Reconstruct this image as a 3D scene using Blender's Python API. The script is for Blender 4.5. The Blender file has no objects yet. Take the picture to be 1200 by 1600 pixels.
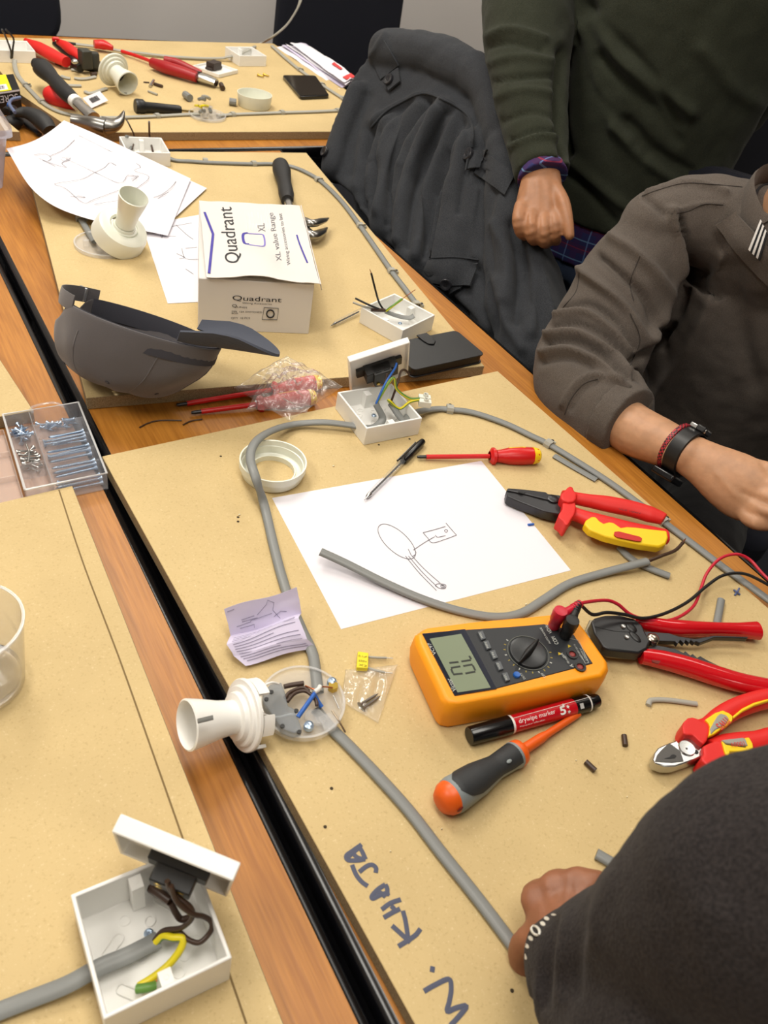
import bpy, bmesh, math, random
from mathutils import Vector, Matrix, noise
from mathutils.bvhtree import BVHTree
V = Vector
S = bpy.context.scene
COL = S.collection
PI = math.pi
random.seed(7)

# ---------------------------------------------------------------- camera, world, lights, exposure
FPX = 1276.3
RC = Matrix(((0.85122664, -0.22891533, 0.47224039), (-0.4981948, -0.63534798, 0.59002957), (0.16497017, -0.73751659, -0.65486955)))
CAMZ = 0.642973
cam_d = bpy.data.cameras.new('camera')
cam = bpy.data.objects.new('camera', cam_d)
COL.objects.link(cam)
S.camera = cam
cam_d.sensor_width = 36
cam_d.sensor_fit = 'AUTO'
cam_d.lens = FPX / 1600 * 36
cam_d.clip_start = 0.01
cam_d.dof.use_dof = True
cam_d.dof.focus_distance = 1.05
cam_d.dof.aperture_fstop = 11.0
_rx, _ry, _rz = RC.col[0].copy(), -RC.col[1].copy(), -RC.col[2].copy()
cam.matrix_world = Matrix.Translation((0, 0, CAMZ)) @ Matrix((_rx, _ry, _rz)).transposed().to_4x4()

S.view_settings.view_transform = 'Standard'
S.view_settings.look = 'None'
S.view_settings.gamma = 1
S.view_settings.use_curve_mapping = False
S.view_settings.exposure = -0.13
S.cycles.transparent_max_bounces = 48

wd = bpy.data.worlds.new('world')
S.world = wd
wd.use_nodes = True
wd.node_tree.nodes['Background'].inputs[0].default_value = (0.9, 0.92, 1, 1)
wd.node_tree.nodes['Background'].inputs[1].default_value = 0.15

LAMPS = [(0.3, 2.1, 40), (0.3, 0.3, 22), (-1.2, 0.9, 32), (2.2, 1.2, 14), (0.3, -1.6, 14), (1.9, 2.75, 22)]  # last entry is an unseen fill lamp, added to brighten the back wall
for i, (lx, ly, pw) in enumerate(LAMPS):
    ld = bpy.data.lights.new('ceiling_and_fill_light', 'AREA')
    ld.shape = 'RECTANGLE'; ld.size = 0.55; ld.size_y = 1.15
    ld.energy = pw
    ld.color = (1.0, 0.95, 0.86)
    lo = bpy.data.objects.new('ceiling_and_fill_light', ld)
    COL.objects.link(lo)
    lo.location = (lx, ly, 1.98)

# ---------------------------------------------------------------- pixel helpers (1200 x 1600 frame)
CAM = V((0, 0, CAMZ))
def ray(u, v):
    return RC @ V(((u - 600) / FPX, (v - 800) / FPX, 1))
def W(u, v, z=0.0):                       # the point of plane height z seen at a pixel
    d = ray(u, v)
    return CAM + d * ((z - CAMZ) / d.z)
def D(u, v, d):                           # the point at forward distance d seen at a pixel
    return CAM + ray(u, v) * d
def plane_hit(u, v, p, n):
    d = ray(u, v)
    return CAM + d * ((p - CAM).dot(n) / d.dot(n))

# ---------------------------------------------------------------- materials
def lin(c):
    return tuple(((x / 255) / 12.92 if x / 255 <= 0.04045 else ((x / 255 + 0.055) / 1.055) ** 2.4) for x in c) + (1,)
MATS = {}
def mat(name, col, rough=0.5, metal=0.0, bump=None, speck=None, sheen=0.0, spec=0.5, coat=0.0, sss=0.0):
    if name in MATS:
        return MATS[name]
    m = bpy.data.materials.new(name); m.use_nodes = True
    nt = m.node_tree; b = nt.nodes['Principled BSDF']
    b.inputs['Base Color'].default_value = lin(col)
    b.inputs['Roughness'].default_value = rough
    b.inputs['Metallic'].default_value = metal
    b.inputs['Specular IOR Level'].default_value = spec
    b.inputs['Coat Weight'].default_value = coat
    b.inputs['Sheen Weight'].default_value = sheen
    if sss:
        b.inputs['Subsurface Weight'].default_value = sss
        b.inputs['Subsurface Radius'].default_value = (0.012, 0.005, 0.003)
        b.inputs['Subsurface Scale'].default_value = 0.5
    tc = nt.nodes.new('ShaderNodeTexCoord')
    if speck:                              # (scale, second colour, amount)
        n = nt.nodes.new('ShaderNodeTexNoise'); n.inputs['Scale'].default_value = speck[0]; n.inputs['Detail'].default_value = 6
        nt.links.new(tc.outputs['Object'], n.inputs['Vector'])
        r = nt.nodes.new('ShaderNodeValToRGB')
        r.color_ramp.elements[0].position = 0.35; r.color_ramp.elements[1].position = 0.65
        a, c2 = lin(col), lin(speck[1])
        r.color_ramp.elements[0].color = a
        r.color_ramp.elements[1].color = tuple(a[i] + (c2[i] - a[i]) * speck[2] for i in range(3)) + (1,)
        nt.links.new(n.outputs['Fac'], r.inputs['Fac'])
        nt.links.new(r.outputs['Color'], b.inputs['Base Color'])
    if bump:                               # (scale, strength, distance)
        n = nt.nodes.new('ShaderNodeTexNoise'); n.inputs['Scale'].default_value = bump[0]; n.inputs['Detail'].default_value = 4
        nt.links.new(tc.outputs['Object'], n.inputs['Vector'])
        k = nt.nodes.new('ShaderNodeBump'); k.inputs['Strength'].default_value = bump[1]
        k.inputs['Distance'].default_value = bump[2] if len(bump) > 2 else 0.001
        nt.links.new(n.outputs['Fac'], k.inputs['Height'])
        nt.links.new(k.outputs['Normal'], b.inputs['Normal'])
    MATS[name] = m
    return m
def clear(name, tint=(255, 255, 255), haze=0.12, rough=0.06, hazecol=(235, 235, 235), bump=None, gloss=1.0):
    """thin clear plastic: light passes straight through, a little haze and a Fresnel gloss"""
    if name in MATS:
        return MATS[name]
    m = bpy.data.materials.new(name); m.use_nodes = True
    nt = m.node_tree; nt.nodes.clear()
    out = nt.nodes.new('ShaderNodeOutputMaterial')
    t = nt.nodes.new('ShaderNodeBsdfTransparent'); t.inputs['Color'].default_value = lin(tint)
    d = nt.nodes.new('ShaderNodeBsdfDiffuse'); d.inputs['Color'].default_value = lin(hazecol)
    g = nt.nodes.new('ShaderNodeBsdfGlossy'); g.inputs['Roughness'].default_value = rough
    m1 = nt.nodes.new('ShaderNodeMixShader'); m1.inputs[0].default_value = haze
    m2 = nt.nodes.new('ShaderNodeMixShader')
    fr = nt.nodes.new('ShaderNodeFresnel')
    ge = nt.nodes.new('ShaderNodeNewGeometry'); io = nt.nodes.new('ShaderNodeMath'); io.operation = 'MULTIPLY_ADD'   # thin sheet: both faces reflect alike
    io.inputs[1].default_value = 1 / 1.5 - 1.5; io.inputs[2].default_value = 1.5
    nt.links.new(ge.outputs['Backfacing'], io.inputs[0]); nt.links.new(io.outputs[0], fr.inputs['IOR'])
    nt.links.new(t.outputs[0], m1.inputs[1]); nt.links.new(d.outputs[0], m1.inputs[2])
    nt.links.new(m1.outputs[0], m2.inputs[1]); nt.links.new(g.outputs[0], m2.inputs[2])
    ks = nt.nodes.new('ShaderNodeMath'); ks.operation = 'MULTIPLY'; ks.inputs[1].default_value = gloss
    nt.links.new(fr.outputs[0], ks.inputs[0]); nt.links.new(ks.outputs[0], m2.inputs[0]); nt.links.new(m2.outputs[0], out.inputs['Surface'])
    if bump:
        tc = nt.nodes.new('ShaderNodeTexCoord')
        n = nt.nodes.new('ShaderNodeTexNoise'); n.inputs['Scale'].default_value = bump[0]; n.inputs['Detail'].default_value = 3
        k = nt.nodes.new('ShaderNodeBump'); k.inputs['Strength'].default_value = bump[1]; k.inputs['Distance'].default_value = 0.004
        nt.links.new(tc.outputs['Object'], n.inputs['Vector']); nt.links.new(n.outputs['Fac'], k.inputs['Height'])
        nt.links.new(k.outputs['Normal'], g.inputs['Normal']); nt.links.new(k.outputs['Normal'], fr.inputs['Normal'])
    MATS[name] = m
    return m
def wood(name, c1, c2, rough=0.35):
    m = bpy.data.materials.new(name); m.use_nodes = True
    nt = m.node_tree; b = nt.nodes['Principled BSDF']; L = nt.links.new
    tc = nt.nodes.new('ShaderNodeTexCoord')
    mp = nt.nodes.new('ShaderNodeMapping'); mp.inputs['Scale'].default_value = (1, 0.045, 1)
    L(tc.outputs['Object'], mp.inputs['Vector'])
    n = nt.nodes.new('ShaderNodeTexNoise'); n.inputs['Scale'].default_value = 320; n.inputs['Detail'].default_value = 4
    L(mp.outputs[0], n.inputs['Vector'])
    mp2 = nt.nodes.new('ShaderNodeMapping'); mp2.inputs['Scale'].default_value = (1, 0.12, 1)
    L(tc.outputs['Object'], mp2.inputs['Vector'])
    n2 = nt.nodes.new('ShaderNodeTexNoise'); n2.inputs['Scale'].default_value = 22; n2.inputs['Detail'].default_value = 3; n2.inputs['Distortion'].default_value = 0.6
    L(mp2.outputs[0], n2.inputs['Vector'])
    ad = nt.nodes.new('ShaderNodeMath'); ad.operation = 'MULTIPLY_ADD'; ad.inputs[1].default_value = 0.55
    ml = nt.nodes.new('ShaderNodeMath'); ml.operation = 'MULTIPLY'; ml.inputs[1].default_value = 0.45
    L(n2.outputs['Fac'], ml.inputs[0]); L(n.outputs['Fac'], ad.inputs[0]); L(ml.outputs[0], ad.inputs[2])
    r = nt.nodes.new('ShaderNodeValToRGB')
    r.color_ramp.elements[0].position = 0.36; r.color_ramp.elements[1].position = 0.64
    r.color_ramp.elements[0].color = lin(c1); r.color_ramp.elements[1].color = lin(c2)
    L(ad.outputs[0], r.inputs['Fac']); L(r.outputs['Color'], b.inputs['Base Color'])
    b.inputs['Roughness'].default_value = rough
    k = nt.nodes.new('ShaderNodeBump'); k.inputs['Strength'].default_value = 0.25; k.inputs['Distance'].default_value = 0.0006
    L(n.outputs['Fac'], k.inputs['Height']); L(k.outputs['Normal'], b.inputs['Normal'])
    MATS[name] = m
    return m
def mdf(name, col, pale, dark):
    m = bpy.data.materials.new(name); m.use_nodes = True
    nt = m.node_tree; b = nt.nodes['Principled BSDF']; L = nt.links.new
    tc = nt.nodes.new('ShaderNodeTexCoord')
    n = nt.nodes.new('ShaderNodeTexNoise'); n.inputs['Scale'].default_value = 420; n.inputs['Detail'].default_value = 3
    L(tc.outputs['Object'], n.inputs['Vector'])
    r = nt.nodes.new('ShaderNodeValToRGB'); e = r.color_ramp.elements
    e[0].position = 0.28; e[0].color = lin(dark); e[1].position = 0.42; e[1].color = lin(col)
    x = e.new(0.63); x.color = lin(col); y = e.new(0.74); y.color = lin(pale)
    L(n.outputs['Fac'], r.inputs['Fac'])
    n2 = nt.nodes.new('ShaderNodeTexNoise'); n2.inputs['Scale'].default_value = 9; n2.inputs['Detail'].default_value = 3
    L(tc.outputs['Object'], n2.inputs['Vector'])
    mx = nt.nodes.new('ShaderNodeMix'); mx.data_type = 'RGBA'; mx.blend_type = 'MULTIPLY'; mx.inputs[0].default_value = 0.5
    r2 = nt.nodes.new('ShaderNodeValToRGB'); r2.color_ramp.elements[0].position = 0.35; r2.color_ramp.elements[1].position = 0.6
    r2.color_ramp.elements[0].color = (0.86, 0.85, 0.83, 1); r2.color_ramp.elements[1].color = (1, 1, 1, 1)
    L(n2.outputs['Fac'], r2.inputs['Fac']); L(r.outputs['Color'], mx.inputs[6]); L(r2.outputs['Color'], mx.inputs[7])
    L(mx.outputs[2], b.inputs['Base Color'])
    b.inputs['Roughness'].default_value = 0.62; b.inputs['Specular IOR Level'].default_value = 0.25
    MATS[name] = m
    return m

M_MDF = mdf('mdf_board', (201, 177, 128), (214, 193, 148), (188, 163, 115))
M_MDFE = mat('mdf_edge', (166, 146, 110), 0.9, bump=(900, 0.6), speck=(700, (120, 100, 70), 0.8))
M_WOOD = wood('beech_laminate', (152, 94, 30), (184, 122, 46), 0.42)
M_WALL = mat('painted_wall', (206, 201, 197), 0.9, bump=(60, 0.1))
M_FLOOR = mat('dark_carpet', (30, 32, 40), 1.0, bump=(400, 0.6))
M_CEIL = mat('ceiling_tile', (240, 240, 236), 0.95, bump=(200, 0.3))
M_BLKG = mat('black_gloss_plastic', (10, 10, 13), 0.22)
M_BLK = mat('black_plastic', (18, 18, 19), 0.42)
M_BLKR = mat('black_rubber', (26, 26, 27), 0.6, bump=(900, 0.25))
M_WHITE = mat('white_plastic', (236, 235, 231), 0.3)
M_CREAM = mat('cream_plastic', (225, 226, 212), 0.3)
M_GREYC = mat('grey_cable_sheath', (124, 126, 124), 0.42)
M_GREYC2 = mat('pale_grey_cable', (160, 158, 148), 0.45)
M_BROWN = mat('brown_wire', (62, 42, 30), 0.4)
M_BLUEW = mat('blue_wire', (40, 96, 180), 0.4)
M_GRN = mat('earth_green', (96, 140, 60), 0.4)
M_YEL = mat('earth_yellow', (226, 208, 30), 0.4)
M_COPPER = mat('copper', (190, 110, 70), 0.3, 1.0)
M_STEEL = mat('steel', (190, 190, 188), 0.25, 1.0)
M_STEELD = mat('dark_steel', (70, 70, 72), 0.38, 0.9)
M_ZINC = mat('blue_zinc', (176, 196, 220), 0.3, 0.9)
M_BRASS = mat('brass', (200, 170, 80), 0.3, 1.0)
M_RED = mat('red_plastic', (202, 22, 24), 0.32)
M_REDR = mat('red_rubber', (214, 34, 30), 0.5)
M_YELP = mat('yellow_plastic', (240, 200, 20), 0.45)
M_ORANGE = mat('orange_plastic', (226, 92, 16), 0.4)
M_PAPER = mat('white_paper', (226, 223, 230), 0.9)
M_PAPERL = mat('lilac_paper', (206, 198, 222), 0.85)
M_INK = mat('pencil_line', (108, 106, 112), 0.8)
M_INKD = mat('dark_print', (34, 34, 38), 0.7)
M_INKB = mat('felt_pen_ink', (74, 78, 98), 0.7)
M_CARD = mat('white_card', (214, 210, 206), 0.42)
M_PURP = mat('purple_print', (52, 42, 150), 0.5)
M_CLEAR = clear('clear_plastic', haze=0.10)
M_CLEARH = clear('hazy_clear_plastic', haze=0.2, rough=0.15)
M_FILM = clear('crinkled_film', haze=0.07, rough=0.16, bump=(70, 0.4), gloss=0.9)
M_GLASSY = clear('clear_pen_barrel', haze=0.08, rough=0.04)

# ---------------------------------------------------------------- mesh builder
def thing(name, label, cat, loc=(0, 0, 0), rz=0.0, group=None, rot=None):
    o = bpy.data.objects.new(name, None)
    o.empty_display_size = 0.02
    COL.objects.link(o)
    o.matrix_world = Matrix.Translation(V(loc)) @ (rot.to_4x4() if rot is not None else Matrix.Rotation(rz, 4, 'Z'))
    o['label'] = label; o['category'] = cat
    if group:
        o['group'] = group
    return o
MW = {}
def mw(o):
    return Matrix.Translation(o.location) @ o.rotation_euler.to_matrix().to_4x4() if o.parent is None else mw(o.parent) @ Matrix.Translation(o.location) @ o.rotation_euler.to_matrix().to_4x4()
def catmull(pts, k=6):
    P = [V(p) for p in pts]
    if len(P) < 3:
        return P
    Q = [P[0] * 2 - P[1]] + P + [P[-1] * 2 - P[-2]]
    out = []
    for i in range(1, len(Q) - 2):
        a, b, c, d = Q[i - 1], Q[i], Q[i + 1], Q[i + 2]
        for j in range(k):
            t = j / k
            out.append(0.5 * ((2 * b) + (c - a) * t + (2 * a - 5 * b + 4 * c - d) * t * t + (3 * b - a - 3 * c + d) * t ** 3))
    out.append(P[-1])
    return out
def lerpl(vals, t):
    n = len(vals) - 1
    x = min(max(t, 0), 1) * n
    i = min(int(x), n - 1)
    return vals[i] + (vals[i + 1] - vals[i]) * (x - i)
class MB:
    """collects vertices and faces; world=True takes world coordinates and turns them into the parent's own"""
    def __init__(s, parent=None, world=True):
        s.v = []; s.f = []; s.m = []; s.p = parent
        s.T = mw(parent).inverted() if (parent is not None and world) else Matrix()
        s.M = Matrix()
    def add(s, vs, fs, mi=0):
        k = len(s.v)
        X = s.T @ s.M
        s.v += [X @ V(v) for v in vs]
        s.f += [tuple(k + i for i in f) for f in fs]
        s.m += (mi if isinstance(mi, list) else [mi] * len(fs))
    def box(s, c, d, rz=0, mi=0, R=None):
        x, y, z = d[0] / 2, d[1] / 2, d[2] / 2
        R = R or Matrix.Rotation(rz, 3, 'Z')
        vs = [V(c) + R @ V((a * x, b * y, e * z)) for e in (-1, 1) for a, b in ((-1, -1), (1, -1), (1, 1), (-1, 1))]
        s.add(vs, [(3, 2, 1, 0), (4, 5, 6, 7), (0, 1, 5, 4), (1, 2, 6, 5), (2, 3, 7, 6), (3, 0, 4, 7)], mi)
    def prism(s, top, h=None, bottom=None, mi=0):
        """top: loop of points; the bottom is the same loop dropped by h, or given"""
        top = [V(p) for p in top]
        bot = [V(p) for p in bottom] if bottom else [p - V((0, 0, h)) for p in top]
        n = len(top)
        nn = V((0, 0, 0))
        for i in range(n):
            nn += (top[i] - top[0]).cross(top[(i + 1) % n] - top[0])
        if nn.dot(top[0] - bot[0]) < 0:
            top.reverse(); bot.reverse()
        s.add(bot + top, [tuple(range(n - 1, -1, -1)), tuple(range(n, 2 * n))] + [(i, (i + 1) % n, n + (i + 1) % n, n + i) for i in range(n)], mi)
    def tube(s, path, r, n=10, up=V((0, 0, 1)), cap=True, mi=0, k=0, stripes=None):
        """r: number, (a, b) half width and half height, or a list of either"""
        P = catmull(path, k) if k else [V(p) for p in path]
        m = len(P)
        def rad(t):
            if isinstance(r, list):
                q = r if isinstance(r[0], (tuple, list)) else [(x, x) for x in r]
                return (lerpl([x[0] for x in q], t), lerpl([x[1] for x in q], t))
            return r if isinstance(r, tuple) else (r, r)
        L = [0]
        for i in range(1, m):
            L.append(L[-1] + (P[i] - P[i - 1]).length)
        vs = []
        side0 = None
        for i in range(m):
            t = (P[min(i + 1, m - 1)] - P[max(i - 1, 0)])
            t = t.normalized() if t.length > 1e-9 else V((1, 0, 0))
            u = up - t * up.dot(t)
            if u.length < 0.15 and side0 is not None:
                sd = side0 - t * side0.dot(t); sd.normalize(); u = sd.cross(t)
            elif u.length < 1e-3:
                u = V((1, 0, 0)) - t * t.x
            u.normalize()
            sd = t.cross(u).normalized()
            if side0 is not None and sd.dot(side0) < 0:
                sd = -sd; u = -u
            side0 = sd
            a, b = rad(L[i] / max(L[-1], 1e-9) if isinstance(r, list) else 0)
            for j in range(n):
                w = 2 * PI * (j + 0.5) / n
                vs.append(P[i] + sd * (a * math.cos(w)) + u * (b * math.sin(w)))
        fs = []; ms = []
        for i in range(m - 1):
            for j in range(n):
                fs.append((i * n + j, i * n + (j + 1) % n, (i + 1) * n + (j + 1) % n, (i + 1) * n + j))
                ms.append(stripes[j % len(stripes)] if stripes else mi)
        if cap:
            fs += [tuple(range(n - 1, -1, -1)), tuple((m - 1) * n + j for j in range(n))]; ms += [mi, mi]
        s.add(vs, fs, ms)
    def lathe(s, prof, n=32, O=V((0, 0, 0)), A=V((0, 0, 1)), mi=0, sx=1.0):
        """prof: (radius, height along A); closed at radius 0"""
        A = V(A).normalized()
        X = A.orthogonal().normalized() if abs(A.z) < 0.9 else V((1, 0, 0)) - A * A.x
        X.normalize(); Y = A.cross(X)
        vs = []; idx = []
        for r, h in prof:
            if r < 1e-7:
                idx.append([len(vs)] * n); vs.append(V(O) + A * h)
            else:
                idx.append(list(range(len(vs), len(vs) + n)))
                vs += [V(O) + A * h + X * (r * math.cos(2 * PI * j / n)) * sx + Y * (r * math.sin(2 * PI * j / n)) for j in range(n)]
        fs = []
        for i in range(len(prof) - 1):
            a, b = idx[i], idx[i + 1]
            for j in range(n):
                q = [a[j], a[(j + 1) % n], b[(j + 1) % n], b[j]]
                q2 = []
                for x in q:
                    if x not in q2:
                        q2.append(x)
                if len(q2) > 2:
                    fs.append(tuple(q2))
        s.add(vs, fs, mi)
    def ball(s, c, r, n=12, mi=0, R=None):
        r = (r, r, r) if not isinstance(r, (tuple, list)) else r
        R = R or Matrix.Identity(3)
        vs = []; fs = []
        for i in range(n + 1):
            th = PI * i / n
            for j in range(2 * n):
                ph = PI * j / n
                vs.append(V(c) + R @ V((r[0] * math.sin(th) * math.cos(ph), r[1] * math.sin(th) * math.sin(ph), r[2] * math.cos(th))))
        for i in range(n):
            for j in range(2 * n):
                a, b = i * 2 * n + j, i * 2 * n + (j + 1) % (2 * n)
                q = (a + 2 * n, b + 2 * n, b, a)
                fs.append(q)
        s.add(vs, fs, mi)
    def shell(s, sx, sy, h, t, fl, O=V((0, 0, 0))):
        """open-topped square tray: outer walls, rim, inner walls, floor"""
        def L(x, y, z):
            return [V(O) + V((a * x / 2, b * y / 2, z)) for a, b in ((-1, -1), (1, -1), (1, 1), (-1, 1))]
        vs = L(sx, sy, 0) + L(sx, sy, h) + L(sx - 2 * t, sy - 2 * t, h) + L(sx - 2.6 * t, sy - 2.6 * t, fl)
        fs = [(3, 2, 1, 0), (12, 13, 14, 15)]
        for k in range(3):
            for i in range(4):
                fs.append((4 * k + i, 4 * k + (i + 1) % 4, 4 * k + 4 + (i + 1) % 4, 4 * k + 4 + i))
        s.add(vs, fs)
    def sheet(s, fn, nu, nv, th=0.0004, mi=0):
        """solid sheet from fn(a, b), a and b in 0..1; thickness along the local normal"""
        G = [[V(fn(i / nu, j / nv)) for j in range(nv + 1)] for i in range(nu + 1)]
        vs = []; N = []
        for i in range(nu + 1):
            for j in range(nv + 1):
                du = G[min(i + 1, nu)][j] - G[max(i - 1, 0)][j]
                dv = G[i][min(j + 1, nv)] - G[i][max(j - 1, 0)]
                n = du.cross(dv)
                N.append(n.normalized() if n.length > 1e-12 else V((0, 0, 1)))
                vs.append(G[i][j])
        K = len(vs)
        vs2 = [vs[i] + N[i] * th for i in range(K)]
        w = nv + 1
        fs = []
        for i in range(nu):
            for j in range(nv):
                a, b, c, d = i * w + j, (i + 1) * w + j, (i + 1) * w + j + 1, i * w + j + 1
                fs.append((d, c, b, a)); fs.append((K + a, K + b, K + c, K + d))
        for i in range(nu):
            for j, fl in ((0, 0), (nv, 1)):
                a, b = i * w + j, (i + 1) * w + j
                fs.append((a, b, K + b, K + a) if not fl else (b, a, K + a, K + b))
        for j in range(nv):
            for i, fl in ((0, 0), (nu, 1)):
                a, b = i * w + j, i * w + j + 1
                fs.append((b, a, K + a, K + b) if not fl else (a, b, K + b, K + a))
        s.add(vs + vs2, fs, mi)
    def build(s, name, m, label=None, bevel=0, seg=2, smooth=35, sub=0, remesh=0, smooth_it=0, flip=False):
        me = bpy.data.meshes.new(name)
        me.from_pydata([tuple(v) for v in s.v], [], s.f)
        for x in (m if isinstance(m, (list, tuple)) else [m]):
            me.materials.append(x)
        me.polygons.foreach_set('material_index', s.m)
        bm = bmesh.new(); bm.from_mesh(me)
        if not remesh:
            bmesh.ops.remove_doubles(bm, verts=bm.verts, dist=1e-7)
        bmesh.ops.recalc_face_normals(bm, faces=bm.faces)
        bm.to_mesh(me); bm.free()
        o = bpy.data.objects.new(name, me)
        COL.objects.link(o)
        if s.p is not None:
            o.parent = s.p
        if label:
            o['label'] = label
        if smooth:
            me.polygons.foreach_set('use_smooth', [True] * len(me.polygons))
            me.set_sharp_from_angle(angle=math.radians(smooth))
        if remesh:
            r = o.modifiers.new('remesh', 'REMESH'); r.mode = 'VOXEL'; r.voxel_size = remesh; r.use_smooth_shade = True
        if smooth_it:
            r = o.modifiers.new('smooth', 'SMOOTH'); r.factor = 0.5; r.iterations = smooth_it
        if bevel:
            b = o.modifiers.new('bevel', 'BEVEL'); b.width = bevel; b.segments = seg; b.limit_method = 'ANGLE'; b.angle_limit = math.radians(38)
            b.harden_normals = False
        if sub:
            b = o.modifiers.new('sub', 'SUBSURF'); b.levels = sub; b.render_levels = sub
        return o
def tag(o, label, cat, group=None, kind=None):
    if label: o['label'] = label
    if cat: o['category'] = cat
    if group: o['group'] = group
    if kind: o['kind'] = kind
    return o
def px(pts, z):
    return [W(p[0], p[1], p[2] if len(p) > 2 else z) for p in pts]
def strokes(parent, lines, z, w, m, name='pen_drawing', fn=None, k=5, th=0.00025):
    """ink lines traced on a surface; fn maps a pixel onto it"""
    mb = MB(parent)
    for ln in lines:
        pts = [(fn(*p) if fn else W(p[0], p[1], z)) for p in ln]
        mb.tube(pts, (w / 2, th), n=6, k=k if len(pts) > 2 else 0)
    return mb.build(name, m, smooth=0)
def text(parent, s, p0, p1, up, m, h=None, name='lettering', th=0.0002, shear=0, bold=0.0):
    """printed words from p0 to p1 along the baseline, letters standing towards up"""
    cu = bpy.data.curves.new(name, 'FONT'); cu.body = s; cu.size = 1; cu.shear = shear; cu.offset = bold
    o = bpy.data.objects.new(name, cu); COL.objects.link(o)
    dg = bpy.context.evaluated_depsgraph_get()
    me = bpy.data.meshes.new_from_object(o.evaluated_get(dg))
    bpy.data.objects.remove(o)
    xs = [v.co.x for v in me.vertices]; ys = [v.co.y for v in me.vertices]
    x0, x1, y1 = min(xs), max(xs), max(ys)
    X = V(p1) - V(p0); w = X.length; X.normalize()
    U = V(up) - X * V(up).dot(X); U.normalize()
    N = X.cross(U)
    sx = w / (x1 - x0); sy = (h / y1) if h else sx
    inv = mw(parent).inverted()
    for v in me.vertices:
        q = V(p0) + X * ((v.co.x - x0) * sx) + U * (v.co.y * sy) + N * th
        v.co = inv @ q
    me.name = name
    me.materials.clear(); me.materials.append(m)
    o = bpy.data.objects.new(name, me); COL.objects.link(o); o.parent = parent
    return o

# ---------------------------------------------------------------- the room
def struct(name, mb, m, **k):
    o = mb.build(name, m, **k); o['kind'] = 'structure'; return o
FZ = -0.76
X0, X1, Y0, Y1, CZ = -2.6, 3.6, -2.8, 3.35, 2.0
b = MB(); b.box(((X0 + X1) / 2, (Y0 + Y1) / 2, FZ - 0.05), (X1 - X0 + .2, Y1 - Y0 + .2, 0.1)); struct('floor', b, M_FLOOR, smooth=0)
b = MB(); b.box(((X0 + X1) / 2, (Y0 + Y1) / 2, CZ + 0.05), (X1 - X0 + .2, Y1 - Y0 + .2, 0.1)); struct('ceiling', b, M_CEIL, smooth=0)
b = MB(); b.box(((X0 + X1) / 2, Y1 + 0.05, (FZ + CZ) / 2), (X1 - X0 + .2, 0.1, CZ - FZ)); struct('wall_back', b, M_WALL, smooth=0)
b = MB(); b.box(((X0 + X1) / 2, Y0 - 0.05, (FZ + CZ) / 2), (X1 - X0 + .2, 0.1, CZ - FZ)); struct('wall_front', b, M_WALL, smooth=0)
b = MB(); b.box((X0 - 0.05, (Y0 + Y1) / 2, (FZ + CZ) / 2), (0.1, Y1 - Y0, CZ - FZ)); struct('wall_left', b, M_WALL, smooth=0)
b = MB(); b.box((X1 + 0.05, (Y0 + Y1) / 2, (FZ + CZ) / 2), (0.1, Y1 - Y0, CZ - FZ)); struct('wall_right', b, M_WALL, smooth=0)
b = MB(); b.box(((X0 + X1) / 2, Y1 - 0.008, FZ + 0.06), (X1 - X0, 0.016, 0.12)); struct('baseboard_back', b, M_WHITE, smooth=0)

# ---------------------------------------------------------------- tables
TT = -0.0184
def table(label, x0, x1, y0, y1, z=TT):
    t = thing('classroom_table', label, 'table', ((x0 + x1) / 2, (y0 + y1) / 2, FZ))
    b = MB(t); b.box(((x0 + x1) / 2, (y0 + y1) / 2, z - 0.0125), (x1 - x0, y1 - y0, 0.025)); b.build('table_top', M_WOOD, smooth=0)
    b = MB(t)                              # moulded black lipping, a shallow half round pressed onto the edge
    cs = [V((x0, y0, 0)), V((x1, y0, 0)), V((x1, y1, 0)), V((x0, y1, 0))]
    for i in range(4):
        a, c = cs[i], cs[(i + 1) % 4]
        d = (c - a).normalized(); o = V((d.y, -d.x, 0))
        n = 10; prof = []
        for j in range(n + 1):
            w = -PI / 2 + PI * j / n
            prof.append((0.0105 * math.cos(w) ** 0.6 if math.cos(w) > 1e-6 else 0.0, 0.0135 * math.sin(w)))
        vs = []
        for e, q in ((a, -1), (c, 1)):
            for (r, h) in prof:
                vs.append(e + d * (q * max(r - 0.0003 * i, 0)) + o * (r + 0.0002) + V((0, 0, z - 0.0125 + h)))
        m = n + 1
        b.add(vs, [(k, k + 1, m + k + 1, m + k) for k in range(n)] + [tuple(range(m - 1, -1, -1)), tuple(range(m, 2 * m))])
    b.build('edge_trim', M_BLKG, label='glossy black edge trim')
    for sx, sy in ((x0 + .06, y0 + .06), (x1 - .06, y0 + .06), (x1 - .06, y1 - .06), (x0 + .06, y1 - .06)):
        b = MB(t); b.tube([(sx, sy, z - 0.026), (sx, sy, FZ)], 0.02, n=16); b.build('table_leg', M_STEELD)
    b = MB(t); b.box(((x0 + x1) / 2, (y0 + y1) / 2, z - 0.045), (x1 - x0 - .12, y1 - y0 - .12, 0.036)); b.build('under_frame', M_STEELD, smooth=0)
    return t
table('beech laminate table in the middle, under the two boards in line', 0.205, 0.879, -0.35, 1.768)
table('beech laminate table on the left, under the cup and the tray of screws', -0.75, 0.178, -0.35, 1.768)
table('beech laminate table at the back, under the farthest board by the wall', -0.35, 1.30, 1.79, 2.63)

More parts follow.
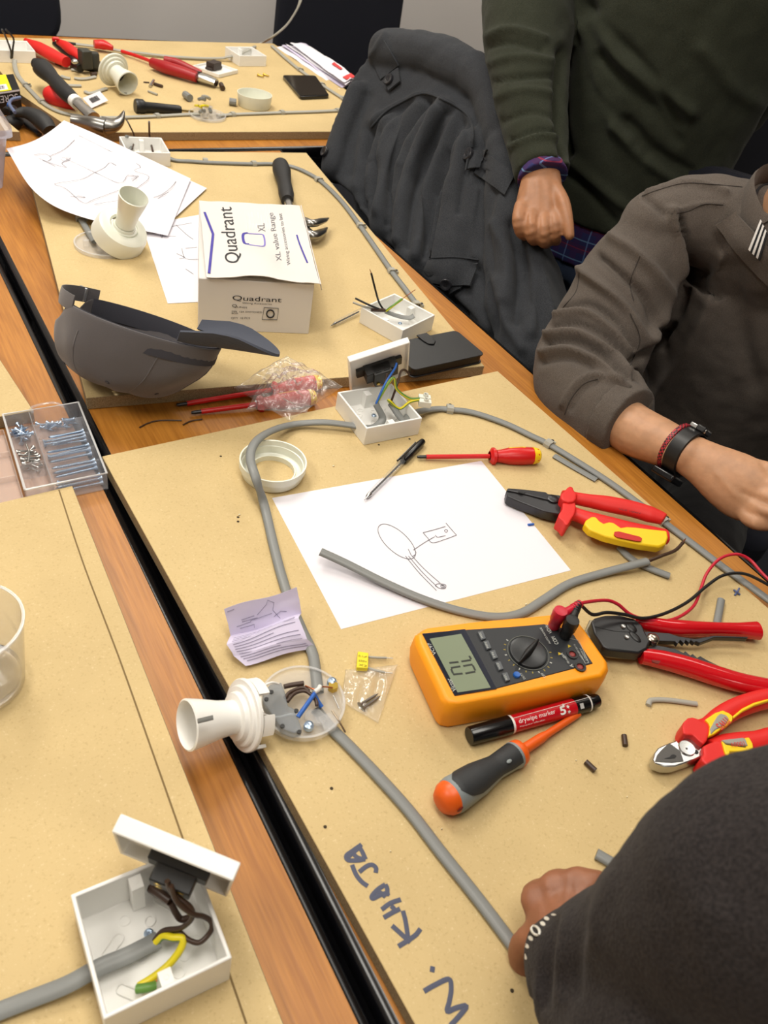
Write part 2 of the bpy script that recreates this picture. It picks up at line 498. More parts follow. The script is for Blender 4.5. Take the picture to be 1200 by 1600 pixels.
# ---------------------------------------------------------------- MDF boards
def board(label, corners, th=0.018, z=0.0, name='mdf_board'):
    c = sum((V(p) for p in corners), V((0, 0, 0))) / 4
    t = thing(name, label, 'board', (c.x, c.y, z - th))
    b = MB(t); b.prism(corners, th - 0.0002)
    o = b.build('panel', [M_MDF, M_MDFE], bevel=0.0006, seg=1, smooth=0)
    for p in o.data.polygons:
        if abs(p.normal.z) < 0.5:
            p.material_index = 1
    return t
A1 = V((0.1885, 0.783, 0)); B1 = V((0.803, 0.8035, 0)); dd = V((0.030, -0.99955, 0))
board1 = board('large sheet of brown MDF in the middle, with felt pen writing near its edge', [A1, B1, B1 + dd * 0.92, A1 + dd * 0.92])
b2n = W(135, 622); b2r = V((0.79, 0.821, 0)); 
board2 = board('brown MDF board under the grey cap and the white carton', [b2n, b2r, V((0.914, 1.703, 0)), V((0.316, 1.75, 0))])
board3 = board('farthest brown MDF board, under two hammers\' worth of tools by the wall', [V((0.445, 1.842, 0)), V((1.12, 1.832, 0)), V((1.262, 2.10, 0)), V((1.235, 2.585, 0)), V((0.36, 2.52, 0)), V((0.385, 2.083, 0))][:6])
board3['label'] = 'farthest brown MDF board, crowded with tools, nearest the back wall'
board4 = board('brown MDF board at lower left with a thin groove along its edge', [V((0.1435, 0.742, 0)), V((0.120, -0.10, 0)), V((-0.5, -0.08, 0)), V((-0.47, 0.715, 0))])
board5 = board('brown MDF board at the left edge of the picture, behind the tray of screws', [W(52, 641), W(0, 560) + V((-0.006, 0.05, 0)), V((-0.45, 1.10, 0)), V((-0.42, 0.875, 0))])
# the pencil-thin saw groove on the lower left board
g = [(92, 765), (130, 880), (185, 1025), (240, 1180), (310, 1380), (385, 1600)]
strokes(board4, [g], 0.0001, 0.0018, mat('groove_brown', (120, 98, 62), 0.9), 'groove', k=4)
board6 = board('small end of an MDF board beside the plastic tub, far left', [W(0, 205, 0.0), W(31, 206, 0.0), W(31, 206, 0) + V((-0.05, 0.28, 0)), W(0, 205, 0) + V((-0.07, 0.28, 0))])

# felt pen name on the main board, letter by letter
K = lambda x, y: (500 + x * 0.25, 1200 + y * 0.25)
pen = [[K(260, 478), K(200, 520), K(165, 548), K(175, 575), K(235, 578), K(275, 570)], [K(170, 560), K(205, 530), K(240, 500)], [K(205, 530), K(235, 560), K(285, 572)], [K(240, 485), K(262, 520), K(285, 570)],
       [K(200, 605), K(225, 665), K(260, 710), K(298, 738)], [K(245, 650), K(290, 615), K(325, 605), K(350, 625), K(348, 655)],
       [K(408, 728), K(360, 760), K(325, 800), K(332, 815), K(385, 790), K(435, 780)], [K(408, 728), K(420, 755), K(418, 800)], [K(360, 768), K(392, 790), K(410, 806)],
       [K(505, 822), K(440, 845), K(385, 885)], [K(500, 880), K(450, 905), K(398, 935)], [K(445, 862), K(462, 880), K(470, 905)],
       [K(518, 892), K(535, 960), K(550, 1060)], [K(450, 985), K(500, 1030), K(565, 1090)], [K(628, 1005), K(590, 1050), K(490, 1115)],
       [K(705, 1240), K(700, 1275)],
       [K(650, 1395), K(720, 1355), K(805, 1320), K(820, 1380), K(808, 1460), K(795, 1520), K(850, 1500), K(915, 1488), K(870, 1550), K(815, 1610)]]
for grp in ((0, 1, 2, 3), (4, 5), (6, 7, 8), (9, 10, 11), (12, 13, 14), (15,), (16,)):
    strokes(board1, [pen[i] for i in grp], 0.0002, 0.0042, M_INKB, 'written_letter', k=5, th=0.0003)['label'] = 'letter in grey felt pen'
# drill holes and dents in the boards
for u, v in ((518, 1232), (508, 1292), (800, 1548), (345, 713), (372, 808), (372, 815), (592, 695), (640, 686)):
    mb = MB(board1); mb.lathe([(0.0, 0.0), (0.0016, 0.0002), (0.0, 0.0003)], 8, W(u, v, 0.0001))
    mb.build('drill_hole', mat('hole_dark', (60, 48, 30), 0.9), smooth=0)

# ---------------------------------------------------------------- builders for the electrical parts
SB = 0.0855
def axes3(X, Yh):
    X = V(X).normalized(); Z = X.cross(V(Yh)).normalized(); Y = Z.cross(X)
    return Matrix((X, Y, Z)).transposed()
def surface_box(label, cx, cy, a, h, z=0.0, group=None, holes=True):
    t = thing('surface_box', label, 'socket box', (cx, cy, z), a, group)
    b = MB(t, False); b.shell(SB, SB, h, 0.0028, 0.0025); b.build('box_body', M_WHITE, bevel=0.0009, seg=2)
    for sx in (-1, 1):
        b = MB(t, False)
        b.box((0, sx * 0.0345, 0.0025 + (h - 0.006) / 2), (0.009, 0.0105, h - 0.006))
        b.lathe([(0.0019, h - 0.0034), (0.0019, h - 0.0032), (0.0, h - 0.0031)], 10, V((0, sx * 0.0345, 0)))
        b.build('screw_post', M_WHITE, bevel=0.0004, seg=1)
    if holes:
        for x, y, w in ((-0.024, 0.012, 0.6), (0.024, -0.012, 0.6), (-0.022, -0.022, -0.8), (0.018, 0.026, 2.2)):
            b = MB(t, False); d = V((math.cos(w), math.sin(w), 0)) * 0.006
            p = V((x, y, 0.0029)); ring = []
            n = V((-d.y, d.x, 0)).normalized() * 0.0034
            for k in range(17):
                an = PI * (k % 9) / 8
                s_ = 1 if k < 9 else -1
                ring.append(p + d * s_ + n * math.cos(an) * s_ * 1.0 + d.normalized() * 0.0034 * math.sin(an) * s_)
            b.tube(ring + [ring[0]], 0.0006, n=6)
            b.build('moulded_slot', M_WHITE)
        for x, y in ((0.004, 0.018), (-0.008, -0.004), (0.012, -0.024), (-0.012, 0.026)):
            b = MB(t, False); b.lathe([(0.0042, 0.0025), (0.0042, 0.0033), (0.0032, 0.0033), (0.0032, 0.0026)], 18, V((x, y, 0)))
            b.build('moulded_ring', M_WHITE)
    b = MB(t, False); b.lathe([(0.0036, 0.0026), (0.0034, 0.0036), (0.002, 0.0046), (0.0006, 0.0042), (0, 0.0040)], 14, V((0.001, 0.010, 0)))
    b.box((0.001, 0.010, 0.00465), (0.0035, 0.0006, 0.0003)); b.box((0.001, 0.010, 0.00465), (0.0006, 0.0035, 0.0003))
    b.build('fixing_screw', M_ZINC)
    return t
def box_edge(label, A, B, h, z=0.0, away=1, **k):
    """from the two ends of one rim edge; away = +1 when the box lies beyond that edge"""
    a, c = W(*A, z + h), W(*B, z + h)
    ang = math.atan2(c.y - a.y, c.x - a.x)
    m = (a + c) / 2 + V((-math.sin(ang), math.cos(ang), 0)) * (SB / 2 * away)
    return surface_box(label, m.x, m.y, ang, h, z, **k)
def switch_plate(label, TL, TR, BR, BL, toward, th=0.0095, terminals=True, name='switch_plate'):
    """square plate seen from its hollow back: four back corners, 'toward' points from the back to the front face"""
    c = (TL + TR + BR + BL) / 4
    X = (TR - TL).normalized(); Y = (TL - BL); Y = (Y - X * Y.dot(X)).normalized(); Z = X.cross(Y)
    if Z.dot(toward) > 0:                  # local +Z is the hollow side
        X = -X; Z = -Z
    R = Matrix((X, Y, Z)).transposed()
    t = thing(name, label, 'light switch', c, rot=R)
    b = MB(t, False); b.shell(0.086, 0.086, th, 0.0022, 0.003, V((0, 0, -th))); b.build('plate', M_WHITE, bevel=0.0012, seg=2)
    if terminals:
        b = MB(t, False)
        b.box((0, 0.0, 0.002), (0.046, 0.024, 0.016)); b.box((0.0, -0.003, 0.006), (0.026, 0.030, 0.017)); b.box((0, 0, -0.004), (0.066, 0.018, 0.005))
        for k in range(4):
            b.box((-0.018 + 0.012 * k, 0.010, 0.0105), (0.008, 0.006, 0.002))
        b.build('terminal_block', M_BLK, bevel=0.0006, seg=1, label='black terminal block')
        for x in (-0.008, 0.006):
            b = MB(t, False); b.lathe([(0.0, 0.0162), (0.0026, 0.0160), (0.0026, 0.0125)], 12, V((x, -0.011, 0))); b.build('terminal_screw', M_BRASS, label='brass terminal screw')
    return t
def cable(label, pts, w=0.0112, h=0.0064, z=0.0, m=None, k=7, cat='cable', group=None, name='grey_cable', parent=None):
    P = []
    for p in pts:
        if isinstance(p, Vector):
            P.append(p)
        else:
            zz = z + h / 2 + (p[2] if len(p) > 2 else 0)
            P.append(W(p[0], p[1], zz))
    c = P[len(P) // 2]
    t = thing(name, label, cat, (c.x, c.y, z), 0, group)
    b = MB(t); b.tube(P, (w / 2, h / 2), n=12, k=k); b.build('sheath', m or M_GREYC, smooth=50)
    return t
def core(parent, pts, m, r=0.0016, name='core_wire', label=None, k=6, stripes=None):
    b = MB(parent); b.tube(pts, r, n=8, k=k, stripes=stripes)
    return b.build(name, m, smooth=50, label=label)
def clip(label, u, v, u2, v2, z=0.0, m=None, group='cable clips'):
    """round-backed cable clip straddling a cable that runs towards (u2, v2)"""
    p, q = W(u, v, z + .003), W(u2, v2, z + .003)
    a = math.atan2(q.y - p.y, q.x - p.x)
    t = thing('cable_clip', label, 'cable clip', (p.x, p.y, z), a, group)
    b = MB(t, False)
    prof = [(-0.0070, 0), (-0.0070, 0.0050), (-0.0046, 0.0086), (0.0046, 0.0086), (0.0074, 0.0050), (0.0066, 0.0045), (0.0118, 0.0045), (0.0118, 0)]
    inn = [(0.0055, 0), (0.0055, 0.0045), (0.0036, 0.0066), (-0.0036, 0.0066), (-0.0054, 0.0045), (-0.0054, 0)]
    lp = prof + inn
    vs = [(x, y, zz) for x in (-0.0048, 0.0048) for y, zz in lp]; n = len(lp)
    quads = [(0, 1, 12, 13), (1, 2, 11, 12), (2, 3, 10, 11), (3, 4, 9, 10), (4, 5, 8, 9)]
    fs = [tuple(q) for q in quads] + [tuple(n + i for i in reversed(q)) for q in quads]
    fs += [(5, 6, 7, 8)] + [tuple(n + i for i in (8, 7, 6, 5))]
    fs += [(i, (i + 1) % n, n + (i + 1) % n, n + i) for i in range(n)]
    b.add(vs, fs); b.build('clip_body', m or M_GREYC2, smooth=0)
    b = MB(t, False); b.lathe([(0.0, 0.0092), (0.0022, 0.0088), (0.0022, 0.0078), (0.0009, 0.0078), (0.0009, 0.0045)], 10, V((0, 0.0092, 0)) + V((0, 0, -0.0028))); b.build('nail', M_STEELD)
    return t
def driver(label, A, B, parts, cat='screwdriver', name='screwdriver', group=None):
    """parts: (name, material, [(metres from the handle end, radius), ...], sides)"""
    L = (B - A).length; ax = (B - A).normalized()
    t = thing(name, label, cat, ((A.x + B.x) / 2, (A.y + B.y) / 2, min(A.z, B.z) - 0.003), 0, group)
    for nm, m, prof, n, lb in parts:
        b = MB(t); b.lathe([(r, h) for h, r in prof], n, A, ax); b.build(nm, m, smooth=45, label=lb)
    return t

# ---------------------------------------------------------------- on the middle board
GW = [(7, 7), (6, 6)]
box1 = surface_box('white square wiring box between the sheet of paper and the black phone wallet', 0.548, 0.7441, -0.0286, 0.0275)
p1 = [V((.5137, .7818, .0771)), V((.5938, .766, .1042)), V((.6248, .795, .0294)), V((.5447, .8108, .0023))]
plate1 = switch_plate('white switch plate propped upright behind the wiring box beside the phone wallet', p1[0], p1[1], p1[2], p1[3], V((0.05, 0.92, 0.38)))
# cable into the left side of the box, and on over the board to the clear rose plate
c1 = cable('grey cable looping from wiring box over the white ring to the clear base plate',
           [V((0.540, 0.742, 0.032)), V((0.545, 0.728, 0.016)), V((0.525, 0.722, 0.010)), W(545, 664, 0.010), W(505, 660, 0.010), (460, 663, .004), (425, 673, .016), (400, 690, .031), (391, 715, .032), (400, 748, .030), (413, 790, .003),
            (427, 850), (440, 900), (455, 945), (472, 985), (488, 1020, 0.001), (493, 1050, 0.004), (497, 1082, 0.006)], k=7)
c1b = cable('grey cable from the clear base plate down past the felt pen writing to the hand',
            [(493, 1108, .004), (515, 1135, .001), (545, 1165), (590, 1212), (640, 1268), (690, 1333), (745, 1402), (800, 1475), (838, 1530), (870, 1590)])
c2 = cable('grey cable clipped along the right edge of the middle board',
           [V((0.566, 0.745, 0.026)), V((0.575, 0.722, 0.012)), V((0.590, 0.730, 0.010)), V((0.610, 0.736, 0.009)), (682, 639), (703, 640), (740, 645), (790, 662), (830, 681), (857, 694), (900, 720), (950, 752), (1000, 788), (1040, 818), (1080, 848), (1130, 886), (1180, 922), (1215, 948)])
for u, v, u2, v2, lb in ((703, 640, 740, 646, 'grey cable clip nearest the wiring box on the middle board'), (857, 694, 900, 721, 'grey cable clip near the end of the short red screwdriver handle'),
                         (1035, 814, 1080, 848, 'grey cable clip just behind the ends of the pliers handles')):
    clip(lb, u, v, u2, v2)
EY = [0, 0, 1, 1, 1, 0, 0, 1]
tb = V((0.628, 0.735, 0.030))
core(c1, [V((0.540, 0.742, 0.032)), V((0.556, 0.752, 0.055)), V((0.577, 0.766, 0.066)), V((0.583, 0.772, 0.070))], M_BLUEW, name='core_wire', label='blue inner wire')
core(c1, [V((0.541, 0.742, 0.030)), V((0.552, 0.750, 0.045)), V((0.568, 0.768, 0.058))], M_BROWN, label='brown inner wire')
core(c1, [V((0.541, 0.743, 0.032)), V((0.566, 0.752, 0.062)), V((0.574, 0.748, 0.045)), V((0.590, 0.738, 0.034)), V((0.604, 0.733, 0.034))], [M_GRN, M_YEL], stripes=EY, r=0.002, label='green and yellow earth wire')
core(c2, [V((0.566, 0.745, 0.026)), V((0.576, 0.752, 0.050)), V((0.590, 0.768, 0.058)), V((0.600, 0.772, 0.056)), V((0.606, 0.768, 0.050))], M_BROWN, label='brown inner wire')
core(c2, [V((0.566, 0.745, 0.026)), V((0.560, 0.742, 0.034)), V((0.575, 0.735, 0.022)), V((0.590, 0.735, 0.030)), V((0.604, 0.732, 0.033))], [M_YEL, M_GRN], stripes=EY, r=0.002, label='green and yellow earth wire')
t = thing('connector_strip', 'small translucent screw connector clamped on earth wires at right corner of box', 'connector', (0.612, 0.731, 0.026), -0.5)
b = MB(t, False)
for k in (-1, 1):
    b.box((0, k * 0.0055, 0.004), (0.017, 0.009, 0.009)); b.lathe([(0.0036, 0.008), (0.0036, 0.0125), (0.0024, 0.0125), (0.0024, 0.009)], 12, V((0.001, k * 0.0055, 0)))
b.box((0, 0, 0.003), (0.008, 0.006, 0.004))
b.build('connector_body', mat('milky_plastic', (226, 226, 214), 0.25), bevel=0.0008)
for k in (-1, 1):
    b = MB(t, False); b.lathe([(0, 0.0105), (0.0022, 0.0103), (0.0022, 0.008)], 10, V((0.001, k * 0.0055, 0))); b.build('connector_screw', M_STEEL)

# white cover ring
def cover_ring(label, u, v, R=0.0405, h=0.022, z=0.0, group=None, closed=False, r0=None, up=False):
    p = W(u, v, z)
    t = thing('cover_ring', label, 'cover ring', (p.x, p.y, z), 0, group)
    b = MB(t, False)
    if closed:
        b.lathe([(0, 0), (R * .88, 0), (R * .93, .003), (R, h), (R * .965, h), (R * .90, .004), (0, .003)], 48)
    else:
        b.lathe([(R * .66, 0), (R * .86, 0), (R * .92, .003), (R * .95, h * .55), (R * 1.0, h * .6), (R, h), (R * .955, h), (R * .93, h * .7), (R * .90, h * .68), (R * .86, .006), (R * .80, .0045), (R * .70, .0045), (R * .69, .007), (R * .66, .007), (R * .66, 0)], 56)
    b.build('ring_body', M_CREAM, smooth=40)
    return t
cover_ring('white hollow cover ring under the loop of cable beside the sheet of paper', 425, 741)

# sheet of A4 with a pencil drawing
def paper(label, C, fn=None, z=0.0004, m=None, nu=14, nv=14, name='sheet_of_paper', cat='paper', bulge=0.0, group=None, lift=None):
    P = [W(*c[:2], z + (c[2] if len(c) > 2 else 0)) for c in C]
    c = sum(P, V((0, 0, 0))) / 4
    t = thing(name, label, cat, (c.x, c.y, z), 0, group)
    def f(a, b_):
        p = P[0].lerp(P[1], a).lerp(P[3].lerp(P[2], a), b_)
        return p + V((0, 0, bulge * math.sin(PI * a) * math.sin(PI * b_) + (lift(a, b_) if lift else 0)))
    b = MB(t); b.sheet(f, nu, nv, 0.0003); b.build('sheet', m or M_PAPER, smooth=60)
    return t, f
sh, shf = paper('large white sheet with a small pencil drawing, under the loose cable', [(425, 778), (752, 720), (892, 891), (533, 983)], z=0.0003)
Q = lambda x, y: (420 + x * 0.4, 720 + y * 0.4)
EL = [(497 + 0, 0)]
ell = []
for k in range(25):
    a = 2 * PI * k / 24
    x = 500 + 92 * math.cos(a) * math.cos(0.73) - 40 * math.sin(a) * math.sin(0.73)
    y = 315 + 92 * math.cos(a) * math.sin(0.73) + 40 * math.sin(a) * math.cos(0.73)
    ell.append(Q(x, y))
dr = [ell, [Q(545, 345), Q(560, 372), Q(575, 360), Q(568, 345)], [Q(565, 348), Q(610, 318), Q(648, 296)],
      [Q(602, 280), Q(620, 300), Q(640, 320), Q(690, 306), Q(733, 290)], [Q(733, 290), Q(692, 243)], [Q(604, 280), Q(650, 268), Q(690, 256)],
      [Q(650, 290), Q(660, 298), Q(690, 292)], [Q(686, 272), Q(692, 268), Q(699, 273), Q(692, 279), Q(686, 273)],
      [Q(534, 372), Q(590, 440), Q(655, 506)], [Q(546, 372), Q(600, 435), Q(662, 496)], [Q(560, 372), Q(610, 425), Q(670, 478)],
      [Q(650, 486), Q(662, 480), Q(690, 484), Q(688, 498), Q(668, 498), Q(650, 488)], [Q(672, 484), Q(684, 486), Q(686, 494), Q(674, 495), Q(672, 485)], [Q(675, 487), Q(682, 489), Q(680, 493)]]
strokes(sh, dr, 0.0008, 0.0007, M_INK, 'pencil_drawing')

# ballpoint with clear barrel and black cap on its tail
A = W(571, 779, 0.004); Bp = W(662, 688, 0.006)
A = W(569, 781, 0.0035); ax = (Bp - A).normalized(); L = (Bp - A).length
t = driver('clear ballpoint pen with black cap end lying across the top edge of the white sheet', A, Bp, [
    ('barrel', M_GLASSY, [(0.014, 0.0032), (0.020, 0.0041), (L - 0.052, 0.0041)], 6, 'clear barrel'),
    ('nib', M_STEEL, [(0, 0.0), (0.001, 0.0006), (0.006, 0.0011), (0.007, 0.0022), (0.014, 0.0032)], 12, 'metal nib'),
    ('ink_tube', M_BLK, [(0.008, 0), (0.009, 0.0012), (L - 0.052, 0.0012)], 8, 'dark ink tube'),
    ('cap', M_BLKG, [(L - 0.058, 0.0044), (L - 0.056, 0.005), (L - 0.012, 0.005), (L - 0.003, 0.0042), (L, 0.0)], 20, 'black cap')], cat='pen', name='ballpoint_pen')
b = MB(t); sd = ax.cross(V((0, 0, 1))); pp = A + ax * (L - 0.012) - sd * 0.006; b.tube([pp, pp - ax * 0.05], (0.0012, 0.0016), n=8); b.build('pocket_clip', M_BLKG)

# short red screwdriver (flat tip at the left)
def red_driver(label, hE, tip, hl, rr=0.0125, z=0.0, shaft=M_RED, yellow=True, tipl=0.012, group=None, rs=0.0032):
    A = W(*hE, z + rr * 0.95); B = W(*tip, z + 0.0045); L = (B - A).length
    f = hl
    t = driver(label, A, B, [
        ('handle', M_RED, [(0, 0.0), (0.0, rr * .72), (0.003, rr * .86), (0.010, rr * .93), (f * .35, rr), (f * .6, rr * .92), (f * .78, rr * .70), (f * .86, rr * .66), (f * .9, rr * .95), (f * .955, rr * .92), (f, rr * .55)], 8, None),
        ('shaft', shaft, [(f, rs), (L - tipl, rs * .97), (L - tipl, rs * .6)], 14, None),
        ('tip', M_STEELD, [(L - tipl, rs * .72), (L - .004, rs * .72), (L, rs * .5), (L, 0)], 12, 'dark steel tip')], group=group)
    ax = (B - A).normalized(); sd = V((ax.y, -ax.x, 0))
    if yellow:
        b = MB(t); b.lathe([(0, -0.0012), (rr * .6, -0.001), (rr * .80, 0.001), (rr * .945, 0.0085), (rr * .95, 0.0095), (rr * .8, 0.0095)], 16, A, ax); b.build('end_cap', M_YELP, label='yellow end cap')
        b = MB(t); b.lathe([(rr * .4, .004), (rr * .78, .012), (rr * .98, f * .3), (rr * .90, f * .6), (rr * .45, f * .74)], 16, A + V((0, 0, -rr * .10)) + sd * rr * .16 , ax); b.build('grip_strip', M_YELP, label='yellow grip strip')
    return t
red_driver('small red and yellow screwdriver lying right of the ballpoint pen, tip towards it', (842, 712), (652, 714), 0.070)

# combination pliers
def pliers():
    t = thing('combination_pliers', 'red and yellow combination pliers with dark jaws resting over the sheet corner', 'pliers', W(910, 805))
    zt = 0.022
    c = lambda x, y, z=zt: W(760 + x * 0.3, 680 + y * 0.3, z)
    b = MB(t)                              # lower jaw and upper jaw meet along the middle
    b.prism([c(105, 285, .020), c(112, 275, .020), c(200, 281, .020), c(310, 295, .021), c(322, 305, .021), c(385, 312, .021), c(392, 350, .021), c(300, 330, .021), c(200, 305, .020)], 0.012)
    b.build('jaw', M_STEELD, bevel=0.0012, label='upper dark steel jaw')
    b = MB(t)
    b.prism([c(105, 290, .018), c(200, 308, .018), c(300, 333, .019), c(390, 352, .019), c(385, 405, .019), c(370, 412, .017), c(300, 395, .017), (c(240, 372, .016)), c(170, 345, .016), c(108, 318, .016)], 0.013)
    b.build('jaw', M_STEELD, bevel=0.0012, label='lower dark steel jaw')
    b = MB(t); p = c(345, 335, .019); b.lathe([(0, .0035), (0.006, .003), (0.0075, .002), (0.0075, -.014)], 20, p); b.build('pivot', M_STEELD)
    b = MB(t); b.prism([c(165, 291, .0205), c(190, 293, .0205), c(206, 299, .0205), c(190, 304, .0205), c(170, 298, .0205)], 0.0006); b.build('grip_hole', M_BLK, smooth=0)
    # handles: swept tubes with the flared guards
    up = [c(395, 320), c(440, 325), c(520, 340), c(640, 360), (c(760, 385)), c(850, 412), c(905, 430), c(925, 440)]
    b = MB(t); b.tube(up, [(0.009, .008), (.0085, .008), (.0095, .0085), (.0125, .009), (.0125, .0095), (.0125, .0095), (.0125, .0095), (.009, .0075)], n=16, k=4)
    b.prism([c(x, y, .031) for x, y in ((388, 308), (395, 298), (412, 292), (422, 270), (437, 263), (452, 270), (458, 292), (470, 305), (470, 330), (455, 345), (430, 348), (400, 338), (388, 325))], .024)
    b.build('handle', M_REDR, remesh=0.0012, smooth_it=5)
    lo = [c(385, 395, .016), c(450, 408, .016), c(540, 440, .016), c(660, 475, .016), c(780, 505, .016), c(880, 522, .016), c(940, 530, .016)]
    b = MB(t); b.tube(lo, [(0.010, .009), (.0095, .008), (.0125, .009), (.0135, .0095), (.0135, .0095), (.0135, .0095), (.011, .0085)], n=16, k=4)
    b.prism([c(x, y, .028) for x, y in ((398, 352), (430, 345), (462, 348), (468, 372), (460, 410), (440, 440), (432, 455), (426, 466), (412, 466), (402, 448), (374, 425), (380, 405), (396, 385))], .020)
    b.build('handle', M_REDR, remesh=0.0012, smooth_it=5)
    yl = [(510, 460), (520, 440), (548, 422), (572, 424), (590, 445), (610, 458), (640, 450), (665, 455), (700, 480), (730, 475), (780, 478), (860, 488), (940, 496), (948, 530), (935, 565), (900, 580), (800, 566), (700, 545), (620, 524), (540, 492)]
    b = MB(t); b.prism([c(x, y, .0262 - 0.002 * (y > 530)) for x, y in yl], 0.011); b.build('grip_inlay', M_YELP, bevel=0.002, label='yellow grip inlay')
    b = MB(t); b.prism([c(x, y, .0268) for x, y in ((668, 502), (690, 500), (800, 528), (812, 538), (805, 552), (780, 550), (680, 530), (664, 518))], 0.001); b.build('badge', mat('badge_red', (190, 40, 30), .5), bevel=0.0003, label='dull red badge')
    text(t, 'VDE 1000V', c(690, 388, .0325), c(805, 412, .0325), c(700, 300, .0325) - c(700, 380, .0325), M_INKD, h=0.003, th=0.0)
    return t
pliers()

def offcut(label, pts, z=0.0, w=0.0105, h=0.006, m=None, group=None, name='cable_offcut', solid=False):
    return cable(label, pts, w, h, z, m, k=4, cat='cable offcut', name=name, group=group)
offcut('flat grey cable offcut lying against the clipped cable above the pliers', [(866, 712), (895, 729), (932, 750)], h=0.004)
offcut('short grey cable offcut crossed over by the loose cable with a bare brown wire', [(968, 855, 0), (985, 872), (1010, 886), (1046, 900)])
offcut('short straight grey cable offcut behind the red stripper handle', [(1127, 937), (1120, 975)], w=.009)
offcut('thin pale grey offcut with a bent end, between the stripper and the cutters', [(1013, 1102), (1018, 1094), (1045, 1094), (1089, 1100)], w=.006, h=.004, m=M_GREYC2)
offcut('grey cable offcut poking out from under the dark sleeve at lower right', [(932, 1334), (960, 1350), (1000, 1370)])
lc = cable('loose grey cable lying in an S over the white sheet, brown wire at one end',
           [(501, 862, .012), (540, 880, .008), (600, 910, .003), (660, 936, .001), (720, 955), (775, 964), (815, 958), (850, 937), (890, 912), (940, 896, .001), (985, 884, .006), (1012, 877, .008)])
pe = W(1012, 877, .012)
core(lc, [pe, W(1035, 868, .014), W(1055, 860, .012), W(1067, 848, .012)], M_BROWN, r=0.0022, label='brown inner wire')
core(lc, [W(1066, 849, .012), W(1071, 842, .012)], M_COPPER, r=0.0008, name='copper_end', k=0)
for lb, pts, m, w in (('small brown bit of wire insulation, nearer the cutters', [(975, 1149), (977, 1165)], M_BROWN, .0055), ('small brown bit of wire insulation, nearer the dark sleeve', [(915, 1190), (930, 1204)], M_BROWN, .0055),
                      ('tiny blue bit of wire insulation at the sheet edge below the pliers', [(825, 820), (834, 819)], M_BLUEW, .003), ('tiny grey crumb of cable sheath right of the orange screwdriver tip', [(1011, 1096), (1015, 1102)], M_GREYC2, .003)):
    b = MB(); b.tube([W(*pts[0], w / 2), W(*pts[1], w / 2)], w / 2, n=12)
    tag(b.build('insulation_bit', m), lb, 'wire scrap')
t = thing('twist_of_wire', 'tiny blue-grey twist of wire by the clipped cable at the right', 'wire scrap', W(1152, 925))
b = MB(t); b.tube([W(1147, 922, .001), W(1151, 925, .003), W(1156, 929, .001)], .0012, n=6); b.tube([W(1155, 919, .003), W(1152, 925, .002), W(1148, 930, .001)], .0012, n=6)
b.build('wire_ends', mat('slate_blue', (84, 98, 140), .4))

# ---------------------------------------------------------------- multimeter
mt = thing('multimeter', 'orange and black digital multimeter with OL on its display', 'multimeter', W(790, 1040), math.radians(-12))
m_ = lambda x, y, z=.036: W(620 + x / 3.4286, 960 + y / 3.4286, z)
outer = [(92, 118), (145, 82), (400, 48), (700, 22), (860, 5), (960, 30), (1005, 85), (1128, 262), (1134, 300), (1105, 345), (700, 432), (310, 500), (262, 490), (238, 462), (100, 165)]
top = [m_(x, y, .034) for x, y in outer]
cc = sum(top, V((0, 0, 0))) / len(top)
bot = [cc + (p - cc) * 0.985 for p in top]; bot = [V((p.x, p.y, 0.0005)) for p in bot]
mid = [cc + (p - cc) * 1.012 for p in top]; mid = [V((p.x, p.y, 0.018)) for p in mid]
inner = [cc + (p - cc) * 0.955 for p in top]; inner = [V((p.x, p.y, 0.0385)) for p in inner]
b = MB(mt); n = len(top)
vs = bot + mid + top + inner
fs = [tuple(range(n)), tuple(range(3 * n, 4 * n))] + [(k * n + i, k * n + (i + 1) % n, (k + 1) * n + (i + 1) % n, (k + 1) * n + i) for k in range(3) for i in range(n)]
b.add(vs, fs); b.build('holster', mat('orange_rubber', (248, 156, 12), 0.45, bump=(500, 0.15)), bevel=0.002, seg=3, smooth=50, label='orange rubber holster')
FZm = .0392
F = lambda x, y, dz=0: m_(x, y, FZm + dz)
fl = [(135, 100), (300, 85), (600, 66), (790, 50), (930, 80), (1052, 262), (870, 310), (500, 405), (310, 436)]
b = MB(mt); b.prism([F(x, y) for x, y in fl], 0.004); b.build('face_panel', mat('face_black', (34, 37, 41), .45, bump=(800, .1)), bevel=0.0006, seg=1, label='black face')
b = MB(mt); b.prism([F(x, y, .0004) for x, y in ((139, 106), (365, 78), (535, 398), (313, 432))], .0008); b.build('display_surround', mat('navy_gloss', (22, 28, 44), .15), smooth=0, label='glossy dark display surround')
b = MB(mt); b.prism([F(x, y, .0009) for x, y in ((176, 130), (345, 104), (503, 392), (326, 418))], .0006); b.build('display_screen', mat('lcd_green', (128, 138, 116), .12), smooth=0, label='grey-green liquid crystal screen')
# O and L of the display as segments
b = MB(mt)
seg = [((300, 320), (355, 312)), ((375, 310), (424, 300)), ((290, 268), (340, 262)), ((358, 260), (405, 252)), ((292, 276), (306, 310)), ((410, 258), (424, 296)),
       ((332, 246), (372, 236)), ((384, 228), (398, 250))]
for p, q in (((302, 322), (352, 316)), ((368, 316), (420, 306)), ((290, 286), (340, 278)), ((356, 276), (406, 268)), ((291, 292), (301, 316)), ((408, 274), (420, 300)), ((282, 260), (330, 254)), ((346, 252), (396, 244)), ((388, 222), (398, 240))):
    P, Qq = F(*p, .0011), F(*q, .0011); b.tube([P, Qq], (0.0011, 0.0002), n=6)
b.build('display_digits', mat('lcd_dark', (34, 38, 32), .5), smooth=0)
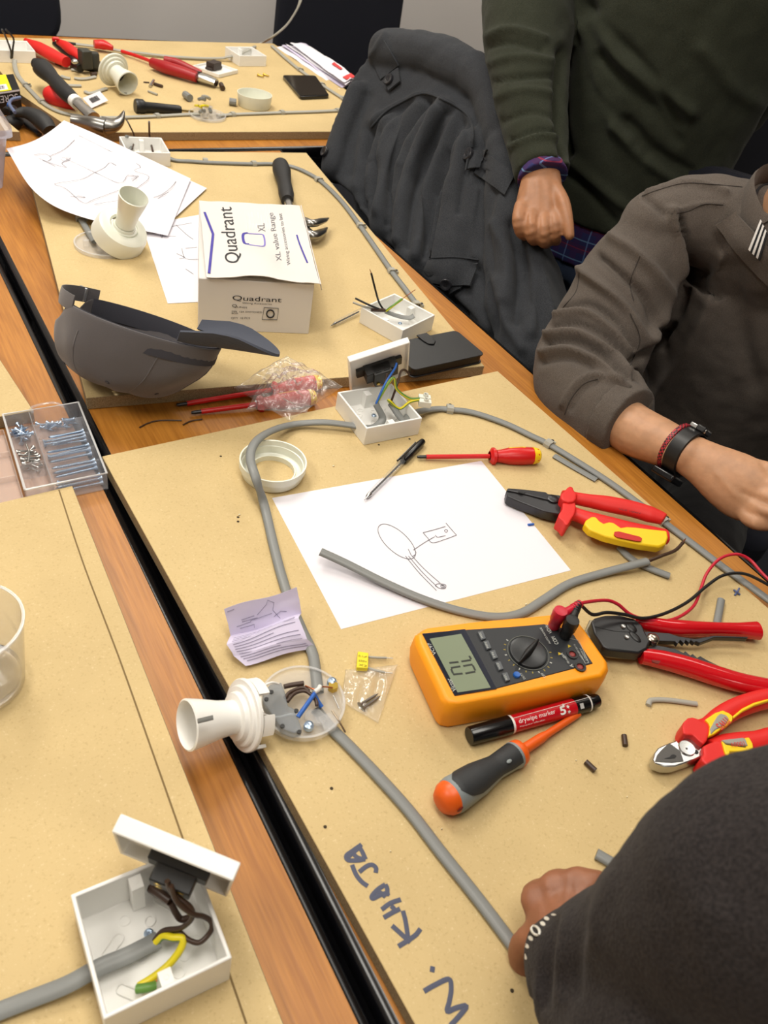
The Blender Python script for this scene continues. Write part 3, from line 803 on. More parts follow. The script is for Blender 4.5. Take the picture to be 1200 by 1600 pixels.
# grey key column and keys
for x, y in ((455, 112), (485, 163), (520, 215), (550, 275), (586, 334)):
    b = MB(mt); b.prism([F(x + dx, y + dy, .0022) for dx, dy in ((-22, -20), (6, -26), (24, 16), (-2, 24))], .003); b.build('push_button', mat('key_grey', (84, 88, 92), .4), bevel=.0005, seg=2, label='grey push button')
b = MB(mt); b.lathe([(0, .0022), (.0030, .002), (.0036, .001), (.0036, -.001)], 20, F(642, 326)); b.build('push_button', mat('key_blue', (20, 88, 170), .3), label='round blue button')
pc = F(703, 207)
b = MB(mt); b.lathe([(0, .0028), (.0165, .0028), (.0185, .0022), (.0192, .0), (.0192, -.002)], 48, pc); b.build('dial', mat('dial_grey', (44, 46, 48), .3), smooth=30)
b = MB(mt); b.lathe([(.0205, .0003), (.0205, .0007), (.0212, .0007), (.0212, .0003)], 48, pc); b.build('dial_ring', mat('dial_line', (90, 92, 86), .5), smooth=0)
b = MB(mt); P, Qq = F(755, 140, .005), F(655, 262, .005); b.tube([P, P.lerp(Qq, .12), P.lerp(Qq, .5), P.lerp(Qq, .88), Qq], [(.0012, .003), (.0036, .0042), (.0038, .0045), (.0026, .0042), (.0008, .003)], n=12); b.build('dial_pointer', M_BLK, smooth=60)
m_lit = mat('pale_print', (186, 188, 182), .6); m_olive = mat('olive_print', (150, 132, 50), .6)
for k in range(15):                        # range marks round the dial
    a = math.radians(115 + k * 16)
    q = pc + V((math.cos(a), math.sin(a), 0)) * .0236
    b = MB(mt); b.box((q.x, q.y, FZm + .0001), (.0022, .0010, .0002), a); b.build('range_mark', m_olive if k % 3 else m_lit, smooth=0)
for x, y in ((940, 215), (982, 282)):
    b = MB(mt); b.lathe([(.0058, 0), (.0058, .0012), (.0038, .0012), (.0034, .0002), (0, .0002)], 24, F(x, y)); b.build('socket', M_BLK)
    b = MB(mt); b.lathe([(.0032, .0004), (.0026, .0009), (.0022, .0003), (0, .0003)], 18, F(x, y)); b.build('socket_ring', mat('socket_red', (130, 40, 36), .4), label='dark red socket ring')
def mtxt(s, a, b_, u0, h, m=m_lit):
    U = F(*u0) - F(*a)
    text(mt, s, F(*a, .0012), F(*b_, .0012), U, m, h=h, th=.0001, name='printed_text')
mtxt('VC97', (212, 214), (180, 152), (180, 220), .0034)
mtxt('Victor', (322, 408), (288, 342), (290, 415), .0044)
mtxt('AUTO RANGE', (826, 157), (774, 70), (800, 160), .0020)
mtxt('COM', (868, 158), (845, 118), (845, 160), .0042)
mtxt('VΩHz', (834, 100), (808, 56), (812, 102), .0042)
mtxt('mA', (905, 232), (888, 205), (890, 236), .0036)
mtxt('A', (948, 282), (940, 266), (932, 284), .0036)
mtxt('10A MAX', (925, 262), (905, 222), (912, 264), .0020)
mtxt('FUSED 600V CAT III', (1000, 240), (955, 160), (985, 242), .0018)
mtxt('1000V', (1020, 245), (985, 180), (1008, 248), .0018)
mtxt('OFF', (800, 335), (780, 312), (785, 340), .0026)
mtxt('DUTY', (690, 345), (668, 312), (675, 348), .0022)
for s_, a_ in (('REL', (586, 334)), ('HOLD', (550, 275)), ('Hz', (520, 215)), ('MIN', (485, 163)), ('RANGE', (455, 112))):
    x, y = a_; text(mt, s_, F(x + 8, y + 14, .0023), F(x - 6, y - 14, .0023), F(x - 6, y + 16, .0023) - F(x + 8, y + 14, .0023), m_lit, h=.0022, name='printed_text')
b = MB(mt)
for ln in ([(1028, 258), (1010, 262), (990, 225)], [(1028, 258), (975, 140)], [(975, 140), (925, 128)]):
    b.tube([F(x, y, .0002) for x, y in ln], (.0003, .0001), n=4)
b.build('panel_lines', m_lit, smooth=0)
for x, y in ((925, 170), (873, 210)):
    b = MB(mt); b.prism([F(x - 8, y - 8, .0003), F(x + 10, y, .0003), F(x - 6, y + 8, .0003)], .0003); b.build('warning_triangle', mat('warn_yellow', (200, 170, 40), .6), smooth=0)

# test leads: elbow plugs in the sockets, leads trailing off to the right
def lead(label, m, sock, plugdir, lead_pts, name='test_lead', sc=1.0):
    s0 = F(*sock)
    t = thing(name, label, 'test lead', s0)
    b = MB(t); b.lathe([(0, -.0008), (.0052, -.0008), (.0062, .002), (.0060, .010), (.0070, .011), (.0075, .021), (.0068, .025), (0, .026)], 22, s0 + V((0, 0, .0008))); 
    e = s0 + V((0, 0, .016))
    b.tube([e, e + plugdir * .012, e + plugdir * .022], [(.0056, .0056), (.0048, .0048), (.0038, .0038)], n=14)
    b.build('elbow_plug', m, smooth=50)
    b = MB(t)
    for k in range(4):
        b.lathe([(.0036, 0), (.0044, .0006), (.0044, .0022), (.0036, .0028)], 14, e + plugdir * (.021 + k * .0034), plugdir)
    b.build('strain_relief', m, smooth=50)
    b = MB(t); b.tube([e + plugdir * .020, e + plugdir * .034] + lead_pts, .0019, n=10, k=6); b.build('lead_wire', m, smooth=60)
    return t
M_REDL = mat('red_lead', (190, 26, 50), .35)
lead('red test lead plugged into the meter and trailing right over the stripper', M_REDL, (838, 68), V((0.96, 0.12, 0.05)).normalized(),
     [W(945, 938, .040), W(965, 944, .034), W(985, 960, .026), W(1010, 968, .022), W(1040, 970, .020), W(1065, 962, .016), W(1085, 945, .012), W(1095, 920, .010), W(1105, 895, .012), W(1125, 873, .020), W(1150, 866, .025), W(1172, 875, .022), W(1195, 900, .02), W(1240, 940, .02)])
lead('black test lead plugged into the meter and trailing right over the stripper', M_BLK, (900, 118), V((0.80, 0.56, 0.05)).normalized(),
     [W(925, 960, .040), W(948, 957, .036), W(975, 960, .030), W(1005, 966, .026), W(1040, 958, .022), W(1075, 940, .016), W(1105, 915, .014), W(1130, 899, .016), W(1160, 896, .018), W(1190, 908, .016), W(1235, 935, .01)])

# board marker lying against the meter
P0, P1 = W(733, 1150, .0085), W(934, 1094, .0085)
ax = (P1 - P0).normalized(); L = (P1 - P0).length
mk = driver('red and black board marker lying against the near side of the multimeter', P0, P1, [
    ('cap', M_BLKG, [(0, 0), (0, .0080), (.001, .0086), (L * .295, .0092), (L * .295, .008)], 28, 'black cap'),
    ('barrel', mat('marker_red', (196, 12, 30), .28), [(L * .31, .008), (L * .31, .0084), (L * .795, .0084), (L * .795, .008)], 28, 'red barrel'),
    ('white_band', M_WHITE, [(L * .293, .008), (L * .293, .0088), (L * .312, .0088), (L * .312, .008)], 28, 'white band'),
    ('barrel_end', M_BLKG, [(L * .795, .008), (L * .795, .0084), (L * .93, .0084), (L * .935, .0070), (L * .99, .0068), (L, .006), (L, 0)], 28, 'black end'),
    ('end_line', M_WHITE, [(L * .905, .008), (L * .905, .00855), (L * .915, .00855), (L * .915, .008)], 28, 'white ring')], cat='marker pen', name='marker_pen')
def mpt(a, ang, r=.0086):                  # point on the barrel, ang from the top towards the camera
    sd = V((ax.y, -ax.x, 0)).normalized(); up = sd.cross(ax); up = up if up.z > 0 else -up
    return P0 + ax * (L * a) + (up * math.cos(ang) + sd * math.sin(ang)) * r
text(mk, 'drywipe marker', mpt(.34, .62), mpt(.62, .62), mpt(.34, .2) - mpt(.34, .62), M_WHITE, h=.0042, name='printed_text', th=.0001)
text(mk, 'Marqueur effacable', mpt(.34, 1.05, .0087), mpt(.53, 1.05, .0087), mpt(.34, .8) - mpt(.34, 1.05), M_WHITE, h=.0014, name='printed_text', th=.0001)
text(mk, '5', mpt(.655, .95, .0089), mpt(.70, .95, .0089), mpt(.66, .2) - mpt(.66, .95), M_WHITE, h=.0078, name='printed_logo', th=.0002, bold=.03)
for a_, g_ in ((.722, .28), (.722, .85), (.695, .0)):
    b = MB(mk); sd_ = mpt(a_, g_ + .1) - mpt(a_, g_); sd_.normalize(); pts = []
    for k in range(10):
        rr_ = .0021 if k % 2 == 0 else .0009; an = 2 * PI * k / 10
        pts.append(mpt(a_, g_, .0089) + ax * rr_ * math.cos(an) + sd_ * rr_ * math.sin(an))
    b.prism(pts, .0003); b.build('printed_star', M_WHITE, smooth=0)
b = MB(mk); b.tube([mpt(.30, -.12, .0086), mpt(.92, -.12, .0086)], (.0003, .0002), n=5); b.build('printed_line', M_WHITE, smooth=0)
b = MB(mk); q = mpt(.83, .62, .0086); sd_ = (mpt(.83, .7) - mpt(.83, .5)).normalized(); b.prism([q - ax * .002 - sd_ * .0026, q + ax * .002 - sd_ * .0026, q + ax * .002 + sd_ * .0026, q - ax * .002 + sd_ * .0026], .0003); b.build('printed_square', mat('print_grey', (190, 190, 190), .5), smooth=0)

# orange insulated screwdriver with the dark grip
P0, P1 = W(687, 1256, .014), W(926, 1101, .004)
L = (P1 - P0).length; ax = (P1 - P0).normalized()
od = driver('orange screwdriver with dark grey grip, below the board marker', P0, P1, [
    ('handle_core', M_ORANGE, [(0, 0), (0, .006), (.002, .0105), (.008, .0145), (.018, .0158), (.045, .0140), (.068, .0100), (.085, .0108), (.093, .0120), (.097, .0126), (.101, .0118), (.105, .007)], 32, 'orange handle ends'),
    ('shaft', mat('orange_shaft', (224, 92, 22), .4), [(.104, .0052), (.130, .0048), (.138, .0036), (L - .022, .0034), (L - .022, .002)], 20, 'orange insulated shaft'),
    ('tip', M_STEEL, [(L - .022, .0016), (L - .006, .0015), (L, .001), (L, 0)], 10, 'bare steel tip'),
    ('collar', mat('grip_grey', (128, 136, 138), .5), [(.010, .0125), (.013, .0157), (.017, .0163), (.045, .0146), (.068, .0106), (.088, .0116), (.093, .0128), (.0945, .0125), (.094, .011)], 32, 'light grey edging')], name='screwdriver')
sd = V((ax.y, -ax.x, 0)).normalized(); up = sd.cross(ax); up = up if up.z > 0 else -up
b = MB(od)
pr = [(.014, .30), (.018, .75), (.028, 1.0), (.045, 1.05), (.060, 1.0), (.075, 1.02), (.086, .98), (.0915, .9)]
def rad(h):
    T = [(0, .0), (.01, .0135), (.018, .0169), (.045, .0152), (.068, .0112), (.088, .0122), (.096, .0124)]
    for (a, r1), (c_, r2) in zip(T, T[1:]):
        if h <= c_:
            return r1 + (r2 - r1) * (h - a) / (c_ - a)
    return .0124
def gf(a, c_):
    h = .013 + a * .079; w = lerpl([.25, .95, 1.2, 1.15, 1.15, 1.25, 1.3, 1.2], a); an = (c_ * 2 - 1) * w
    return P0 + ax * h + (up * math.cos(an - .05) + sd * math.sin(an - .05)) * (rad(h) + .0002)
b.sheet(gf, 30, 14, .0012); b.build('grip', mat('grip_dark', (40, 42, 44), .6, bump=(600, .2)), smooth=60, label='dark grey rubber grip')
b = MB(od); q = P0 + ax * .076 + (up * .9 + sd * .42) * .0126; b.ball(q, (.003, .0018, .001), 8, R=axes3(ax, sd)); b.build('grip_mark', mat('grip_grey', (0, 0, 0)), label='light grey dot')
b = MB(od); q = P0 + ax * .010 + (up * .25 + sd * .97) * .0148; b.ball(q, (.0034, .0028, .001), 8, R=axes3(ax, up)); b.build('hanging_hole', mat('deep_red', (110, 24, 10), .6))

# ---------------------------------------------------------------- wire stripper with long red handles
st = thing('wire_stripper', 'red handled automatic wire stripper with black head, beside the multimeter', 'wire stripper', W(1040, 1010))
s_ = lambda x, y, z=.020: W(890 + x / 3.871, 940 + y / 3.871, z)
b = MB(st); b.prism([s_(x, y, .022) for x, y in ((130, 120), (150, 98), (215, 80), (300, 78), (390, 100), (440, 140), (458, 180), (490, 240), (470, 285), (420, 312), (240, 290), (205, 275), (150, 190))], .013); b.build('head', mat('head_black', (26, 27, 29), .38), bevel=.0022, seg=3, label='black plastic head')
b = MB(st); b.prism([s_(x, y, .010) for x, y in ((90, 190), (120, 110), (150, 110), (170, 200), (215, 285), (420, 318), (400, 330), (240, 318), (190, 290), (140, 235))], .007); b.build('jaw_plate', mat('brass_steel', (150, 140, 118), .4, .8), bevel=.0008)
b = MB(st); b.tube([s_(150, 150, .0222), s_(270, 178, .0222), (s_(390, 185, .0222))], (.0004, .0002), n=6); b.build('seam', M_BLK)
b = MB(st); b.ball(s_(372, 160, .0215), (.0055, .0075, .0028), 10); b.ball(s_(395, 215, .0215), (.0045, .0085, .0026), 10); b.build('lever_boss', M_BLK)
for x, y in ((322, 153), (343, 216)):
    b = MB(st); b.lathe([(0, .0010), (.0016, .0012), (.0026, .0014), (.003, .0004), (.003, -.001)], 16, s_(x, y, .0222)); b.build('screw', M_STEEL)
b = MB(st); b.prism([s_(x, y, .017) for x, y in ((450, 180), (600, 190), (660, 210), (760, 225), (870, 205), (1080, 212), (1075, 222), (880, 215), (790, 250), (765, 240), (755, 248), (735, 232), (725, 250), (705, 230), (693, 252), (672, 230), (655, 255), (640, 240), (545, 238), (480, 250))], .006); b.build('crimping_jaw', M_STEELD, bevel=.0006, label='upper dark crimping jaw')
b = MB(st); b.prism([s_(x, y, .015) for x, y in ((460, 285), (520, 262), (640, 285), (690, 310), (700, 298), (730, 325), (745, 315), (772, 340), (790, 328), (830, 352), (930, 400), (880, 420), (660, 330), (470, 310))], .006); b.build('crimping_jaw', M_STEELD, bevel=.0006, label='lower dark crimping jaw')
b = MB(st); b.lathe([(0, .0042), (.003, .004), (.0052, .0030), (.0066, .0014), (.0068, -.004)], 24, s_(504, 224, .0185), sx=1.0); b.build('pivot', mat('nickel', (200, 190, 176), .2, 1.0), label='shiny pivot nut')
def handle_bar(px_path, rad, zs):
    return [W(890 + x / 3.871, 940 + y / 3.871, z) for (x, y), z in zip(px_path, zs)]
b = MB(st); b.tube(handle_bar([(385, 122), (480, 140), (600, 160), (720, 166), (840, 168), (980, 172), (1135, 176)], 0, [.013, .013, .013, .013, .012, .011, .011]),
                   [(.006, .007), (.0085, .010), (.0098, .0105), (.0085, .0095), (.0078, .009), (.0085, .009), (.0115, .0095)], n=20, k=5)
b.build('handle', mat('red_gloss', (196, 14, 26), .18, coat=.4), smooth=50, label='upper glossy red handle')
b = MB(st); b.tube(handle_bar([(430, 330), (500, 340), (600, 362), (720, 395), (860, 440), (1000, 482), (1120, 508), (1260, 535), (1450, 580)], 0, [.012] * 9),
                   [(.0085, .008), (.0105, .0095), (.011, .0105), (.0112, .0105), (.011, .0105), (.0105, .010), (.0105, .010), (.011, .010), (.011, .009)], n=20, k=5)
b.build('handle', MATS['red_gloss'], smooth=50, label='lower glossy red handle')
b = MB(st); b.prism([s_(x, y, .0225) for x, y in ((498, 352), (550, 358), (545, 370), (535, 374), (520, 370), (500, 364))], .0012); b.build('handle_slot', mat('deep_red', (110, 24, 10), .6))

# side cutters with red and yellow handles
sn = thing('side_cutters', 'red and yellow side cutters with polished steel jaws, partly under the dark sleeve', 'cutters', W(1090, 1160))
n_ = lambda x, y, z=.016: W(1000 + x / 6, 1070 + y / 6, z)
b = MB(sn); b.prism([n_(x, y, .017) for x, y in ((122, 700), (135, 640), (170, 590), (230, 560), (275, 545), (345, 518), (365, 545), (415, 500), (450, 472), (520, 510), (575, 560), (590, 640), (590, 665), (520, 700), (420, 735), (330, 765), (230, 765), (145, 735))], .012); b.build('jaw', M_STEEL, bevel=.0012, label='polished steel jaw')
b = MB(sn); b.prism([n_(x, y, .0175) for x, y in ((275, 543), (380, 618), (412, 718), (300, 730), (138, 722), (160, 660), (200, 610))], .0014); b.build('jaw_bevel', mat('ground_steel', (104, 102, 100), .45, .9), bevel=.0004, seg=1, label='dark ground face of jaw')
b = MB(sn); b.prism([n_(x, y, .0179) for x, y in ((230, 690), (280, 675), (295, 655), (320, 652), (345, 668), (330, 685), (290, 690))], .0004); b.build('jaw_gap', M_BLK, smooth=0)
b = MB(sn); b.lathe([(0, .0012), (.003, .0012), (.0076, .0014), (.0082, .0004), (.0082, -.001)], 30, n_(438, 596, .0172)); b.build('pivot', M_STEEL, smooth=30)
b = MB(sn); b.box(tuple(n_(438, 596, .0187)), (.0022, .0007, .0002)); b.box(tuple(n_(438, 596, .0187)), (.0007, .0022, .0002)); b.build('pivot_cross', M_BLK, smooth=0)
b = MB(sn); b.lathe([(0, .0003), (.0022, .0003), (.0024, -.0002)], 14, n_(527, 628, .0173)); b.build('pin_hole', M_BLK)
def ht(pts, zs): return [n_(x, y, z) for (x, y), z in zip(pts, zs)]
b = MB(sn)
b.prism([n_(x, y, .0235) for x, y in ((398, 395), (412, 345), (450, 308), (490, 302), (545, 318), (610, 360), (650, 395), (652, 440), (630, 520), (600, 556), (560, 530), (500, 470), (440, 468), (408, 455))], .020)
b.tube(ht([(500, 430), (640, 400), (760, 300), (900, 220), (1050, 165), (1200, 130), (1400, 110)], [.014] * 7), [(.010, .009), (.0105, .0095), (.0105, .010), (.0105, .010), (.0105, .010), (.0105, .010), (.009, .008)], n=18, k=5)
b.build('handle', M_REDR, remesh=.0011, smooth_it=5)
b = MB(sn)
b.prism([n_(x, y, .023) for x, y in ((592, 572), (640, 548), (715, 522), (750, 530), (775, 560), (800, 620), (824, 690), (818, 745), (760, 790), (690, 800), (640, 760), (585, 712), (575, 680), (600, 650))], .021)
b.tube(ht([(690, 630), (800, 590), (950, 560), (1100, 540), (1250, 500), (1450, 470)], [.013] * 6), [(.013, .010), (.0135, .010), (.0125, .010), (.0115, .010), (.0115, .010), (.010, .008)], n=18, k=5)
b.build('handle', M_REDR, remesh=.0011, smooth_it=5)
M_PAD = mat('pad_grey', (150, 148, 140), .5)
def pad(name, lp, z, m, lb=None, h=.004):
    b = MB(sn); b.prism([n_(x, y, z) + V((0, 0, .0018)) for x, y in lp], h + .0012); b.build(name, m, bevel=.0008, label=lb)
pad('yellow_zone', [(605, 335), (700, 270), (770, 248), (830, 275), (865, 305), (860, 345), (820, 385), (760, 420), (690, 470), (640, 490), (650, 400), (640, 370)], .0235, M_YELP, 'yellow grip zone')
pad('yellow_zone', [(760, 530), (800, 570), (990, 598), (975, 505), (1015, 500), (1050, 560), (1055, 600), (1000, 635), (835, 632), (825, 700), (790, 640)], .0235, M_YELP, 'yellow grip zone')
pad('grey_pad', [(720, 300), (750, 276), (800, 292), (828, 325), (800, 375), (700, 430), (660, 470), (652, 420), (690, 350)], .0245, M_PAD, 'grey lettered pad')
pad('grey_pad', [(760, 525), (960, 502), (985, 520), (1005, 580), (800, 556)], .0245, M_PAD, 'grey lettered pad')
pad('yellow_line', [(865, 300), (950, 230), (1060, 175), (1210, 135), (1210, 155), (1070, 200), (960, 255), (875, 320)], .0238, M_YELP, 'yellow line', .003)
text(sn, 'nws', n_(795, 300, .0266), n_(705, 375, .0266), n_(795, 340, .02) - n_(755, 300, .02), mat('print_red', (200, 60, 50), .5), h=.0075, name='printed_text')
text(sn, '1000V', n_(968, 530, .0266), n_(840, 545, .0266), n_(905, 575, .02) - n_(900, 540, .02), MATS['print_red'], h=.0045, name='printed_text')

# ---------------------------------------------------------------- clear rose base plate on the middle board
def rose(label, c, R, tilt=None, screws=True, group=None, dense=True):
    t = thing('clear_base_plate', label, 'ceiling rose base', c, 0, group, rot=tilt)
    b = MB(t, False); b.lathe([(0, .0), (R, 0), (R, .0055), (R * .94, .0055), (R * .93, .002), (0, .002)], 48); b.build('clear_disc', M_CLEARH, smooth=40)
    b = MB(t, False); b.lathe([(R * 1.0, .0045), (R * 1.004, .0058), (R * .95, .0060), (R * .94, .005)], 48); b.build('disc_rim', clear('rim_clear', haze=.28, rough=.05), smooth=40)
    return t
rc = W(472, 1100, 0.0065); R_ = .0395
ro = rose('round clear base plate with blue and brown wires, joined to the white lampholder', (rc.x, rc.y, .0065), R_)
e_ = lambda x, y, z=.012: W(260 + x / 4, 1020 + y / 4, z)
b = MB(ro); b.prism([e_(x, y, .020) for x, y in ((600, 250), (650, 195), (720, 185), (740, 240), (760, 330), (800, 350), (850, 480), (800, 500), (720, 470), (660, 380), (610, 320))], .010); b.build('terminal_housing', clear('smoke_clear', tint=(215, 220, 225), haze=.30, rough=.1, hazecol=(190, 194, 198)), bevel=.001, label='grey translucent terminal housing')
for x, y in ((625, 290), (725, 458), (830, 495), (656, 245), (812, 362)):
    b = MB(ro); b.lathe([(0, .0006), (.0020, .0006), (.0020, -.001)], 12, e_(x, y, .0205)); b.build('terminal_hole', M_BLK)
for x, y in ((890, 455), (1035, 180)):
    b = MB(ro); b.lathe([(0, .0022), (.002, .0026), (.0042, .0016), (.0046, 0), (.0046, -.003)], 16, e_(x, y, .0135)); b.build('screw', M_ZINC)
b = MB(ro); b.lathe([(0, .002), (.005, .002), (.005, -.004), (.0, -.004)], 6, e_(1042, 208, .0135)); b.build('earth_terminal', M_BRASS, label='brass earth terminal')
for lp in (((870, 370), (890, 350), (960, 350), (1010, 400), (985, 440), (900, 440), (860, 400)), ((950, 400), (1020, 370), (1080, 410), (1060, 470), (990, 480))):
    b = MB(ro); b.prism([e_(x, y, .013) for x, y in lp], .005); b.build('moulded_boss', M_CLEARH, bevel=.001)
for pts, r in (([(735, 212), (790, 200), (858, 190)], .0024), ([(740, 285), (775, 245), (850, 218), (893, 240)], .0018), ([(755, 305), (800, 255), (860, 238), (905, 262), (935, 300), (940, 330)], .0018)):
    core(ro, [e_(x, y, .018 - .0 * i) for i, (x, y) in enumerate(pts)], M_BROWN, r=r, label='brown inner wire')
core(ro, [e_(822, 402, .0195), e_(870, 335, .023), e_(930, 250, .020)], M_BLUEW, r=.0021, label='blue inner wire')
core(ro, [e_(925, 258, .018), e_(945, 300, .015), e_(972, 340, .012)], M_BLUEW, r=.0020, label='blue inner wire')
core(ro, [e_(868, 205, .019), e_(925, 228, .022), e_(975, 212, .019), e_(1040, 218, .0165)], M_COPPER, r=.0007, name='copper_strand')
core(ro, [e_(925, 245, .022), e_(950, 228, .0215), e_(960, 210, .020)], mat('white_sleeve', (226, 224, 220), .4), r=.0022, name='core_wire', label='white bit of sleeving')
core(ro, [e_(1045, 270, .013), e_(1080, 350, .013)], M_STEEL, r=.0006, name='bare_wire', k=0)
core(ro, [e_(1035, 360, .014), e_(1080, 430, .012), e_(1118, 495, .004)], mat('tinned', (176, 160, 140), .3, .9), r=.0009, name='bare_wire')

# white lampholder lying on its side, half over the gap between the tables
def lampholder(label, T, Bc, R0, z_=None, m=None, length=None, slots=True, group=None, flange=None):
    """T: centre of the open mouth, Bc: centre of the flange"""
    ax = (Bc - T).normalized(); L = (Bc - T).length
    lo = min(T.z, Bc.z) - R0
    t = thing('lampholder', label, 'lampholder', (Bc.x, Bc.y, max(lo, 0.0)), 0, group)
    m = m or M_WHITE
    b = MB(t)
    b.lathe([(R0 * .93, .0), (R0 * 1.0, .001), (R0 * .98, .004), (R0 * .88, L * .30), (R0 * .74, L * .55), (R0 * .67, L * .80), (R0 * .67, L * .9),
             (R0 * .60, L * .9), (R0 * .62, L * .8), (R0 * .68, L * .55), (R0 * .82, L * .30), (R0 * .93, 0)], 44, T, ax)
    b.build('bulb_mouth', m, smooth=45)
    b = MB(t)
    for k in (0, 1):
        b.lathe([(0, .0), (.0022, .0), (.0028, -.001), (.0028, -.006), (.0, -.006)], 12, T + ax * (L * .72) + ax.orthogonal().normalized() * (.006 if k else -.006), ax)
    b.lathe([(0, 0), (R0 * .64, 0), (R0 * .64, L * .06), (0, L * .06)], 30, T + ax * (L * .72), ax)
    b.build('contact_plate', M_STEELD, label='contacts inside the mouth')
    b = MB(t); f = flange or 1.0
    b.lathe([(R0 * .66, L * .84), (R0 * .80 * f, L * .85), (R0 * .84 * f, L * .90), (R0 * .84 * f, L * .93), (R0 * 1.0 * f, L * .93), (R0 * 1.04 * f, L * .95), (R0 * 1.04 * f, L * 1.0), (R0 * 1.22 * f, L * 1.0), (R0 * 1.25 * f, L * 1.02), (R0 * 1.25 * f, L * 1.07), (R0 * 1.18 * f, L * 1.08), (0, L * 1.08)], 52, T, ax)
    b.build('flange', m, smooth=35)
    return t, ax
T = D(296, 1133, .655); Bc = D(386, 1118, .690)
lh, lax = lampholder('white lampholder lying on its side over the gap between the tables', D(291, 1133, .690), D(378, 1118, .722), .0222, flange=1.17)
X_ = lax.cross(V((0, 0, 1))).normalized(); U_ = X_.cross(lax)
b = MB(lh)                                  # four cut-out lugs standing off the flange
for an, w in ((1.9, .42), (-.75, .42), (.55, .3), (3.6, .35)):
    o0 = D(378, 1118, .722) + lax * .005
    pts = []
    for k in range(7):
        a = an - w + 2 * w * k / 6
        pts.append(o0 + (X_ * math.cos(a) + U_ * math.sin(a)) * .0315)
    for k in range(6, -1, -1):
        a = an - w + 2 * w * k / 6
        pts.append(o0 + (X_ * math.cos(a) + U_ * math.sin(a)) * .0285)
    b.prism(pts, bottom=[p + lax * .0105 for p in pts])
b.build('flange_lug', M_WHITE, smooth=40)
d_ = lambda x, y, d: D(260 + x / 4, 1020 + y / 4, d)
sl = MB(lh); c0 = d_(240, 418, .664); q = d_(195, 428, .662), d_(292, 404, .664)
core_dir = (q[1] - q[0]).normalized()
sl.tube([q[0], q[1]], (.0022, .0014), n=10); sl.build('bayonet_slot', mat('slot_grey', (96, 96, 92), .6))
for pts in ([(575, 370, .715), (640, 395, .725), (700, 402, .735), (780, 385, .738), (825, 400, .740)], [(590, 225, .722), (620, 200, .726), (660, 186, .730), (700, 195, .737)]):
    core(lh, [d_(*p) for p in pts], M_WHITE, r=.0011, name='white_flex', label='thin white wire')

# folded instruction leaflet
lf = thing('instruction_leaflet', 'creased lilac instruction leaflet above the clear base plate', 'leaflet', W(420, 985))
l_ = lambda x, y, z: W(250 + x / 3, 900 + y / 3, z)
rows = [((300, 155), (640, 55), .030, .034), ((318, 225), (652, 115), .016, .022), ((330, 285), (662, 178), .004, .010), ((312, 322), (650, 195), .014, .019), ((345, 370), (690, 290), .008, .012), ((402, 418), (735, 330), .003, .002)]
def lff(a, c_):
    x = a * (len(rows) - 1); i = min(int(x), len(rows) - 2); f = x - i
    L0, L1 = rows[i], rows[i + 1]
    p = l_(*L0[0], L0[2] + .003).lerp(l_(*L0[1], L0[3] + .003), c_); q = l_(*L1[0], L1[2] + .003).lerp(l_(*L1[1], L1[3] + .003), c_)
    r = p.lerp(q, f)
    return r + V((0, 0, .0018 * math.sin(c_ * PI * 2.2 + i)))
b = MB(lf); b.sheet(lff, 20, 16, .0002); b.build('leaf', M_PAPERL, smooth=25)
def on_leaf(a, c_): return lff(a, c_) + V((0, -.0004, .0006))
b = MB(lf)
rnd = random.Random(3)
for k in range(11):
    a = .50 + .042 * k; c0_ = .06 + .02 * rnd.random(); c1_ = .93 if k % 4 else .6
    b.tube([on_leaf(a, c0_ + (c1_ - c0_) * j / 12) for j in range(13)], (.00035, .0001), n=4)
for ln in ([(.30, .10), (.28, .30), (.26, .30), (.24, .60)], [(.20, .40), (.10, .55), (.04, .58), (.10, .66), (.20, .62), (.36, .70)], [(.22, .18), (.20, .36)], [(.25, .18), (.24, .40)], [(.34, .14), (.33, .34), (.38, .33)], [(.30, .62), (.26, .72), (.30, .80)], [(.05, .03), (.05, .12)]):
    b.tube([on_leaf(*p) for p in ln], (.0003, .0001), n=4)
b.build('print', mat('faint_print', (120, 114, 140), .8), smooth=0)

# yellow capacitor on two leads and the tiny bag of screws
t = thing('capacitor', 'small yellow printed capacitor with two pale leads, above the screw bag', 'capacitor', W(568, 1032))
k_ = lambda x, y, z=.004: W(250 + x / 3, 900 + y / 3, z)
b = MB(t); b.prism([k_(x, y, .0075) for x, y in ((928, 352), (978, 360), (975, 432), (922, 428))], .006); b.build('capacitor_body', mat('cap_yellow', (232, 214, 40), .35), bevel=.0006)
for pts in ([(975, 380), (1020, 383), (1062, 384)], [(970, 430), (1010, 442), (1055, 452)]):
    core(t, [k_(x, y, .004) for x, y in pts], M_GREYC2, r=.0013, name='lead_sleeve', label='pale lead sleeve')
for pts in ([(1062, 384), (1092, 386)], [(1055, 452), (1090, 456)]):
    core(t, [k_(x, y, .004) for x, y in pts], M_STEEL, r=.0005, name='bare_wire', k=0)
for s_i, yy in (('0.1uF', 378), ('250V', 400), ('X2', 420)):
    text(t, s_i, k_(930, yy, .0077), k_(970, yy + 6, .0077), V((.2, .9, 0)), mat('olive_ink', (110, 100, 20), .6), h=.0022, name='printed_text')
t = thing('plastic_bag', 'tiny clear plastic bag holding screws, beside the clear base plate', 'plastic bag', W(575, 1085))
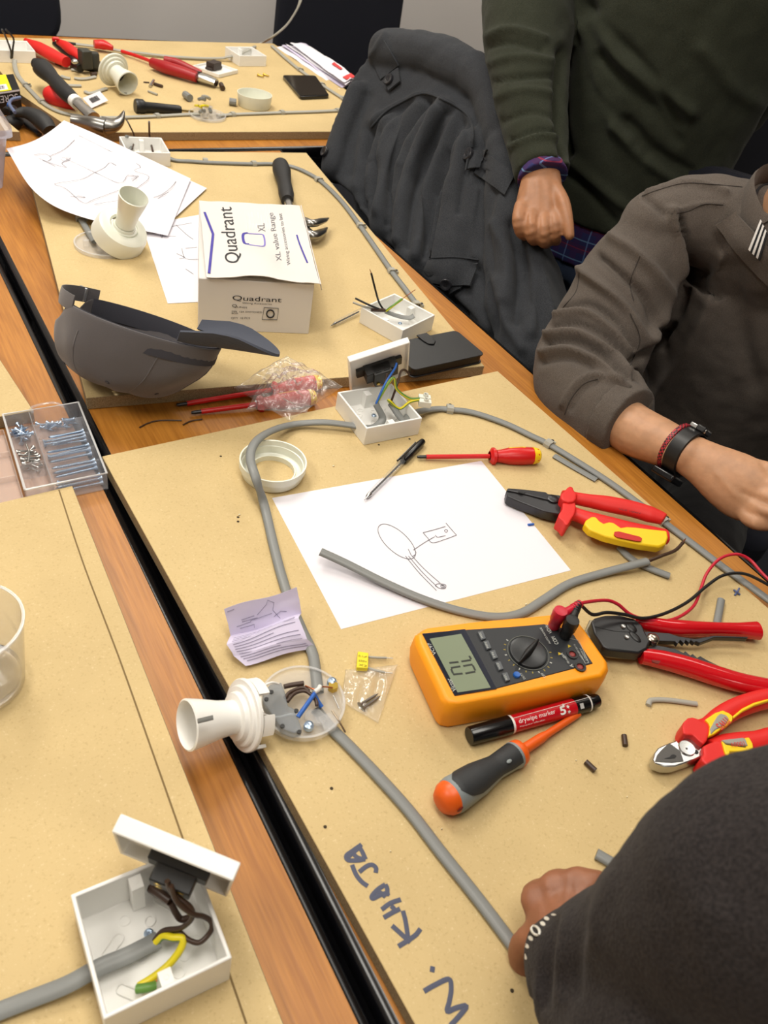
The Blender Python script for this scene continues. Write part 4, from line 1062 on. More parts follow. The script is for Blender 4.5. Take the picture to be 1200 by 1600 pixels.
def crumple(P4, amp, seed, fq=3.0):
    def f(a, c_):
        p = P4[0].lerp(P4[1], a).lerp(P4[3].lerp(P4[2], a), c_)
        n = noise.noise(V((a * fq + seed, c_ * fq, seed))); n2 = noise.noise(V((a * fq * 3 + seed, c_ * fq * 3, 7)))
        n3 = 1 - abs(noise.noise(V((a * fq * 1.7, c_ * fq * 2.3, seed + 3)))) * 2
        return p + V((0, 0, amp * (.35 + .6 * n + .3 * n2 + .4 * n3) * math.sin(PI * a) ** .5 * math.sin(PI * c_) ** .5))
    return f
b = MB(t); b.sheet(crumple([k_(870, 440, .002), k_(1115, 415, .002), k_(1022, 690, .002), k_(850, 590, .002)], .006, 2.2, 2.0), 26, 26, .0001); b.build('bag_film', M_FILM, smooth=180)
for i, (p, q) in enumerate((((935, 605), (1025, 550)), ((950, 622), (1035, 560)))):
    t2 = thing('wood_screw', ('upper of the two small steel screws inside the tiny bag', 'lower of the two small steel screws inside the tiny bag')[i], 'screw', k_((p[0] + q[0]) / 2, (p[1] + q[1]) / 2, .001), 0, 'screws in the tiny bag')
    A, B_ = k_(*p, .003), k_(*q, .003); ax_ = (B_ - A).normalized(); L = (B_ - A).length
    b = MB(t2); b.lathe([(0, 0), (.0032, 0), (.0014, .0025), (.0013, L * .8), (0, L)], 12, A, ax_); b.build('shank', mat('grey_steel', (130, 128, 124), .4, .7))
# a few crumbs of sawdust and plastic on the middle board
for i, (u, v) in enumerate(((521, 728), (374, 804), (822, 944), (900, 1188), (610, 1330), (690, 1295), (812, 1220), (980, 1245), (955, 1025))):
    b = MB(); b.ball(W(u, v, .0008), (.0016 if i < 3 else .0008, .0010 if i < 3 else .0006, .0008), 4)
    tag(b.build('crumb', mat('crumb_pale', (226, 214, 180), .8)), ('white crumb between the pen and the cover ring', 'white crumb left of the sheet of paper', 'pale crumb beside the bend of the loose cable')[i] if i < 3 else 'tiny pale crumb of sawdust on the bare lower half of the middle board', 'crumb', 'crumbs on the middle board')

# ---------------------------------------------------------------- on the second board
# grey baseball cap resting on its crown
Xc = V((.78, -.60, -.14)).normalized()                       # towards the peak
Zc = -(V((.30, .24, .9))).normalized()                      # crown axis, from the opening to the crown top
Zc = (Zc - Xc * Zc.dot(Xc)).normalized(); Yc = Zc.cross(Xc)
capR = Matrix((Xc, Yc, Zc)).transposed()
capO = W(226, 503, .092)
cp = thing('baseball_cap', 'dark grey baseball cap with a strap at the back, lying on its crown', 'cap', capO, rot=capR)
M_CAP = mat('cap_cotton', (84, 80, 82), .9, bump=(1500, .35), sheen=.3)
M_CAPI = mat('cap_lining', (56, 56, 64), .9, bump=(1500, .3))
M_CAPP = mat('cap_peak_under', (66, 70, 82), .85, bump=(900, .2))
CA, CB, CH = .100, .070, .092
def crown(a, c_, off=0):
    th = 2 * PI * a; h = c_ * PI / 2
    r = math.cos(h) ** .62; z = CH * math.sin(h) ** .95
    n = noise.noise(V((math.cos(th) * 2, math.sin(th) * 2, c_ * 3)))
    n2 = math.sin(th * 9 + c_ * 5) * .5 + math.sin(th * 5 - c_ * 7) * .5
    k = 1 + (.05 * n + .012 * n2) * math.sin(PI * min(c_ * 1.3, 1)) + off
    x = CA * r * math.cos(th) * k; y = CB * r * math.sin(th) * k
    # the arched gap at the back above the strap
    zz = z
    if c_ < .45:
        d = abs(((a - .5 + .5) % 1) - .5) / .085
        if d < 1:
            zz = max(z, .034 * math.sqrt(1 - d * d))
    return V((x - .018 * math.sin(h), y, zz * (1 + .03 * n)))
b = MB(cp, False)
nu, nv = 72, 22
vs = []; fs = []
for i in range(nu):
    for j in range(nv + 1):
        vs.append(crown(i / nu, j / nv if j < nv else .999))
for i in range(nu):
    for j in range(nv):
        w = nv + 1
        fs.append((i * w + j, ((i + 1) % nu) * w + j, ((i + 1) % nu) * w + j + 1, i * w + j + 1))
b.add(vs, fs)
o = b.build('crown', M_CAP, smooth=70); m_s = o.modifiers.new('solid', 'SOLIDIFY'); m_s.thickness = .0022; m_s.offset = 0
o.modifiers.new('sub', 'SUBSURF').render_levels = 1
for k in range(6):                         # panel seams
    b = MB(cp, False); a = k / 6 + .01
    b.tube([crown(a, .16 + j * .84 / 10 - .001, .012) for j in range(10)], .0011, n=6); b.build('panel_seam', M_CAP, smooth=60)
for a in (.42, .75, .9, .1, .25):
    b = MB(cp, False); p = crown(a, .62, .018); b.lathe([(.0022, -.0006), (.0034, .0), (.0022, .0008), (.001, .0)], 12, p, V((p.x, p.y, p.z * .7))); b.build('eyelet', M_CAPI)
b = MB(cp, False); b.lathe([(0, .004), (.005, .003), (.007, 0)], 14, V((.012, 0, CH))); b.build('top_button', M_CAP)
# sweatband: inside ring except over the back gap
b = MB(cp, False)
pts = [crown(.60 + .80 * k / 40, .0, -.03) + V((0, 0, .012)) for k in range(41)]
b.tube(pts, (.0016, .013), n=8); b.build('sweatband', M_CAPI, smooth=60, label='dark inner sweatband')
b = MB(cp, False)
pts = [V((-CA * 1.0 * math.cos(w), CB * 1.0 * math.sin(w), -.002)) for w in [(-.72 + 1.44 * k / 16) for k in range(17)]]
b.tube([p + V((-.006 * math.cos(k / 16 * PI - PI / 2), 0, 0)) for k, p in enumerate(pts)], (.0013, .0105), n=8); b.build('strap', M_CAP, label='adjusting strap')
b = MB(cp, False); b.box((-CA * .93, -.036, -.002), (.014, .004, .018), .55); b.build('buckle', mat('dull_silver', (180, 182, 186), .3, .9), bevel=.001, label='small silver buckle')
def peak(a, c_):
    s_ = (a * 2 - 1); x0 = CA * math.sqrt(max(0, 1 - (s_ * .82) ** 2)); y = CB * .84 * s_
    L = .074 * math.sqrt(max(0.0, 1 - abs(s_) ** 2.6)) + .002
    x = x0 * .98 + L * c_; yy = y * (1 + .10 * c_)
    return V((x, yy, -.002 - .020 * s_ * s_ * c_ * min(1, L / .05) - .012 * c_))
b = MB(cp, False); b.sheet(lambda a, c_: peak(a, c_), 30, 12, .0034); b.build('peak', [M_CAPP], smooth=60, label='stiff curved peak, bluish grey underside')
for q in (.25, .42, .58, .74, .88):
    b = MB(cp, False); b.tube([peak(.06 + .88 * k / 24, q) + V((0, 0, -.0004)) for k in range(25)], .0004, n=4); b.build('stitch_line', M_CAPI, smooth=0)

# white carton
M_CARDW = M_CARD
qb = thing('cardboard_carton', 'white printed carton with a crumpled lid, beside the grey cap', 'box', W(396, 500))
H_ = .086
gBL, gBR = W(309, 515, 0), W(482, 522, 0)
gTL, gTR = W(324.5, 436, H_ * .82), W(499.5, 446, H_)
vx = (gBR - gBL).normalized()
depth = V((-vx.y, vx.x, 0))
if depth.y < 0: depth = -depth
dl = .215
BLf, BRf = gBL + depth * dl + vx * .012, gBR + depth * dl
TLn, TRn = V((gBL.x, gBL.y, H_)), V((gBR.x, gBR.y, H_))
# fit the far top corners to what the picture shows on the lid plane
TLf, TRf = W(311, 314, H_ + .004), W(468, 322, H_ - .002)
BLf, BRf = V((TLf.x, TLf.y, 0)), V((TRf.x, TRf.y, 0))
b = MB(qb); b.prism([TLn + V((0, 0, -.003)), TRn + V((0, 0, -.003)), TRf + V((0, 0, -.003)), TLf + V((0, 0, -.003))], bottom=[gBL, gBR, BRf, BLf]); b.build('carton_body', M_CARDW, bevel=.0008, seg=1, smooth=0)
TLn2, TRn2 = W(322.5, 434, H_ + .0), W(500, 444, H_ + .002)
b = MB(qb)
def lid(a, c_):
    n0 = TLn2.lerp(TRn2, a); f0 = TLf.lerp(TRf, a)
    p = n0.lerp(f0, c_)
    return p + V((0, 0, .0075 * math.exp(-((a - .44) / .22) ** 2) * (1 - c_) + .0035 * math.sin(a * 5 + c_ * 3) * math.sin(PI * c_) + .0015 * noise.noise(V((a * 6, c_ * 6, 1)))))
b.sheet(lid, 24, 24, .0009); b.build('lid', M_CARD, smooth=30, label='crumpled printed lid')
def lp(u, v):                              # a pixel on the lid
    q = W(u, v, H_ + .006)
    A0 = TLn2.lerp(TLf, 0); best = None
    a = c_ = .5
    for it in range(6):
        p = lid(a, c_); h = .002
        pa = (lid(a + h, c_) - p) / h; pc_ = (lid(a, c_ + h) - p) / h
        q = W(u, v, p.z); d = q - p
        det = pa.x * pc_.y - pa.y * pc_.x
        a += (d.x * pc_.y - d.y * pc_.x) / det; c_ += (pa.x * d.y - pa.y * d.x) / det
    return lid(a, c_) + V((0, 0, .0014))
z_ = lambda x, y: (300 + x / 5.714, 300 + y / 5.714)
def warp_text(s, p0, p1, up0, m, name='printed_text', bold=0):
    """letters laid on the lid: p0 to p1 baseline and up0 a point above p0, all in pixels"""
    cu = bpy.data.curves.new('t', 'FONT'); cu.body = s; cu.offset = bold
    o = bpy.data.objects.new('t', cu); COL.objects.link(o)
    me = bpy.data.meshes.new_from_object(o.evaluated_get(bpy.context.evaluated_depsgraph_get())); bpy.data.objects.remove(o)
    xs = [v.co.x for v in me.vertices]; ys = [v.co.y for v in me.vertices]
    inv = mw(qb).inverted()
    for v in me.vertices:
        a = (v.co.x - min(xs)) / (max(xs) - min(xs)); c_ = v.co.y / max(ys)
        u = p0[0] + (p1[0] - p0[0]) * a + (up0[0] - p0[0]) * c_; w = p0[1] + (p1[1] - p0[1]) * a + (up0[1] - p0[1]) * c_
        v.co = inv @ lp(u, w)
    me.materials.clear(); me.materials.append(m); me.name = name
    o = bpy.data.objects.new(name, me); COL.objects.link(o); o.parent = qb
warp_text('Quadrant', z_(425, 640), z_(350, 140), z_(300, 640), M_INKD)
warp_text('XL', z_(655, 360), z_(645, 285), z_(592, 362), M_INK)
warp_text('XL value Range', z_(800, 620), z_(722, 190), z_(755, 625), M_INK)
warp_text('Wiring accessories to last', z_(880, 655), z_(800, 195), z_(850, 660), M_INK)
# violet Q mark and the folded-corner chevrons
def ribbon(parent, pts, w, m, name, fn, k=4):
    P = catmull([fn(*p) for p in pts], k) if k else [fn(*p) for p in pts]
    b = MB(parent); b.tube(P, (w / 2, .0003), n=6); return b.build(name, m, smooth=0)
ribbon(qb, [z_(500, 372), z_(460, 380), z_(455, 420), z_(470, 465), z_(510, 472)], .0048, M_PURP, 'printed_logo', lp, 3)
ribbon(qb, [z_(505, 378), z_(570, 382), z_(620, 385), z_(640, 400), z_(650, 460), z_(640, 490), z_(590, 488), z_(510, 478)], .0030, mat('purple_print_pale', (120, 108, 190), .5), 'printed_logo', lp, 3)
ribbon(qb, [z_(112 + 76 * k / 8, 190 + 195 * k / 8) for k in range(8)] + [z_(188 - 36 * k / 8, 385 + 350 * k / 8) for k in range(9)], .0044, M_PURP, 'printed_chevron', lambda u, v: lp(u, v) + V((0, 0, .0006)), 0)
ribbon(qb, [z_(935, 390), z_(960, 470), z_(1030, 640)], .003, M_PURP, 'printed_chevron', lp, 3)
for k in range(9):
    ribbon(qb, [z_(480 + k * 26, 205 - k * 10), z_(500 + k * 26, 340)], .0005, mat('fine_print', (236, 236, 240), .5), 'fine_line', lp, 0)
# side flap folded out at the right end, and the left side fold
b = MB(qb); b.prism([TRn2 + V((.002, 0, 0)), TRf + V((.003, 0, .002)), TRf + V((.009, -.01, -.020)), TRn2.lerp(TRf, .45) + V((.014, 0, -.03)), TRn2 + V((.007, .004, -.012))], bottom=[p + V((-.0012, 0, -.0006)) for p in (TRn2 + V((.002, 0, 0)), TRf + V((.003, 0, .002)), TRf + V((.009, -.01, -.020)), TRn2.lerp(TRf, .45) + V((.014, 0, -.03)), TRn2 + V((.007, .004, -.012)))]); b.build('torn_flap', M_CARDW, smooth=0)
def fr(x, y):                              # a pixel on the front face
    n = V((vx.y, -vx.x, 0)); return plane_hit(300 + x / 5.714, 300 + y / 5.714, gBL + n * .0008, n)
def ftext(s, a, b_, hpx, m=M_INKD, bold=0):
    U = fr(a[0], a[1] - hpx) - fr(*a)
    text(qb, s, fr(*a), fr(*b_), U, m, h=U.length, name='printed_text', th=0, bold=bold)
ftext('Quadrant', (362, 965), (798, 985), 42)
ftext('Wiring Accessories', (448, 998), (712, 1008), 14)
ftext('Q', (358, 1028), (400, 1030), 26); ftext('LINES', (402, 1034), (492, 1040), 14)
ftext('DBL 13A SWITCHED', (356, 1075), (625, 1082), 15); ftext('BOX', (354, 1090), (412, 1092), 12); ftext('QTY  10 PCS', (350, 1134), (518, 1134), 16)
b = MB(qb); b.tube([fr(645, 1032), fr(773, 1040), fr(760, 1142), fr(626, 1140), fr(645, 1032)], .0004, n=4)
b.tube([fr(*(700 + 34 * math.cos(k / 12 * 2 * PI), 1088 + 34 * math.sin(k / 12 * 2 * PI))) for k in range(13)], .0012, n=4); b.build('printed_symbol', M_INKD, smooth=0)

# clear base plate, tilted cover ring and the lampholder standing up in it
rb = rose('round clear base plate under the tilted cover ring, left of the carton', W(163, 384, .0005), .048)
b = MB(rb)
for x, y, r in ((150, 365, .006), (175, 372, .008), (135, 385, .005), (158, 392, .006), (142, 372, .004)):
    b.lathe([(0, .012), (r, .011), (r, 0)], 14, W(x, y, .003))
b.build('moulded_boss', M_CLEARH)
T_, B_ = W(209, 306, .102), W(195, 352, .046)
ax = (T_ - B_).normalized()
cr = thing('cover_ring', 'cream cover ring tilted on the clear base plate, lampholder rising from it', 'cover ring', W(184, 382, .006))
b = MB(cr); rc_ = W(183, 370, .022); tx = (V((.30, -.42, .86))).normalized(); rc_ = B_ - tx * .012
b.lathe([(.021, .007), (.024, .010), (.034, .010), (.040, .007), (.0425, 0), (.0435, -.021), (.0415, -.021), (.0405, -.002), (.036, .006), (.024, .007), (.021, .007)], 52, rc_, tx); b.build('ring_body', M_CREAM, smooth=40)
t, _ = lampholder('cream lampholder standing upright in the tilted cover ring', T_, B_ - ax * .004, .0235, m=M_CREAM, flange=.72)
cable('short grey cable dropping from under the papers into the tilted lamp fitting', [(112, 318, .004), (120, 330, .002), (128, 345, .001), (138, 362, .003), (148, 378, .006)], k=5)
clip('grey cable clip between the papers and the tilted lamp fitting', 125, 342, 130, 352)

# papers with sketches
TP = [W(100, 188, .034), W(160, 214, .018), W(228, 246, .036), W(298, 279, .010)]
BP = [W(10, 232, .058), W(55, 300, .040), W(125, 338, .018), W(262, 368, .006)]
sp = thing('sheet_of_paper', 'topmost sketched sheet curling up at its left edge behind the carton', 'paper', W(160, 280))
def sf(a, c_):
    def at(P, t):
        x = t * 3; i = min(int(x), 2); f = x - i
        Q_ = [P[0] * 2 - P[1]] + P + [P[3] * 2 - P[2]]
        A_, B2, C2, D2 = Q_[i], Q_[i + 1], Q_[i + 2], Q_[i + 3]
        return 0.5 * ((2 * B2) + (C2 - A_) * f + (2 * A_ - 5 * B2 + 4 * C2 - D2) * f * f + (3 * B2 - A_ - 3 * C2 + D2) * f ** 3)
    p, q = at(TP, a), at(BP, a)
    return p.lerp(q, c_) + V((0, 0, -.010 * math.sin(PI * c_) * (1 - a)))
b = MB(sp); b.sheet(sf, 24, 16, .0003); b.build('sheet', M_PAPER, smooth=60)
SG = [[sf(i / 30, j / 30) for j in range(31)] for i in range(31)]
def on_s(u, v):
    best = None
    for i in range(31):
        for j in range(31):
            p = SG[i][j]; d = RC.transposed() @ (p - CAM)
            e = (600 + FPX * d.x / d.z - u) ** 2 + (800 + FPX * d.y / d.z - v) ** 2
            if best is None or e < best[0]: best = (e, p)
    return W(u, v, best[1].z + .0016)
q6 = lambda x, y: (x / 3, 180 + y / 3)
sk = [[(370, 95), (510, 165), (655, 235), (630, 260), (700, 290), (630, 350)], [(255, 320), (380, 300), (440, 270), (490, 245), (515, 222), (545, 235)], [(310, 205), (440, 265), (560, 318), (600, 280), (640, 290), (620, 310)],
      [(350, 115), (300, 160), (235, 190)], [(160, 185), (210, 180), (240, 200), (225, 215)], [(180, 200), (240, 225), (310, 245), (290, 225), (320, 205)], [(290, 200), (330, 198), (310, 215), (285, 208)], [(600, 285), (650, 285), (615, 300)],
      [(255, 325), (310, 345), (390, 410), (440, 395), (560, 350)], [(360, 375), (400, 385), (330, 380)], [(440, 418), (520, 405), (600, 395)], [(200, 210), (260, 240)], [(720, 385), (760, 370), (800, 340), (825, 310)], [(740, 390), (790, 360)]]
strokes(sp, [[on_s(*q6(*p)) for p in l] for l in sk], 0, .0010, M_INK, 'pen_sketch', fn=lambda *p: V(p), k=4)
paper('plain corner of a second sheet showing under the topmost sketched sheet', [(255, 262, .002), (323, 294, .001), (262, 350, .002), (190, 330, .002)], z=.0030, nu=6, nv=6)
s2, _ = paper('flat sketched sheet of paper partly under the white carton', [(222, 352), (330, 332), (392, 468), (262, 474)], z=.0008, nu=6, nv=6)
strokes(s2, [[(248, 356), (253, 372), (256, 355)], [(256, 356), (300, 348)], [(251, 369), (275, 369)], [(275, 351), (290, 365), (302, 374)], [(284, 388), (290, 404), (312, 405)], [(290, 388), (308, 386)], [(276, 396), (288, 402), (280, 404)], [(290, 420), (302, 428)]], .0016, .0008, M_INK, 'pencil_drawing', k=3)

# wiring box at the corner of the papers, cable and clips round the edge
box4 = box_edge('white wiring box tucked behind the sketched papers, brown wires sticking up', (184, 212.7), (254, 215), .0275, away=-1, holes=False)
c4 = cable('grey cable clipped round the far edge of the second board', [(252, 240, .004), (272, 250), (300, 252), (330, 254), (390, 256), (425, 256), (455, 260), (480, 270), (505, 286), (535, 316), (562, 352), (590, 392), (612, 424), (632, 450), (650, 474)], k=6)
for u, v, u2, v2, lb in ((321, 252, 360, 255, 'grey cable clip left of the hammer grip, nearer the papers'), (397, 256, 420, 256, 'grey cable clip just left of the hammer grip'), (497, 281, 515, 296, 'grey cable clip just right of the hammer grip'),
                         (563, 353, 580, 377, 'grey cable clip beside the coat, farther one'), (612, 424, 625, 441, 'grey cable clip beside the coat, nearer one'), (651, 476, 660, 490, 'grey cable clip at the cable end near the phone wallet')):
    clip(lb, u, v, u2, v2)
core(c4, [W(207, 233, .010), W(210, 214, .02), W(203, 197, .045), W(197, 186, .055)], M_BROWN, label='brown inner wire')
core(c4, [W(239, 237, .008), W(234, 215, .02), W(233, 190, .060)], M_BROWN, r=.0022, label='brown inner wire')
core(c4, [W(202, 236, .006), W(210, 218, .012), W(197, 213, .030)], M_GREYC, r=.003, name='sheath_end')

# hammers
def hammer(label, grip, gr, neck, nr, head, claw, tape=False, face=None):
    t = thing('claw_hammer', label, 'hammer', (grip[0] + neck[-1]) / 2 * 1)
    t.location.z = 0
    b = MB(t); b.tube(grip, gr, n=20, k=5); b.build('grip', M_BLKR, smooth=60, label='black rubber grip')
    b = MB(t); b.tube(neck, nr, n=16, k=4); b.build('shaft', M_STEEL, smooth=60)
    b = MB(t); b.tube(head[0], head[1], n=20, k=4); b.build('head', mat('hammer_steel', (150, 148, 144), .28, 1.0), smooth=60)
    for cl in claw:
        b = MB(t); b.tube(cl[0], cl[1], n=12, k=5); b.build('claw', MATS['hammer_steel'], smooth=60)
    if tape:
        b = MB(t); a_ = neck[0].lerp(neck[1], .10); c_ = neck[0].lerp(neck[1], .55); b.tube([a_, c_], (.0145, .0135), n=18); b.build('tape_band', M_WHITE, label='band of white tape')
    return t
hammer('claw hammer with grooved black grip lying behind the carton', [W(438, 258, .017), W(441, 270, .017), W(446, 295, .018), W(449, 314, .018)],
       [(.017, .016), (.019, .016), (.0165, .015), (.014, .014), (.0145, .014), (.0155, .0145), (.012, .012)],
       [W(449, 312, .018), W(455, 330, .018), W(466, 350, .020)], [(.008, .007), (.008, .007), (.011, .009)],
       ([W(440, 362, .018), W(462, 356, .022), W(478, 352, .024)], [(.014, .015), (.012, .013), (.013, .014)]),
       [([W(476, 346, .030), W(488, 349, .033), W(500, 346, .030), W(513, 341, .020)], [(.008, .008), (.0085, .006), (.008, .004), (.002, .0015)]),
        ([W(476, 360, .018), W(488, 368, .018), W(500, 364, .016), W(511, 356, .012)], [(.010, .010), (.0105, .008), (.009, .005), (.002, .0015)])])
h1 = hammer('claw hammer with smooth black grip and white taped neck, across the farthest board\'s corner', [W(53, 98, .050), W(62, 103, .048), W(80, 120, .044), W(98, 140, .040), W(115, 156, .036)],
       [(.010, .010), (.022, .020), (.020, .018), (.0155, .015), (.0165, .016), (.017, .016), (.0165, .016), (.0145, .014)],
       [W(113, 154, .036), W(128, 168, .032), W(146, 184, .026)], [(.0115, .011), (.0125, .011), (.015, .012)],
       ([W(112, 188, .020), W(128, 191, .020), W(148, 196, .020), W(166, 200, .020)], [(.011, .012), (.013, .014), (.016, .018), (.017, .018)]),
       [([W(160, 196, .022), W(178, 196, .024), W(188, 188, .034), W(194, 173, .052)], [(.016, .018), (.015, .014), (.011, .008), (.002, .0015)])], tape=True)

# wiring box with bent wires, pen, phone wallet
box3 = surface_box('white wiring box with bent black wires, next to the phone wallet', .7112, .9645, -1.2159, .0275, holes=False)
w_ = lambda x, y, z: W(300 + x / 3, 230 + y / 3, z)
c3 = cable('grey cable stub inside the wiring box next to the phone wallet', [w_(1040, 790, .018), w_(1015, 800, .014), w_(960, 790, .014), w_(905, 770, .018)], k=5, h=.005)
core(c3, [w_(905, 770, .018), w_(878, 730, .035), w_(860, 670, .060), w_(840, 590, .085)], M_BLK, label='black inner wire')
core(c3, [w_(905, 770, .018), w_(860, 752, .030), w_(820, 735, .036), w_(765, 708, .040)], M_BLK, label='black inner wire')
core(c3, [w_(900, 768, .018), w_(850, 756, .026), w_(800, 745, .030), w_(755, 728, .030)], M_GREYC2, label='grey inner wire')
core(c3, [w_(840, 762, .025), w_(905, 765, .024)], M_BROWN, r=.003, k=0, label='brown sleeved wire')
core(c3, [w_(905, 772, .018), w_(940, 745, .030), w_(985, 712, .038)], [M_GRN, M_YEL], stripes=EY, r=.0022, label='green and yellow earth wire')
core(c3, [w_(985, 712, .038), w_(1015, 690, .042), w_(1046, 668, .046)], M_COPPER, r=.0006, name='copper_end')
core(c3, [w_(840, 590, .085), w_(833, 572, .090)], M_COPPER, r=.0006, name='copper_end', k=0)
A, Bp = w_(648, 838, .004), w_(800, 762, .006); L = (Bp - A).length
driver('clear ballpoint pen pointing out from behind the wiring box beside the carton', A, Bp, [
    ('barrel', M_GLASSY, [(.012, .003), (.018, .0042), (L, .0042)], 6, 'clear barrel'), ('nib', M_STEEL, [(0, 0), (.001, .0006), (.006, .0012), (.012, .003)], 12, 'metal nib'), ('ink_tube', M_INKD, [(.008, .0012), (L - .01, .0012)], 8, 'dark ink tube')], cat='pen', name='ballpoint_pen')
def rrect(P, r, n=5):
    out = []
    for i in range(4):
        p, a, c_ = P[i], P[i - 1], P[(i + 1) % 4]
        d1 = (a - p).normalized(); d2 = (c_ - p).normalized()
        for k in range(n + 1):
            t_ = k / n
            out.append(p + d1 * r * (1 - t_) ** 2 + d2 * r * t_ ** 2)
    return out
M_LEA = mat('black_leather', (20, 20, 22), .38, bump=(1400, .25))
wl = thing('phone_wallet', 'black leather phone wallet with clasp tab, resting on the board corner', 'phone case', W(690, 550))
f_ = lambda x, y, z: W(380 + x / 3, 480 + y / 3, z)
PB = [f_(672, 172, .016), f_(1000, 108, .016), f_(1135, 222, .016), f_(798, 296, .016)]
def dz(P, z): return [V((p.x, p.y, z)) for p in P]
for nm, z1, h, k, lb in (('cover', .0165, .0022, 1.0, None), ('phone_body', .0142, .0112, .965, 'phone inside the wallet'), ('back_cover', .0028, .0024, 1.0, None)):
    c_ = sum(PB, V((0, 0, 0))) / 4; Q4 = [c_ + (p - c_) * k for p in PB]
    b = MB(wl); b.prism(dz(rrect(Q4, .010), z1), h); b.build(nm, M_LEA if nm != 'phone_body' else M_BLK, bevel=.0008, label=lb)
b = MB(wl); b.prism([f_(x, y, .0188) for x, y in ((812, 130), (860, 118), (885, 138), (903, 158), (895, 172), (870, 170), (845, 155))], .0022); b.build('clasp_tab', M_LEA, bevel=.0008)

# red screwdrivers in a film bag, lying on the table between the boards
red_driver('longer red screwdriver in clear film, farther of the two between the boards', (500, 597), (276, 633), .075, .0125, z=TT, rs=.0036, tipl=.014, yellow=True)
red_driver('red screwdriver in clear film, nearer of the two between the boards', (492, 620), (299, 645), .085, .0125, z=TT, rs=.0036, tipl=.013, yellow=True)
t = thing('film_bag', 'crumpled clear film bag over the handles of two red screwdrivers', 'plastic bag', W(450, 610, TT))
b = MB(t); b.sheet(crumple([W(366, 606, .006), W(448, 556, .034), W(536, 604, .012), W(452, 658, .008)], .026, 5.1, 3.2), 54, 54, .0001); b.build('film', M_FILM, smooth=180)
t2 = MB(t); t2.sheet(crumple([W(385, 640, .0), W(420, 575, .03), W(500, 580, .03), W(480, 645, .005)], .022, 9.3, 4.0), 40, 40, .0001); t2.build('film_fold', M_FILM, smooth=180)
for lb, pts in (('thin dark scrap of wire on the table below the cap, longer one', [(218, 668), (232, 661), (250, 657), (284, 657)]), ('thin dark scrap of wire on the table below the cap, shorter one', [(286, 664), (298, 658), (316, 655)])):
    b = MB(); b.tube([W(u, v, TT + .001) for u, v in pts], .0011, n=6, k=4); tag(b.build('wire_scrap', M_BROWN), lb, 'wire scrap')

# ---------------------------------------------------------------- on the farthest board
box5 = box_edge('white wiring box near the back wall with a long cable rising out of it', (373, 87), (418, 87.3), .0275, holes=False)
b6a = W(55, 80, .0275)
box6 = surface_box('white wiring box at the left end of the farthest board, dark wires sticking up', b6a.x - .0425, b6a.y + .0425, 0.0, .0275, holes=False)
c6 = cable('grey cable clipped along the front edge of the farthest board', [(23, 94, .012), (23, 103, .004), (28, 118), (40, 133), (52, 146), (64, 158), (80, 169), (100, 177), (130, 182), (170, 184), (205, 183), (245, 181.5), (290, 179), (312, 178, .002)], k=6, m=M_GREYC2)
c6b = cable('grey cable from the far clear base plate to the coat end of the farthest board', [(340, 181, .002), (362, 179), (400, 177.5), (440, 176), (490, 174.5), (545, 172)], k=5, m=M_GREYC2)
c6c = cable('grey cable clipped along the papers at the back right of the farthest board', [(425, 72), (445, 90), (468, 109), (490, 124), (505, 134), (522, 145), (545, 160)], k=5, m=M_GREYC2)
for u, v, u2, v2, lb in ((40, 133, 52, 146, 'grey cable clip beside the yellow and black carton'), (65, 159, 80, 169, 'grey cable clip at the rounded end of the red handle under the hammer'), (246, 181.5, 270, 180, 'grey cable clip below the black handled screwdriver'),
                         (364, 179, 380, 178.4, 'grey cable clip just below the far white cover ring'), (441, 176, 460, 175.5, 'grey cable clip straight below the black smartphone'), (528, 173, 540, 172.3, 'grey cable clip next to the hanging coat on the farthest board'),
                         (468, 109, 480, 118, 'grey cable clip at the upper left edge of the papers'), (502, 132, 512, 139, 'grey cable clip beside the lower half of the papers'), (536, 154, 545, 160, 'grey cable clip under the lowest corner of the papers')):
    clip(lb, u, v, u2, v2)
core(c6, [W(17, 92, .008), W(17, 80, .03), W(10, 60, .06), W(3, 46, .085)], M_BLK, r=.0022, label='black inner wire')
core(c6, [W(19, 92, .008), W(20, 76, .035), W(21, 60, .06), W(9, 46, .085)], M_INKD, r=.0022, label='dark inner wire')
c5 = cable('pale grey cable lying along the back of the farthest board into the wiring box', [(118, 69, .004), (150, 73, .004), (185, 79, .004), (220, 83, .003), (262, 88, .002), (310, 91, .002), (345, 91, .004), (356, 89, .009), (366, 87, .012)], k=6, m=M_GREYC2)
core(c5, [W(118, 69, .008), W(104, 67, .010), (W(88, 66, .010))], M_INKD, r=.0035, label='dark stripped end')
cup_ = cable('grey cable rising from the far wiring box up out of the picture', [W(376, 84, .010), W(392, 76, .020), D(404, 70, 2.55), D(425, 58, 2.52), D(445, 42, 2.50), D(458, 25, 2.48), D(468, 5, 2.46), D(474, -25, 2.44), D(474, -70, 2.40), D(462, -120, 2.36)], k=6, m=M_GREYC2)

lidc = [W(302, 102, .010), W(334, 95, .010), W(371, 107, .010), W(340, 118, .010)]
pl3 = switch_plate('white switch plate lying face down beside the far wiring box', lidc[0], lidc[1], lidc[2], lidc[3], V((0, 0, -1)), terminals=False)
b = MB(pl3, False); b.box((0, .006, .004), (.034, .026, .018)); b.box((0, .006, -.002), (.05, .02, .006)); b.build('terminal_block', mat('dark_brown_block', (52, 40, 34), .5), bevel=.001, label='dark brown terminal block')

lampholder('white lampholder lying on its side in the middle of the farthest board', W(200, 131, .028), W(178, 110, .040), .0275, m=M_CREAM, flange=1.12)
